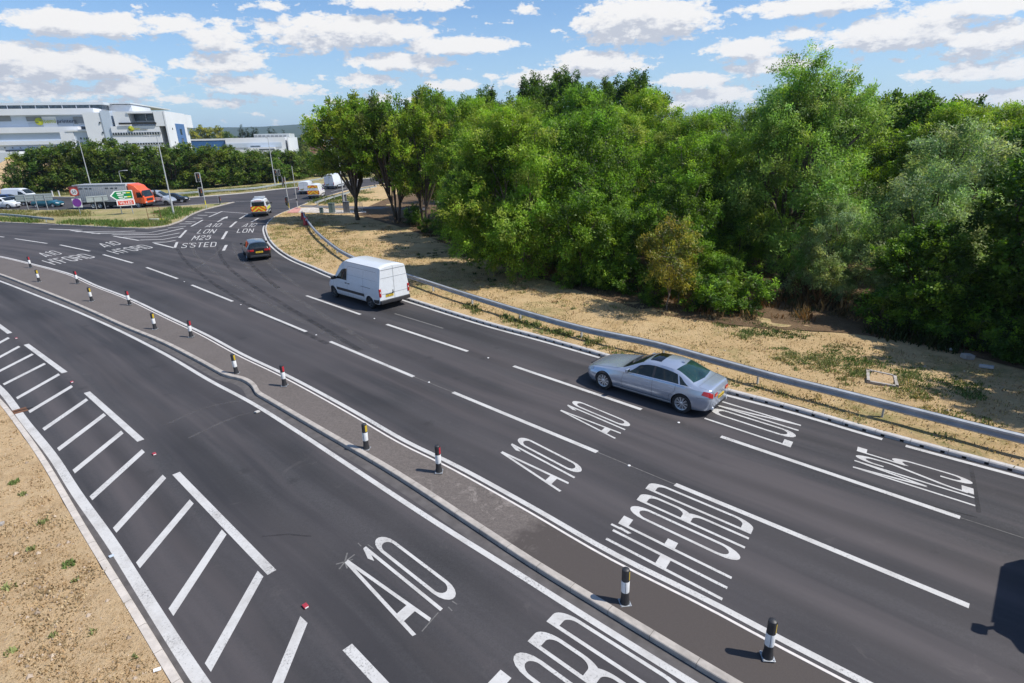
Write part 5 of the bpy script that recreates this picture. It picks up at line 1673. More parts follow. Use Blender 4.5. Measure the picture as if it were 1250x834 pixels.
text_mesh('lettering', 'VILLES', .52, M['signwhite'], rp, ((x0 + .6 + x1) / 2, -.022, zr - .55), (R(90), 0, 0), .004)

# speed limit sign with the clearway disc beneath
b = G(98.3, 263, .1); h = plumb(b, 90.5, 226.5)
tt = thing('speed_limit_sign', 'speed limit roundel above a purple clearway disc on a leaning grey post', 'sign', b, R(8))
mb = MB(); mb.tube([(0, .08, -.2), (0, .08, h)], .05, 8); mb.build('post', M['steel'], tt, True)
mb = MB(); mb.bbox((0, 0, h - .72), (1.12, .03, 1.2), .03); bk_ = mb.build('backing_board', M['redpaint'], tt)
mb = MB(); mb.lathe([(.54, -.02), (.54, -.034), (.40, -.034)], 28, 0, 'Y', (0, 0, h - .82), False); mb.lathe([(.40, -.030), (.001, -.030)], 28, 1, 'Y', (0, 0, h - .82), False)
ro_ = mb.build('roundel', [M['signred'], M['signwhite']], bk_)
text_mesh('numerals', '50', .55, M['black'], ro_, (0, -.038, h - 1.02), (R(90), 0, 0), .003)
mb = MB(); mb.bbox((0, 0, h - 2.25), (1.1, .03, 1.15), .03); w_ = mb.build('clearway_board', M['signwhite'], tt)
mb = MB(); mb.lathe([(.54, -.02), (.54, -.034), (.001, -.036)], 28, 0, 'Y', (0, 0, h - 2.2), False); mb.build('clearway_disc', [M['signblue']], w_)

# backs of two large signs
def sign_back(label, posts, top_l, wl, wr, hgt, bars):
    A, rz, W = sign_frame(posts[0], posts[-1])
    t = thing('road_sign', label, 'sign', A, rz)
    h = plumb(A, *top_l)
    n = len(posts)
    for i in range(n):
        x = W * i / (n - 1); mb = MB(); mb.tube([(x, -.06, -.2), (x, -.06, h - .1)], .05, 8); mb.build('post', M['steel'], t, True)
    mb = MB(); mb.bbox(((W + wr - wl) / 2, .02, h - hgt / 2), (W + wl + wr, .03, hgt), .01); p = mb.build('sign_panel', M['signgrey'], t)
    mb = MB()
    for k in range(bars): mb.box(((W + wr - wl) / 2, -.012, h - hgt * (.15 + .7 * k / max(1, bars - 1))), (W + wl + wr, .03, .07))
    mb.build('stiffener', M['steel'], p)
    return t


sign_back('wide grey back of a road sign on three posts in front of the teal hatchback', [(35.5, 257.8), (48, 257), (59, 256.5)], (29.5, 237.6), 1.15, .9, 1.0, 3)
sign_back('grey back of a small road sign on two posts in front of the lorry', [(118, 255.6), (128.6, 254.6)], (115.2, 239.4), .95, 1.1, .85, 2)

# rusty hurdles on the island
def hurdle(label, a, b, h):
    A, rz, W = sign_frame(a, b); t = thing('metal_barrier', label, 'barrier', A, rz)
    mb = MB(); mb.tube([(0, 0, 0), (0, 0, h), (W, 0, h), (W, 0, 0)], .045, 6)
    mb.build('frame', M['rust'], t)
    mb = MB()
    for z in (.12 * h, .45 * h): mb.tube([(0, 0, z), (W, 0, z)], .025, 6)
    mb.tube([(W * .5, 0, .1 * h), (W * .5, 0, h)], .02, 6); mb.build('rails', M['rust'], t)
    return t
hurdle('rusty metal hurdle standing on bare earth left of the tall street lamp', (181.5, 268), (197, 267), 1.5)
mb = MB(); b = G(188, 269.5, .1); mb.bbox((0, 0, .12), (1.2, .35, .24), .03); mb.bbox((.8, .3, .08), (.4, .3, .16), .02, 1)
o = mb.build('sandbag_heap', [M['concrete2'], M['signyel']]); o.location = b; tag(o, 'pale concrete block weight beneath the rusty hurdle', 'block')

# cabinets, guard railings and the taped end of the barrier by the crossing
def cabinet(label, base, top, w, mat, d=.45):
    b = G(*base, .13); h = plumb(b, *top); t = thing('roadside_cabinet', label, 'cabinet', b, R(8))
    mb = MB(); mb.bbox((0, 0, h / 2), (w, d, h), .02); mb.build('housing', mat, t)
    mb = MB(); mb.bbox((0, 0, h + .02), (w + .08, d + .08, .05), .015); mb.build('lid', mat, t)
    mb = MB(); mb.box((0, -d / 2 - .006, h / 2), (.012, .012, h * .9)); mb.box((.06, -d / 2 - .012, h * .5), (.03, .02, .14)); mb.build('door', M['blackplastic'], t)
    return t
cabinet('grey green roadside cabinet left of the white guard railing', (405.8, 260), (404.8, 248.3), .75, M['cabinet'])
cabinet('dark grey roadside cabinet at the foot of the lamp column', (423.5, 259.8), (422.8, 246.6), .75, M['cabinetgrey'])
cabinet('small dark cabinet mounted beyond the railing on the grass', (421.5, 250.5), (420.8, 238), .6, M['cabinetgrey'], .35)
cabinet('low grey pillar box standing nearest the barrier end', (392.8, 260.4), (392, 253.8), .45, M['cabinet'], .4)
def railing(label, a, b, h, n):
    A, rz, W = sign_frame(a, b); t = thing('guard_railing', label, 'railing', A + Vector((0, 0, .04)), rz)
    mb = MB(); mb.tube([(0, 0, 0), (0, 0, h), (W, 0, h), (W, 0, 0)], .028, 6); mb.tube([(0, 0, .15), (W, 0, .15)], .02, 6); mb.build('frame', M['steel'], t)
    mb = MB()
    for k in range(1, n): mb.tube([(W * k / n, 0, .15), (W * k / n, 0, h)], .013, 5)
    mb.build('infill_bars', M['steel'], t)
railing('white pedestrian guard railing between the two roadside cabinets', (407.5, 261.2), (417, 261), 1.25, 9)
railing('short pedestrian guard railing right of the lone tree trunk', (439.5, 259), (443, 258.8), 1.15, 4)
# the red and white water filled blocks at the end of the barrier
def plastic_block(label, base, rz):
    b = G(*base, .11); t = thing('plastic_barrier', label, 'barrier', b, rz); t.scale = (.8, .8, .85)
    mb = MB(); prof = [(-.26, 0), (.26, 0), (.24, .22), (.13, .5), (.11, .95), (-.11, .95), (-.13, .5), (-.24, .22)]
    mb.prism(prof, -.3, .3, 0, Matrix(((0, 0, 1, 0), (1, 0, 0, 0), (0, 1, 0, 0), (0, 0, 0, 1)))); mb.build('block', M['redpl'], t)
    mb = MB(); mb.box((.0, -.135, .72), (.3, .012, .28)); mb.box((.0, .135, .72), (.3, .012, .28)); mb.build('reflective_patch', M['signwhite'], t)
M['redpl'] = plain('red_plastic', (.42, .03, .05), .45)
plastic_block('red plastic barrier block with a white patch leaning at the barrier end', (370.8, 268), R(70))
plastic_block('red plastic barrier block nearest the trees beside the barrier end', (374, 275), R(60))
# white marker posts along the far verge
mp = None
for k, (x, y) in enumerate([(4.5, 238.3), (7.3, 238), (14.5, 238.2), (64.8, 239.8), (73, 239.7)]):
    if mp is None:
        mp = thing('marker_post', 'short white marker post on the far verge', 'post', group='white marker posts on the far verge'); mb = MB(); mb.bbox((0, 0, .5), (.2, .1, 1.0), .02); mb.build('post', M['signwhite'], mp); mb = MB(); mb.box((0, -.054, .82), (.09, .006, .15)); mb.build('reflector', M['taillight'], mp); mp.location = G(x, y, .1); o = mp
    else: o = dup(mp, G(x, y, .1))
# litter
def litter(label, p, size, c, z=.012):
    mb = MB(); mb.bbox((0, 0, size[2] / 2), size, min(size) * .2); o = mb.build('litter', c); o.location = G(*p, z); o.rotation_euler = (0, R(6), random.uniform(0, 3)); tag(o, label, 'litter'); return o
litter('crumpled pale scrap lying on the road beside the median edge line', (314, 503.5), (.16, .12, .05), M['concrete2'])
litter('small blue and white scrap in the channel by the left kerb', (136, 679.5), (.10, .07, .03), M['cladpale'])
litter('flat white scrap on the bare earth by the left kerb', (192, 818), (.12, .07, .02), M['signwhite'], .12)
litter('pale stone at the left edge of the earth verge', (2, 641), (.13, .1, .07), M['concrete'], .11)
litter('pale slab of rubble at the foot of the dark trees', (1204, 449), (.45, .2, .1), M['concrete2'], .12)
litter('white plastic scrap under the dark trees', (1162, 427), (.4, .15, .06), M['signwhite'], .12)
litter('round stone at the edge of the wood shade', (1180, 438), (.4, .3, .2), M['concrete'], .12)

# ------------------------------------------------------------------ trees
M['bark'] = plain('bark', (.10, .075, .055), .9, var=.35, scale=5)
M['bark_light'] = plain('pale_bark', (.20, .155, .115), .9, var=.3, scale=5)


def unit(v): return v / np.maximum(1e-9, np.linalg.norm(v, axis=-1, keepdims=True))


def crown_mesh(name, lobes, rng, per_m2, leaf, spray, cols, up=.35, shell=.5, bright=.46, clump_r=.42, parent=None, nmax=110000, droop=0.0):
    """leaves gathered in clumps through the lobes of a crown; lobes = (x, y, z, rx, ry, rz)"""
    Lb = np.array(lobes, float)
    area = 4 * np.pi * ((Lb[:, 3] * Lb[:, 4]) ** 1.6 / 3 + (Lb[:, 3] * Lb[:, 5]) ** 1.6 / 3 + (Lb[:, 4] * Lb[:, 5]) ** 1.6 / 3) ** (1 / 1.6)
    C, D, T = [], [], []
    lob_t = rng.uniform(.84, 1.18, (len(Lb), 1)) * np.concatenate([rng.uniform(.9, 1.1, (len(Lb), 1)), np.ones((len(Lb), 1)), rng.uniform(.8, 1.25, (len(Lb), 1))], 1)
    cols = np.array(cols)
    for li, (lb, a) in enumerate(zip(Lb, area)):
        n = max(6, int(a * per_m2 * .74))
        d = unit(rng.normal(size=(n, 3))); r = rng.uniform(shell ** 2, 1.0, (n, 1)) ** .5 * rng.uniform(.86, 1.10, (n, 1))
        c = lb[:3] + d * r * lb[3:6]
        inn = np.zeros(n)
        for l2 in Lb:                       # thin out clumps that lie deep inside another lobe
            q = (((c - l2[:3]) / l2[3:6]) ** 2).sum(1); inn = np.maximum(inn, (q < .30).astype(float))
        keep = (inn < .5) | (rng.uniform(size=n) < .18)
        keep &= c[:, 2] > .15
        C.append(c[keep]); D.append(d[keep]); T.append(np.repeat(lob_t[li:li + 1], keep.sum(), 0))
    C = np.concatenate(C); D = np.concatenate(D)
    n = len(C); m = spray
    if leaf[0] < .4: m = int(m * 1.55); leaf = (leaf[0] * .80, leaf[1] * .80)
    if n * m > nmax: m = max(4, nmax // n)
    ax = unit(D + rng.normal(scale=.5, size=(n, 3)) + np.array([0, 0, up]))
    base = cols[rng.integers(0, len(cols), n)] * rng.uniform(1 - bright, 1 + bright, (n, 1)) * np.concatenate(T)
    u = rng.uniform(-.6, 1.0, (n, m, 1))
    P = C[:, None] + ax[:, None] * u * clump_r * rng.uniform(.6, 1.5, (n, 1, 1)) + rng.normal(scale=clump_r * .36, size=(n, m, 3)) * (1.15 - np.abs(u) * .55)
    d = unit(ax[:, None] * .8 + rng.normal(scale=.75, size=(n, m, 3)) + np.array([0, 0, -droop]))
    nrm = unit(D[:, None] * .45 + rng.normal(scale=.42, size=(n, m, 3)) + np.array([0, 0, .85]))
    s = unit(np.cross(d, nrm))
    L = leaf[0] * rng.uniform(.65, 1.25, (n, m, 1)); W = leaf[1] * rng.uniform(.7, 1.2, (n, m, 1))
    fold = nrm * W * .18
    v = np.stack([P, P + d * L * .45 + s * W * .5 + fold, P + d * L, P + d * L * .45 - s * W * .5 + fold], 2).reshape(-1, 3)
    t = (base[:, None] * rng.uniform(.82, 1.2, (n, m, 1)) * np.array([1, 1, 1])).reshape(-1, 3)
    return tri_mesh(name, v, np.clip(t, 0, 1), 4, M['leaf'], parent), C


def trunk_mesh(name, stems, lobes, clumps, rng, r0, mat, parent, twigs=70):
    """leaning stems, limbs out to the lobes and twigs to some of the leaf clumps"""
    mb = MB(); lob = [Vector(l[:3]) for l in lobes]
    tops = []
    for (x, y, lx, ly, h, r) in stems:
        pts = []
        for i in range(6):
            f = i / 5; pts.append(Vector((x + lx * f ** 1.4 + rng.normal() * .06 * (i > 0), y + ly * f ** 1.4 + rng.normal() * .06 * (i > 0), -.25 + (h + .25) * f)))
        mb.tube(pts, [r * 1.35, r * 1.02, r * .9, r * .8, r * .72, r * .62], 8); tops.append((pts, r))
    limbs = []
    for c in lob:
        pts, r = min(tops, key=lambda t: (t[0][-1] - c).length)
        a = pts[rng.integers(2, 6)]
        mid = a.lerp(c, .5) + Vector((rng.normal() * .25, rng.normal() * .25, .35 * (c - a).length * .25))
        P = [a, a.lerp(mid, .5) + Vector((0, 0, .05)), mid, mid.lerp(c, .55), c + Vector((0, 0, .3))]
        mb.tube(P, [r * .55, r * .46, r * .36, r * .24, r * .10], 6); limbs.append(P)
    if len(clumps):
        for k in rng.choice(len(clumps), min(twigs, len(clumps)), replace=False):
            c = Vector(clumps[k]); q = min((p for P in limbs for p in P[1:]), key=lambda p: (p - c).length)
            mb.tube([q, q.lerp(c, .5) + Vector((0, 0, .12)), c], [r0 * .14, r0 * .10, r0 * .04], 4)
    return mb.build(name, mat, parent, True, 60)


def lobes_round(rng, H, z0, R_, n, rl, flat=1.0, top=1.0):
    """lobes filling an uneven ovoid between z0 and H"""
    out = []
    for k in range(n):
        f = (k + .5) / n; z = z0 + (H - z0) * f
        prof = math.sin(math.pi * (.16 + .80 * f ** .9)) ** .75
        a = 2.399 * k + rng.normal() * .4; rr = max(0, R_ * prof - rl * .7) * rng.uniform(.55, 1.05)
        q = rl * rng.uniform(.7, 1.2) * (1 - .35 * f * top)
        out.append((rr * math.cos(a), rr * math.sin(a), min(z, H - q * .7), q, q, q * rng.uniform(.65, .95) * flat))
    return out


TREES = {}
def proto(kind, H, lobes, stems, seed, cols, per=2.6, leaf=(.24, .12), spray=44, r0=.16, bark='bark', twigs=70, **kw):
    rng = np.random.default_rng(seed)
    root = thing('tree', 'prototype', 'tree')
    crown, C = crown_mesh('crown', lobes, rng, per, leaf, spray, cols, parent=root, **kw)
    trunk_mesh('trunk', stems, lobes, C, rng, r0, M[bark], root, twigs)
    TREES[kind] = [root, H, False]
    return root


def tree(kind, loc, H, rot, label, group=None, name='tree', sx=1.0):
    root, H0, used = TREES[kind]
    s = H / H0 * .94
    if not used: o = root; TREES[kind][2] = True
    else: o = dup(root, (0, 0, 0))
    o.location = loc; o.rotation_euler = (0, 0, rot); o.scale = (s * sx, s * sx, s)
    o['label'] = label; o.name = name
    if group: o['group'] = group
    elif 'group' in o: del o['group']
    return o


rg = np.random.default_rng(21)
MAPLE = [(0.178, 0.282, 0.027), (0.218, 0.332, 0.033), (0.143, 0.246, 0.026), (0.265, 0.332, 0.04)]
ROB = [(0.201, 0.326, 0.03), (0.242, 0.365, 0.038), (0.157, 0.287, 0.027), (0.284, 0.352, 0.056)]
WIL = [(0.163, 0.282, 0.059), (0.196, 0.317, 0.073), (0.135, 0.245, 0.052), (0.256, 0.345, 0.078)]
SIL = [(0.259, 0.348, 0.161), (0.308, 0.402, 0.202), (0.21, 0.308, 0.121), (0.319, 0.363, 0.136)]
DRK = [(0.089, 0.163, 0.022), (0.118, 0.214, 0.025), (0.064, 0.131, 0.018), (0.163, 0.263, 0.032)]
YEL = [(0.374, 0.312, 0.055), (0.431, 0.349, 0.059), (0.246, 0.264, 0.044)]
HED = [(0.099, 0.171, 0.028), (0.128, 0.202, 0.033), (0.076, 0.147, 0.025), (0.159, 0.211, 0.039)]

# upright, spiky topped trees at the left end of the wood
def maple_lobes(rng, H, z0, R_):
    l = lobes_round(rng, H - 1.2, z0, R_, 13, 1.7)
    for k in range(26):                      # leading shoots above the crown
        a = rng.uniform(0, 6.28); r = R_ * .98 * math.sqrt(rng.uniform()); l.append((r * math.cos(a), r * math.sin(a), H - .8 - (r / R_) ** 2 * 3.4 - rng.uniform(0, .9), .36, .36, 1.25))
    return l
proto('maple', 13, maple_lobes(rg, 13, 5.2, 4.3), [(0, 0, .3, .1, 6, .20)], 3, MAPLE, per=2.7, leaf=(.27, .19), spray=40, up=.8, r0=.2, clump_r=.5)
proto('maple_b', 13, maple_lobes(np.random.default_rng(8), 13, 4.0, 4.6), [(0, 0, -.8, .1, 5, .15), (.5, .2, .7, 0, 5.2, .16), (.2, .4, .1, .2, 5, .13)], 4, MAPLE + [(.09, .11, .03)], per=2.6, leaf=(.27, .18), spray=38, up=.8, clump_r=.5)
proto('poplar', 16, maple_lobes(np.random.default_rng(12), 16, 4.0, 4.6), [(0, 0, .1, .1, 8, .22)], 5, DRK + [(.045, .085, .016)], per=2.2, leaf=(.30, .22), spray=36, up=1.0, clump_r=.55)
# feathery bright trees in front
proto('robinia', 11, lobes_round(np.random.default_rng(31), 11, 1.6, 5.0, 20, 1.75), [(0, 0, -.9, .2, 4, .14), (.45, .1, .9, .3, 4.2, .17), (-.6, .2, -1.1, 0, 3.6, .09)], 6, ROB, per=3.0, leaf=(.25, .10), spray=50, up=.15, droop=.25, clump_r=.5, bark='bark_light')
proto('robinia_b', 11, lobes_round(np.random.default_rng(32), 11, 2.6, 4.6, 17, 1.8), [(0, 0, .5, .2, 5, .17), (-.4, .3, -.9, .4, 4.6, .12)], 7, ROB[:3] + [(.06, .105, .02)], per=3.0, leaf=(.25, .10), spray=50, up=.15, droop=.2, clump_r=.5, bark='bark_light')
proto('thicket', 6, lobes_round(np.random.default_rng(33), 6, .7, 2.6, 13, 1.15), [(0, 0, -.3, 0, 2.6, .07), (.3, .2, .4, .1, 2.8, .08), (-.2, .3, 0, .2, 2.4, .06)], 8, ROB[:3] + DRK[:1], per=3.6, leaf=(.22, .10), spray=46, up=.1, droop=.5, clump_r=.42)
# tall ragged olive tree
def ragged(rng, H, z0, R_, n):
    l = lobes_round(rng, H * .80, z0, R_, n, 1.55)
    for x, y, z, r in [(-.6, 0, H - 1.4, 1.25), (.7, .4, H - 1.9, 1.1), (-1.6, .3, H - 3.4, 1.3), (1.7, -.2, H - 2.6, 1.0), (3.2, 0, H - 3.4, 1.1), (.4, -.4, H - 3.2, 1.5), (4.2, .4, H - 4.2, .9), (-2.9, .2, H - 5.0, 1.3), (2.4, .3, H - 4.4, 1.5), (5.0, .1, H - 4.0, .55), (2.5, 0, H - 2.0, .5)]:
        l.append((x * R_ / 5.4, y, z, r, r, r * .8))
    return l
proto('willow', 14.5, ragged(np.random.default_rng(41), 14.5, 1.8, 5.6, 22), [(0, 0, .6, .3, 6, .26), (.3, .3, -1.6, .4, 6, .18)], 9, WIL, per=3.0, leaf=(.26, .085), spray=52, up=.2, droop=.25, clump_r=.52, nmax=130000)
proto('silver', 8.5, lobes_round(np.random.default_rng(43), 8.5, .8, 4.2, 19, 1.4), [(0, 0, .5, 0, 4, .14), (.3, .2, -.9, .2, 3.6, .12)], 10, SIL, per=3.3, leaf=(.25, .085), spray=48, up=.1, droop=.2, clump_r=.45)
proto('dense', 8, lobes_round(np.random.default_rng(45), 8, .6, 4.0, 22, 1.35), [(0, 0, .2, .1, 4, .14)], 11, DRK, per=3.2, leaf=(.22, .17), spray=44, up=.2, clump_r=.42)
proto('young', 5, lobes_round(np.random.default_rng(47), 5, 1.5, 2.0, 11, .95), [(0, 0, .1, .05, 2.6, .06), (.9, .1, -.5, .1, 2.2, .05)], 12, YEL + [(.10, .125, .028)], per=4.2, leaf=(.19, .09), spray=34, up=.1, clump_r=.36, bark='bark_light')
# simpler crowns for the belt beyond the far road
proto('belt', 9.5, lobes_round(np.random.default_rng(51), 9.5, 1.0, 4.4, 17, 1.6), [(0, 0, .2, .1, 4.5, .16)], 13, HED, per=1.9, leaf=(.42, .26), spray=24, up=.3, clump_r=.6, twigs=20)
proto('belt_b', 9.5, lobes_round(np.random.default_rng(52), 9.5, .6, 4.8, 19, 1.5), [(0, 0, -.4, .1, 4, .13), (.4, 0, .5, 0, 4, .12)], 14, HED + [(.075, .085, .022)], per=1.9, leaf=(.42, .24), spray=24, up=.3, clump_r=.6, twigs=20)
proto('golden', 10, lobes_round(np.random.default_rng(53), 10, .8, 3.4, 13, 1.5), [(0, 0, .1, .1, 4.5, .16)], 15, [(.34, .33, .07), (.28, .31, .07), (.22, .26, .06)], per=1.5, leaf=(.5, .35), spray=20, up=.4, clump_r=.6, twigs=10)
proto('conifer', 10, [(0, 0, 9.2, .5, .5, 1.0), (0, 0, 7.8, 1.0, 1.0, 1.2), (.1, 0, 6.2, 1.5, 1.5, 1.4), (-.1, .1, 4.4, 2.0, 2.0, 1.5), (0, 0, 2.6, 2.3, 2.3, 1.6), (0, 0, 1.4, 2.0, 2, 1)], [(0, 0, 0, 0, 8, .18)], 16, [(.025, .045, .018), (.032, .055, .02)], per=1.7, leaf=(.5, .2), spray=20, up=.3, clump_r=.5, twigs=6)
proto('shrub', 2.2, lobes_round(np.random.default_rng(55), 2.2, .35, 1.2, 8, .62), [(0, 0, .1, 0, .9, .04), (.1, .1, -.2, .1, .9, .03)], 17, DRK + ROB[:2], per=6, leaf=(.16, .09), spray=34, up=.2, clump_r=.26, twigs=20)

W3 = lambda x, y: Vector((x, y, .08))
# ---- the left end of the wood
tree('maple', W3(-17.4, 66.5), 14.4, 1.0, 'lone upright tree with a bare slender trunk at the left end of the wood', sx=1.12)
tree('maple_b', W3(-12.6, 63.8), 14.0, .4, 'several stemmed tree just right of the lone slender trunk')
tree('maple_b', W3(-8.6, 59.8), 12.8, 2.2, 'dark stemmed tree third from the left end of the wood', sx=.95)
tree('maple', W3(-8.5, 74), 15.5, 2.8, 'upright green tree rising behind the several stemmed tree')
# ---- bright feathery trees in front
tree('robinia', W3(-2.4, 52.5), 12.2, .3, 'feathery green tree right of the dark stemmed trees, yellowish at the top')
tree('robinia_b', W3(-1.0, 37.8), 9.6, 1.9, 'feathery tree with a slanting pale trunk nearest the white van')
tree('robinia', W3(.4, 37.0), 10.8, 5.2, 'feathery tree with forked trunks behind the middle of the barrier')
tree('robinia_b', W3(5.6, 38.9), 11.0, 3.4, 'bright green feathery tree between the forked trunks and the little yellowing tree')
tree('robinia', W3(-1.4, 45.5), 11.0, 4.0, 'feathery tree behind the slanting pale trunk')
tree('thicket', W3(4.4, 34.0), 6.2, 0, 'low dense thicket with leaves down to the bare earth')
tree('thicket', W3(6.4, 33.2), 5.2, 2.0, 'smaller dense thicket right of the larger one', sx=1.0)
tree('young', W3(8.2, 28.6), 5.0, .4, 'little yellowing tree with a thin pale trunk in front of the wood')
tree('robinia_b', W3(11.2, 35.5), 9.2, .8, 'feathery tree behind the little yellowing tree')
tree('robinia_b', W3(10.3, 33.2), 7.4, 2.9, 'low feathery tree filling the gap right of the little yellowing tree', sx=1.1)
tree('thicket', W3(13.2, 33.0), 4.6, 1.1, 'feathery thicket behind the rusty dead bracken')
tree('robinia', W3(14.2, 38.2), 9.0, 1.2, 'mid green tree filling the wood between the broad tree and the tallest one')
# ---- the tall ragged trees
tree('willow', W3(16.4, 33.5), 13.9, .1, 'tallest tree of the wood with ragged olive crown against the sky')
tree('robinia', W3(13.2, 43), 10.4, 2.4, 'broad green tree left of the tallest ragged tree')
tree('silver', W3(21.0, 28.2), 7.6, .3, 'silvery leaved tree in front of the tallest ragged tree')
tree('silver', W3(25.2, 33.5), 9.4, 2.5, 'pale olive tree right of the tallest ragged tree', sx=1.05)
tree('silver', W3(16.8, 29.6), 5.6, 4.2, 'small silvery tree with a dark leaning trunk at the wood edge', sx=.9)
tree('thicket', W3(11.6, 30.0), 2.7, 3.0, 'low green thicket among rusty dead bracken')
# ---- the dark end on the right
tree('dense', W3(21.8, 23.6), 8.0, .5, 'dark leafy tree filling the right edge of the photo')
tree('dense', W3(23.8, 19.4), 10.8, 2.0, 'dark leafy tree just outside the right edge of the photo', sx=.85)
tree('dense', W3(19.0, 25.2), 5.0, 3.9, 'low dark leafy tree left of the one filling the right edge', sx=1.15)
tree('dense', W3(29.5, 33), 9.4, 5.0, 'dark green tree behind the pale olive tree at the right')
tree('dense', W3(20.8, 21.2), 4.6, 1.2, 'dark shrubby tree with pale dead branches at the right edge', sx=1.1)
tree('dense', W3(23.6, 15.0), 11.6, .9, 'dark leafy tree beyond the right edge shading the verge', sx=.8)
tree('dense', W3(26.6, 11.0), 11.6, 3.0, 'dark leafy tree farthest beyond the right edge', sx=.8)
# ---- the body of the wood behind
GB = 'trees in the depth of the wood'
LB = 'green tree in the depth of the wood behind its front row'
for k, (x, y, kind, H) in enumerate([(-3, 82, 'poplar', 15.5), (3.5, 76, 'poplar', 16.5), (8, 82, 'poplar', 17.6), (12.5, 80, 'poplar', 16), (13.3, 66, 'poplar', 15.6), (19.5, 69, 'maple', 10.6), (1.5, 58, 'robinia', 12.6), (7, 56, 'robinia_b', 13.6), (12, 54, 'robinia', 12.8),
                                     (18, 52, 'robinia_b', 11.4), (25, 54, 'robinia', 12.8), (24, 44, 'robinia_b', 11.6), (31, 46, 'dense', 11.4), (34, 56, 'maple', 13.0), (43, 58, 'dense', 11.4), (37, 41, 'dense', 10), (40, 49, 'robinia', 10.8), (46, 45, 'dense', 10.2), (36, 31, 'dense', 9), (50, 60, 'robinia_b', 11),
                                     (4, 46, 'robinia_b', 10.8), (9, 47, 'robinia', 11.0), (30, 64, 'robinia_b', 14), (-4.5, 66, 'robinia_b', 13.4), (20, 38.5, 'robinia_b', 10.5), (30, 40, 'robinia', 10.6), (57, 62, 'dense', 11), (48, 72, 'robinia', 13), (60, 75, 'maple', 11.6)]):
    tree(kind, W3(x, y), H, k * 1.7, LB, GB)
# ---- shrubs along the foot of the wood
GS, LS = 'shrubs along the foot of the wood', 'low dark shrub at the foot of the wood'
for k, (px, py) in enumerate([(508, 276), (522, 284), (546, 292), (566, 300), (590, 310), (672, 330), (745, 348), (770, 358), (846, 378), (872, 384), (915, 381), (1075, 402), (1110, 410), (1150, 415), (1190, 425), (1225, 435), (1090, 392), (690, 352), (728, 354), (800, 372)]):
    p = G(px, py, .08); tree('shrub', p, random.uniform(1.3, 2.5), k * 2.1, LS, GS, 'shrub', sx=1.25)
# dead bracken and leaf litter, too many stems to count
spots = []
def bracken(pts, n, h, cols, rad=.35):
    Q = [G(*p, .1) for p in pts]
    for k in range(n):
        u, v = random.random(), random.random(); p = Q[0].lerp(Q[1], u).lerp(Q[3].lerp(Q[2], u), v)
        if noise.noise(p * .7) < -.08: continue
        spots.append((p.x, p.y, .08, rad * random.uniform(.7, 1.8), 22, h * random.choice([.5, .7, 1, 1.2]) * random.uniform(.4, 1.2), random.choice(cols)))
RUST = [(.30, .15, .065), (.24, .12, .055), (.36, .22, .11), (.16, .095, .045)]
bracken([(850, 388), (1075, 399), (1060, 364), (870, 360)], 230, .55, RUST + [(.20, .13, .07), (.12, .09, .05), (.10, .11, .04)])
bracken([(970, 372), (1010, 376), (1010, 352), (975, 350)], 90, 1.0, RUST)
bracken([(640, 336), (745, 350), (745, 325), (650, 312)], 260, .6, RUST)
bracken([(760, 358), (860, 384), (860, 366), (760, 344)], 160, .45, RUST + [(.12, .07, .035)])
bracken([(1060, 408), (1250, 448), (1250, 425), (1060, 392)], 240, .5, [(.05, .06, .02), (.10, .06, .03), (.03, .05, .015)])
bracken([(480, 272), (640, 335), (640, 305), (500, 262)], 260, .35, [(.10, .07, .04), (.16, .10, .05), (.06, .06, .02)], .5)
tufts('dead_bracken', spots, M['dryleaf'], 'rust brown dead bracken under the edge of the wood', 'undergrowth')
M['litter'] = earth('leaf_litter', [(.13, .085, .05), (.17, .11, .065), (.21, .14, .08), (.10, .07, .04)])
front = GL([(430, 262), (500, 282), (600, 322), (690, 352), (800, 386), (920, 404), (1040, 410), (1130, 424), (1250, 456)], 0)
region('wood_floor', [(p.x, p.y) for p in resample(front, 1.2)] + [(30, 10), (80, 12), (80, 110), (-18, 110)], M['litter'], .135, lambda r: max(1.0, r * .06), relief)

# ------------------------------------------------------------------ the belt of trees beyond the far road
BELT = [(36, 238, 187, 'belt_b', 'dull green tree at the left end of the belt behind the white van'), (58, 237, 182, 'belt', 'tree in the belt behind the wide grey sign back'), (77, 236, 178, 'belt_b', 'tree in the belt behind the speed limit sign'),
        (98, 235, 175, 'belt', 'tree in the belt left of the tall lamp behind the lorry'), (122, 234, 172, 'belt_b', 'tree in the belt above the middle of the lorry'), (146, 233, 171, 'belt', 'tree in the belt above the green sign'), (170, 233, 176, 'belt_b', 'tree in the belt above the lorry cab'),
        (193, 232, 180, 'belt', 'tree in the belt behind the tall lamp on the island'), (214, 232, 178, 'belt_b', 'tree in the belt just right of the island lamp'), (238, 231, 176, 'belt', 'tree in the belt behind the two headed traffic light'), (262, 230, 178, 'belt_b', 'yellowish tree in the belt above the slip lane'),
        (286, 228, 179, 'belt', 'tree in the belt above the patrol van'), (309, 226, 184, 'belt_b', 'tree in the belt left of the far street lamp'), (333, 224, 186, 'belt', 'tree in the belt behind the far street lamp'), (356, 221, 184, 'belt_b', 'tree in the belt above the thin crossing post'), (378, 217, 186, 'belt', 'tree in the belt behind the white vans'), (402, 213, 184, 'belt_b', 'tree in the belt behind the tall white van')]
for k, (px, pb, pt_, kind, lab) in enumerate(BELT):
    b = G(px, pb - 1.5, .08); H = plumb(b, px, pt_) * 1.05
    tree(kind, b, H, k * 2.3, lab, 'trees of the belt beyond the far road', sx=(.95 if k == 0 else 1.12) * 9.3 / H * (1.0 if k < 10 else 1.1))
GR, LR = 'second row of the belt beyond the far road', 'tree in the second row of the belt beyond the far road'
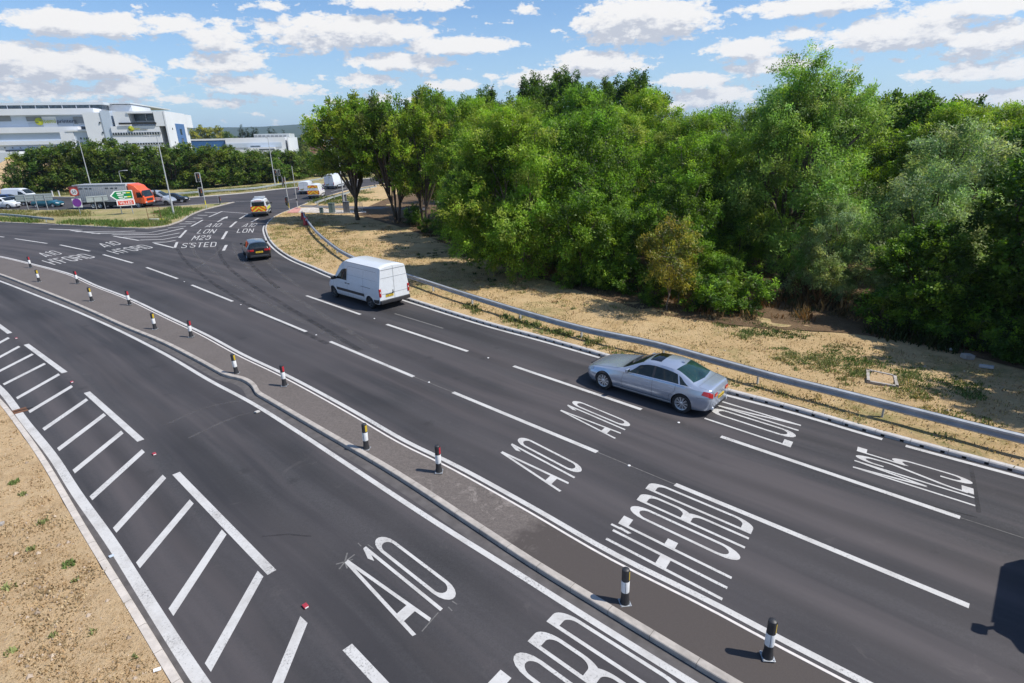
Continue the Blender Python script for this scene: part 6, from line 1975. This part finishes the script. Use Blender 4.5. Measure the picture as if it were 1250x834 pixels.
for k, px in enumerate(range(84, 430, 26)):
    b = G(px, 232 - max(0, px - 200) * .07, .08); d = Vector((b.x, b.y, 0)).normalized(); p = b + d * 9
    tree('belt_b' if k % 2 else 'belt', p, plumb(p, px, 182 if px > 60 else 190), k * 1.3, LR, GR)
for k, (px, d) in enumerate([(440, 150), (470, 160), (500, 170), (530, 180)]):
    p = AT(px, 180, d); p.z = .08; tree('belt', p, 9, k, 'tree of the belt beyond the far road, beyond the view', GR)

# bare bank of earth at the left edge
mb = MB(); n = 24
def bank():
    a = AT(-80, 178, 120); b = AT(26, 178, 118)
    rows = []
    for j in range(9):
        f = j / 8; row = []
        for i in range(n + 1):
            u = i / n; p = a.lerp(b, u) + Vector((0, f * 16, 0)); q = 1 - max(0, (u - .72) / .28) ** 1.5
            p.z = -.05 + 6.2 * (f ** .8) * q + .25 * noise.noise(p * .3); row.append(p)
        rows.append(row)
    for r0, r1 in zip(rows, rows[1:]): mb.strip(r0, r1)
bank(); o = mb.build('bank', M['earth'], None, True); o['kind'] = 'structure'
# leaning dark timber post in front of the bank
b = G(22, 233.5, .1); t = thing('timber_post', 'dark leaning pole in front of the bare bank at the left edge', 'pole', b)
top = AT(8.5, 197, b.y - 1) - b; mb = MB(); mb.tube([(0, 0, -.3), top], [.16, .12], 8); mb.build('pole', M['rust'], t, True)


# ------------------------------------------------------------------ the large white works
class Facade:
    def __init__(s, px0, Y0, px1, Y1):
        a, b = AT(px0, 178, Y0), AT(px1, 176, Y1)
        s.o = Vector((a.x, a.y, 0)); d = Vector((b.x - a.x, b.y - a.y, 0)); s.d = d.normalized(); s.rz = math.atan2(s.d.y, s.d.x); s.n = Vector((-s.d.y, s.d.x, 0))

    def pt(s, px, py, back=0.0):
        r = ray(px, py); q = s.o + s.n * back
        t = q.dot(s.n) / r.dot(s.n); p = Vector((0, 0, CAMZ)) + r * t
        return (p - q).dot(s.d), p.z


FB = Facade(0, 225, 120, 233)
works = thing('factory', 'large white factory with dark glazed bands and a lime sign above the tree belt', 'factory', FB.o, FB.rz)
def slab(mb, x0, y0, x1, y1, d0, d1, m=0):
    """box whose front face spans the photo rectangle; d0..d1 = distance behind the reference face"""
    u0, z1 = FB.pt((x0 + x0) / 2, y0); u1, z0 = FB.pt(x1, y1); u1b, z1b = FB.pt(x1, y0); ua, z0a = FB.pt(x0, y1)
    zt, zb = (z1 + z1b) / 2, (z0 + z0a) / 2
    u0 = (u0 + ua) / 2; u1 = (u1 + u1b) / 2
    mb.box(((u0 + u1) / 2, (d0 + d1) / 2, (zt + zb) / 2), (u1 - u0, d1 - d0, zt - zb), m)
def sl(name, parent, rects, mats):
    mb = MB()
    for r in rects: slab(mb, *r)
    return mb.build(name, mats, parent)


# left hall
hall = sl('hall', works, [(-160, 133, 113, 141, 1.2, 60, 0), (-160, 141, 117, 156, 3, 60, 1), (-160, 156.2, 96, 163.5, 0, 60, 0), (-160, 163.5, 98, 173.6, .8, 60, 2), (-160, 173.6, 80, 178.5, -.2, 60, 0), (-160, 178.5, 73, 200, .4, 60, 0), (110, 141.5, 119, 200, 1.0, 50, 0)], [M['cladwhite'], M['cladpale'], M['cladpale']])
sl('roof_light', works, [(-160, 124.0, 116, 127.3, 8.2, 60, 0), (-160, 127.3, 113, 133.2, 9, 60, 1)] + [(x, 127.2, x + .9, 132, 8.8, 9.6, 2) for x in (-60, -42, -25, -8, 10, 28, 45, 62, 80, 97)], [M['roofgrey'], M['winglass'], M['cladwhite']])
sl('roof', works, [(-160, 123.6, 143, 125.4, 14, 70, 0), (112, 125.3, 143, 134, 16, 40, 1)], [M['roofgrey'], M['cladwhite']])
sl('cladding_panel', works, [(-160, 142.2, 8, 149, 2.85, 3.1, 0), (27, 142.2, 47, 148, 2.85, 3.1, 0), (30, 150, 49, 155.5, 2.85, 3.1, 1), (47.5, 142.2, 65, 155.5, 2.8, 3.1, 2), (65.5, 142.2, 85, 155.5, 2.85, 3.1, 1), (85.5, 142.2, 103.5, 151.5, 2.85, 3.1, 0), (103.8, 142, 117, 155.5, 2.8, 3.1, 2)], [M['cladgrey'], M['cladmid'], M['cladwhite']])
def sign_text(txt, px0, px1, py, mat, d, parent, name='lettering'):
    u0, z = FB.pt(px0, py); u1, _ = FB.pt(px1, py)
    o = text_mesh(name, txt, 3.0, mat, parent, ((u0 + u1) / 2, d, z), (R(90), 0, 0), .06)
    w = o.dimensions.x; bpy.context.view_layer.update(); w = o.dimensions.x or 1
    k = (u1 - u0) / w; o.scale = (k, k, 1); return o
sign = thing('wall_sign', 'lime and navy sign with a round emblem high on the left part of the factory', 'sign', FB.o, FB.rz)
def emblem(px, py, r, d, parent):
    u, z = FB.pt(px, py)
    mb = MB(); mb.lathe([(r, 0), (r * .95, -.25), (r * .5, -.55), (.001, -.62)], 24, 0, 'Y', (u, d, z), False)
    o = mb.build('emblem', M['lime'], parent, True)
    mb = MB(); mb.tube([(u - r * .1, d - .5, z + r * .25), (u + r * .5, d - .45, z + r * .32), (u + r * .95, d - .2, z + r * .15)], [.06, .16, .05], 6); mb.tube([(u - r * .9, d - .25, z - r * .25), (u - r * .3, d - .55, z - r * .30), (u + r * .3, d - .5, z - r * .12)], [.05, .14, .06], 6); mb.build('emblem_band', M['navy'], o, True)
emblem(43.5, 148.2, 1.35, 2.6, sign)
sign_text('semi', 50, 64.5, 150.2, M['lime'], 2.55, sign); sign_text('printers', 66, 90, 150.2, M['navy'], 2.55, sign)
sl('pinstripe', sign, [(28, 148.0, 39, 148.5, 2.6, 2.75, 0), (92, 150.2, 104, 150.7, 2.6, 2.75, 0)], [M['cladwhite']])
# loading bays
sl('loading_canopy', works, [(11, 182.5, 61, 186, -2.4, .2, 0)], [M['navy']])
sl('loading_door', works, [(12, 186.3, 33, 196, .25, .5, 0), (36, 186.3, 46, 196, .25, .5, 0), (55, 186.3, 62, 196, .25, .5, 0)], [M['blue']])
sl('wall_light', works, [(x, 180, x + 1, 181.2, .1, .4, 0) for x in (5, 14.5, 24, 36, 50, 65)], [M['black']])
# lower entrance block
sl('entrance_block', works, [(88, 161, 104, 200, -7, 30, 0), (104, 160.5, 119, 200, -6.6, 30, 1), (90, 158.6, 119, 160.8, -7.2, 30, 0)], [M['cladwhite'], M['cladpale'], M['cladmid']])
sl('blue_base', works, [(80, 175.8, 92, 181, -7.15, -6.9, 0), (104.5, 175.2, 119, 181, -6.8, -6.5, 0)], [M['blue']])
sl('window', works, [(107.3, 168, 108.8, 170.4, -6.75, -6.5, 0), (114, 168, 115.5, 170.4, -6.75, -6.5, 0)], [M['glass']])
# right block
wt = M['cladwhite']
right = sl('office_block', works, [(120, 138.5, 146, 200, -9, 40, 0), (141, 136.5, 152, 200, -9.3, 40, 1), (152, 154.5, 208.5, 200, -9.8, 32, 0), (150, 137.5, 168, 154.6, -9.2, 32, 0), (198, 137.2, 209, 154.6, -9.9, 32, 2), (165, 137.4, 200, 139.6, -9.6, 32, 0), (165, 139.4, 200, 154.4, -3, 32, 0)], [wt, M['cladpale'], M['cladwhite']])
sl('terrace_glazing', works, [(168, 139.8, 197, 148.2, -3.4, -3.1, 0)] + [(x, 139.7, x + .8, 148.2, -3.7, -3.3, 1) for x in (181.5, 195)] + [(167, 148, 198, 148.9, -3.8, -3.2, 1)], [M['winglass'], M['cladwhite']])
sl('terrace_ledge', works, [(157, 150.4, 200.5, 152.6, -10.4, -9.7, 0)], [M['black']])
for y0, y1, xa, xb in ((162, 164.8, 149.5, 205.5), (174.3, 176.3, 160, 209)):
    w = sl('window_band', works, [(xa, y0, xb, y1, -10.05, -9.7, 0)], [M['glass']])
    sl('mullion', w, [(x, y0, x + .5, y1, -10.12, -10.0, 0) for x in np.arange(xa + 2.2, xb - 1, 3.1)], [wt])
for x, y in [(133.5, 150.6), (140.7, 150.8), (137, 162.3), (143.8, 162.5), (139, 169.3), (146.2, 169.3)]:
    sl('window', works, [(x - .8, y - 1, x + .8, y + 1, -9.25, -8.9, 0)], [M['glass']])
sl('window', works, [(149.4, 150.6, 150.8, 152.4, -9.5, -9.2, 0)], [M['glass']])
# sunlit end wall with its blue stair panel
def end_wall():
    u1, zt = FB.pt(208.5, 137.2, 0); zt = FB.pt(208.5, 137.4)[1]
    D0, D1 = -10, 18
    mb = MB(); mb.box((u1 + .02, (D0 + D1) / 2, zt / 2), (.5, D1 - D0, zt + .3), 0); e = mb.build('end_wall', wt, works)
    mb = MB(); a, b = D0 + (D1 - D0) * .40, D0 + (D1 - D0) * .86
    mb.box((u1 + .3, (a + b) / 2, (zt - 4) / 2), (.12, b - a, zt - 4), 0); p = mb.build('stair_panel', M['blue'], works)
    mb = MB()
    for k in range(4): mb.box((u1 + .38, a + (b - a) * .5, zt - 7 - k * 3.6), (.06, 2.6, 2.2), 0)
    mb.build('window', M['glass'], p)
    mb = MB()
    for z in (zt - 6, zt - 11): mb.box((u1 + .3, D0 + 6.5, z), (.1, .9, .7))
    mb.build('window', M['glass'], works)
end_wall()
sg2 = thing('wall_sign', 'smaller lime and grey sign with a round emblem under the factory terrace', 'sign', FB.o, FB.rz)
emblem(171, 157.6, .95, -9.9, sg2); sign_text('semi', 175, 181, 158.8, M['lime'], -9.95, sg2); sign_text('printers', 181.8, 190.5, 158.8, M['cladgrey'], -9.95, sg2)
# lorries and sheds in the yard, just their tops
yard = FB
for px, w, lab, mt in ((8, 9, 'white trailer roof in the factory yard at the left edge', M['cladwhite']), (14.5, 3, 'yellow skip in the factory yard beside the white trailer', M['signyel'])):
    p = AT(px, 186, 190 if mt is M['cladwhite'] else 186); h = AT(px, 185.5 if w > 5 else 192, p.y).z
    t = thing('trailer' if w > 5 else 'skip', lab, 'trailer' if w > 5 else 'skip', (p.x, p.y, 0), .1); mb = MB(); mb.bbox((0, 0, h - 1.6), (w, 3, 3.2), .1); mb.build('body', mt, t); mb = MB(); mb.box((0, 0, (h - 3.2) / 2), (w * .8, 1.5, h - 3.2)); mb.build('base', M['black'], t)

# ---- the low white warehouse to the right of the works
FC = Facade(277, 300, 350, 306)
ware = thing('warehouse', 'low white warehouse with a grey plant deck on its roof right of the factory', 'warehouse', FC.o, FC.rz)
FBs, FB = FB, FC
sl('wall', ware, [(277, 168, 350, 200, 0, 40, 0), (277, 174.5, 344, 180, -.3, .2, 1), (306, 180, 338, 200, -4, 0, 0)], [M['cladwhite'], M['cladpale']])
sl('roof_plant', ware, [(306, 163.2, 350, 167.8, 8, 30, 0)] + [(x, 165, x + 3.4, 168.2, 7.2, 8, 1) for x in np.arange(307, 346, 5.2)], [M['roofgrey'], M['cladgrey']])
sl('window_band', ware, [(306, 178, 318, 179.4, -.45, -.2, 0), (318, 181.5, 337, 182.8, -4.2, -3.9, 0)], [M['winglass']])
sl('blue_wall', ware, [(222, 171.5, 277, 200, 2, 30, 0), (222, 169.6, 277, 171.7, 1.8, 30, 1)], [M['blue'], M['cladwhite']])
u1, zt = FC.pt(350, 168); mb = MB(); mb.box((u1 + .3, 18, zt / 2), (.5, 37, zt + .3)); mb.build('end_wall', M['cladwhite'], ware)
FB = FBs
b2 = AT(377, 172, 420); t = thing('shed', 'pale roofed brick shed far off beside the wood', 'shed', (b2.x, b2.y, 0), .1)
h = AT(377, 169.5, 420).z; mb = MB(); mb.box((0, 0, h / 2 - 1), (20, 10, h - 2)); mb.build('wall', plain('brick', (.32, .16, .10), .9), t); mb = MB(); mb.prism([(-10.5, h - 2), (10.5, h - 2), (10.5, h - .6), (-10.5, h - .6)], -6, 6, 0, Matrix(((1, 0, 0, 0), (0, 0, 1, 0), (0, 1, 0, 0), (0, 0, 0, 1)))); mb.build('roof', M['roofgrey'], t)

# ---- trees far beyond
FAR_T = [(237, 172, 158, 'golden'), (248, 172, 153, 'golden'), (258, 172, 156, 'golden'), (268, 172, 154, 'golden'), (279, 172, 160, 'belt'), (297, 172, 152, 'conifer'), (304, 172, 156, 'conifer'), (311, 172, 154.5, 'conifer'), (315, 172, 156, 'conifer'), (331, 172, 155, 'conifer'), (336, 172, 157, 'conifer'), (347, 172, 158, 'conifer'), (371, 174, 164, 'golden'), (366, 175, 168, 'belt')]
names = {'golden': 'yellow green tree behind the white warehouse', 'conifer': 'dark conifer standing behind the warehouse roof', 'belt': 'round green tree beside the white warehouse'}
for k, (px, pb, pt_, kind) in enumerate(FAR_T):
    p = AT(px, pb, 370); p.z = 0; tree(kind, p, AT(px, pt_, 370).z, k * 1.9, names[kind], {'golden': 'yellow green trees behind the warehouse', 'conifer': 'conifers behind the warehouse', 'belt': 'round trees by the warehouse'}[kind], sx=.8 if kind == 'conifer' else 1.0)
# ---- far woods and hills
def ridge(name, Y, h0, amp, seed, mat, depth):
    mb = MB(); rows = [[], [], []]
    for i in range(241):
        x = Y * (-1.5 + 3.0 * i / 240)
        h = h0 + amp * noise.noise(Vector((i * .045, seed, 0))) + amp * .35 * noise.noise(Vector((i * .2, seed, 3))) + amp * .10 * noise.noise(Vector((i * .9, seed, 5)))
        rows[0].append(Vector((x, Y - depth, -5))); rows[1].append(Vector((x, Y, h))); rows[2].append(Vector((x, Y + depth * 2, -5)))
    mid = [a.lerp(b, .6) + Vector((0, 0, 6 * noise.noise(a * .004))) for a, b in zip(rows[0], rows[1])]
    for a, b in ((rows[0], mid), (mid, rows[1]), (rows[1], rows[2])): mb.strip(a, b)
    o = mb.build(name, mat, None, True, 80); o['kind'] = 'structure'; return o
M['hill'] = earth('wooded_hill', [(.025, .045, .018), (.035, .055, .02), (.05, .07, .03), (.06, .075, .03)])
ridge('hills', 4200, 105, 18, 2.2, M['hill'], 1500)
ridge('hills', 2600, 26, 9, 7.1, M['hill'], 700)

# ------------------------------------------------------------------ light and sky
SUN_AZ = math.atan2(-.225, .975)                 # direction towards the sun on the ground plane
SUN_EL = R(53)
sv = Vector((math.cos(SUN_AZ) * math.cos(SUN_EL), math.sin(SUN_AZ) * math.cos(SUN_EL), math.sin(SUN_EL)))
sd = bpy.data.lights.new('sun', 'SUN'); sun = bpy.data.objects.new('sun', sd); COL.objects.link(sun)
sun.location = (0, 0, 60); sun.rotation_euler = sv.to_track_quat('Z', 'Y').to_euler()
sd.energy = 4.9; sd.angle = R(.55); sd.color = (1, .95, .87)

wd = bpy.data.worlds.new('World'); scene.world = wd; wd.use_nodes = True
nt = wd.node_tree
bg = nt.nodes['Background']; HAZE = .00012
SKY_TINT = (.56, .74, .93)
bg.inputs['Strength'].default_value = SKY_STRENGTH = .14
sky = nd(nt, 'ShaderNodeTexSky', sky_type='NISHITA'); sky.sun_disc = False
sky.sun_elevation = SUN_EL; sky.sun_rotation = math.atan2(sv.x, sv.y)
sky.air_density = 1.0; sky.dust_density = .6; sky.ozone_density = 2.0; sky.altitude = 60


def cloud_group():
    g = bpy.data.node_groups.new('cloud_cover', 'ShaderNodeTree')
    g.interface.new_socket('Vector', in_out='INPUT', socket_type='NodeSocketVector')
    g.interface.new_socket('Cover', in_out='OUTPUT', socket_type='NodeSocketFloat')
    gi = g.nodes.new('NodeGroupInput'); go = g.nodes.new('NodeGroupOutput')
    v = gi.outputs[0]                                    # x = azimuth, y = elevation, degrees
    def fbm(scale, det, rough=.55, loc=(0, 0, 0)):
        mp = nd(g, 'ShaderNodeMapping'); mp.inputs['Scale'].default_value = scale; mp.inputs['Location'].default_value = loc
        lk(g, v, mp.inputs['Vector']); return noise_n(g, mp.outputs[0], 1, det, rough)
    big = fbm((.20, .50, 1), 5, .6); fine = fbm((.62, 1.25, 1), 7, .66, (5, 3, 2))
    acc = None
    for az, el, rx, ry, s in CLOUDS:
        mp = nd(g, 'ShaderNodeVectorMath', operation='SUBTRACT'); lk(g, v, mp.inputs[0]); mp.inputs[1].default_value = (az, el, 0)
        sc = nd(g, 'ShaderNodeVectorMath', operation='MULTIPLY'); lk(g, mp.outputs[0], sc.inputs[0]); sc.inputs[1].default_value = (1 / rx, 1 / ry, 0)
        ln = nd(g, 'ShaderNodeVectorMath', operation='LENGTH'); lk(g, sc.outputs[0], ln.inputs[0])
        a = math_n(g, 'MULTIPLY', math_n(g, 'SUBTRACT', 1.25, ln.outputs['Value']), s)
        acc = a if acc is None else math_n(g, 'SMOOTH_MAX', acc, a, .22)
    acc = math_n(g, 'MINIMUM', acc, .8)
    # fair-weather cover outside the framed part of the sky, and thin layers low down
    gen = math_n(g, 'MULTIPLY', math_n(g, 'SUBTRACT', big, .50), 2.2)
    t = math_n(g, 'MAXIMUM', acc, gen)
    low = nd(g, 'ShaderNodeSeparateXYZ'); lk(g, v, low.inputs[0])
    t = math_n(g, 'ADD', math_n(g, 'MULTIPLY', t, .74), math_n(g, 'MULTIPLY', math_n(g, 'SUBTRACT', big, .5), .55))
    t = math_n(g, 'ADD', t, math_n(g, 'MULTIPLY', math_n(g, 'SUBTRACT', fine, .5), 1.35))
    lk(g, t, go.inputs[0])
    return g


def sky_spot(px, py):
    r = ray(px, py); return math.degrees(math.atan2(r.x, r.y)), math.degrees(math.asin(r.z / r.length))


CLOUDS = []
for px, py, rx, ry, s in [(70, 28, 55, 15, 1), (140, 32, 40, 14, .95), (215, 28, 70, 12, .6), (265, 48, 45, 17, .9), (430, 38, 130, 20, 1), (560, 55, 80, 14, .95), (385, 46, 60, 20, .9),
                          (30, 78, 90, 24, .95), (110, 80, 70, 20, .95), (150, 105, 50, 14, .8), (30, 110, 80, 12, .8), (270, 78, 60, 14, .8), (290, 100, 80, 12, .75), (330, 110, 90, 10, .7), (490, 76, 80, 13, .85), (450, 98, 60, 10, .7),
                          (560, 104, 60, 9, .7), (500, 4, 90, 10, .9), (330, 6, 30, 9, .6), (780, 26, 95, 30, 1.05), (730, 78, 75, 18, 1), (655, 98, 55, 14, .9), (600, 92, 20, 6, .5), (910, 60, 50, 16, .9), (940, 82, 60, 12, .9), (850, 98, 65, 12, .8), (870, 118, 60, 14, .8),
                          (1000, 5, 95, 13, 1), (1095, 40, 90, 20, 1.05), (1215, 46, 55, 20, 1), (1190, 8, 75, 12, .9), (1200, 88, 80, 12, .8), (1240, 118, 60, 12, .8), (1140, 125, 40, 8, .6), (640, 10, 22, 9, .6), (980, 40, 40, 10, .7), (240, 125, 160, 8, .45), (430, 125, 160, 8, .4), (820, 130, 90, 12, .5)]:
    az, el = sky_spot(px, py)
    CLOUDS.append((az, el, rx * math.degrees(1 / FPX) * .86, ry * math.degrees(1 / FPX) * .86, s))
cg = cloud_group()
tc = nd(nt, 'ShaderNodeTexCoord'); sep = nd(nt, 'ShaderNodeSeparateXYZ'); lk(nt, tc.outputs['Generated'], sep.inputs[0])
deg = 180 / math.pi
az = math_n(nt, 'MULTIPLY', math_n(nt, 'ARCTAN2', sep.outputs[0], sep.outputs[1]), deg)
el = math_n(nt, 'MULTIPLY', math_n(nt, 'ARCSINE', sep.outputs[2]), deg)
def cover(dx, dy):
    cb = nd(nt, 'ShaderNodeCombineXYZ'); lk(nt, math_n(nt, 'ADD', az, dx), cb.inputs[0]); lk(nt, math_n(nt, 'ADD', el, dy), cb.inputs[1])
    gn = nd(nt, 'ShaderNodeGroup'); gn.node_tree = cg; lk(nt, cb.outputs[0], gn.inputs[0]); return gn.outputs[0]
c0 = cover(0, 0); c1 = cover(.5, 1.15)
alpha = ramp(nt, c0, [(.22, 0), (.30, .65), (.40, 1)])
# cloud lit from above and the right: greyer where there is more cloud on that side
shade = math_n(nt, 'SUBTRACT', c1, math_n(nt, 'MULTIPLY', c0, .55))
ccol = ramp(nt, shade, [(.02, (1, .99, .985)), (.15, (.90, .905, .93)), (.34, (.60, .64, .73))])
S = 1 / SKY_STRENGTH
vm = nd(nt, 'ShaderNodeVectorMath', operation='SCALE'); lk(nt, ccol, vm.inputs[0]); vm.inputs['Scale'].default_value = S * .84
# the clear sky, with the pale air of the lowest few degrees
low = ramp(nt, math_n(nt, 'DIVIDE', el, 26.0), [(.0, .80), (.14, .45), (.4, .12), (1.0, 0)])
skyc = mix(nt, 1.0, sky.outputs[0], SKY_TINT, 'MULTIPLY')
pale = nd(nt, 'ShaderNodeVectorMath', operation='SCALE'); pale.inputs[0].default_value = (.54, .70, .88); pale.inputs['Scale'].default_value = S * .94
skyc = mix(nt, low, skyc, pale.outputs[0])
full = mix(nt, alpha, skyc, vm.outputs[0])
lk(nt, full, bg.inputs['Color'])

# the air: far things fade towards blue
mb = MB(); mb.box((0, 0, 63), (18600, 18600, 146)); hz = mb.build('haze', []) if False else None
me = bpy.data.meshes.new('haze'); me.from_pydata(mb.v, [], mb.f); me.update(); hz = link('haze', me); hz['kind'] = 'stuff'; hz['label'] = 'thin blue summer haze over the whole place'
hm = bpy.data.materials.new('haze'); hm.use_nodes = True; hn = hm.node_tree
for n_ in list(hn.nodes):
    if n_.type != 'OUTPUT_MATERIAL': hn.nodes.remove(n_)
pv_ = nd(hn, 'ShaderNodeVolumePrincipled'); pv_.inputs['Color'].default_value = (.62, .80, 1.0, 1); pv_.inputs['Density'].default_value = HAZE; pv_.inputs['Anisotropy'].default_value = .3
lk(hn, pv_.outputs[0], next(n_ for n_ in hn.nodes if n_.type == 'OUTPUT_MATERIAL').inputs['Volume'])
me.materials.append(hm)

scene.view_settings.view_transform = 'Standard'; scene.view_settings.look = 'None'
scene.view_settings.exposure = 0.2; scene.view_settings.gamma = 1.0; scene.view_settings.use_curve_mapping = False
scene.cycles.max_bounces = 7; scene.cycles.diffuse_bounces = 4; scene.cycles.glossy_bounces = 3; scene.cycles.transmission_bounces = 3; scene.cycles.volume_bounces = 0
scene.cycles.transparent_max_bounces = 6
scene.cycles.use_denoising = True
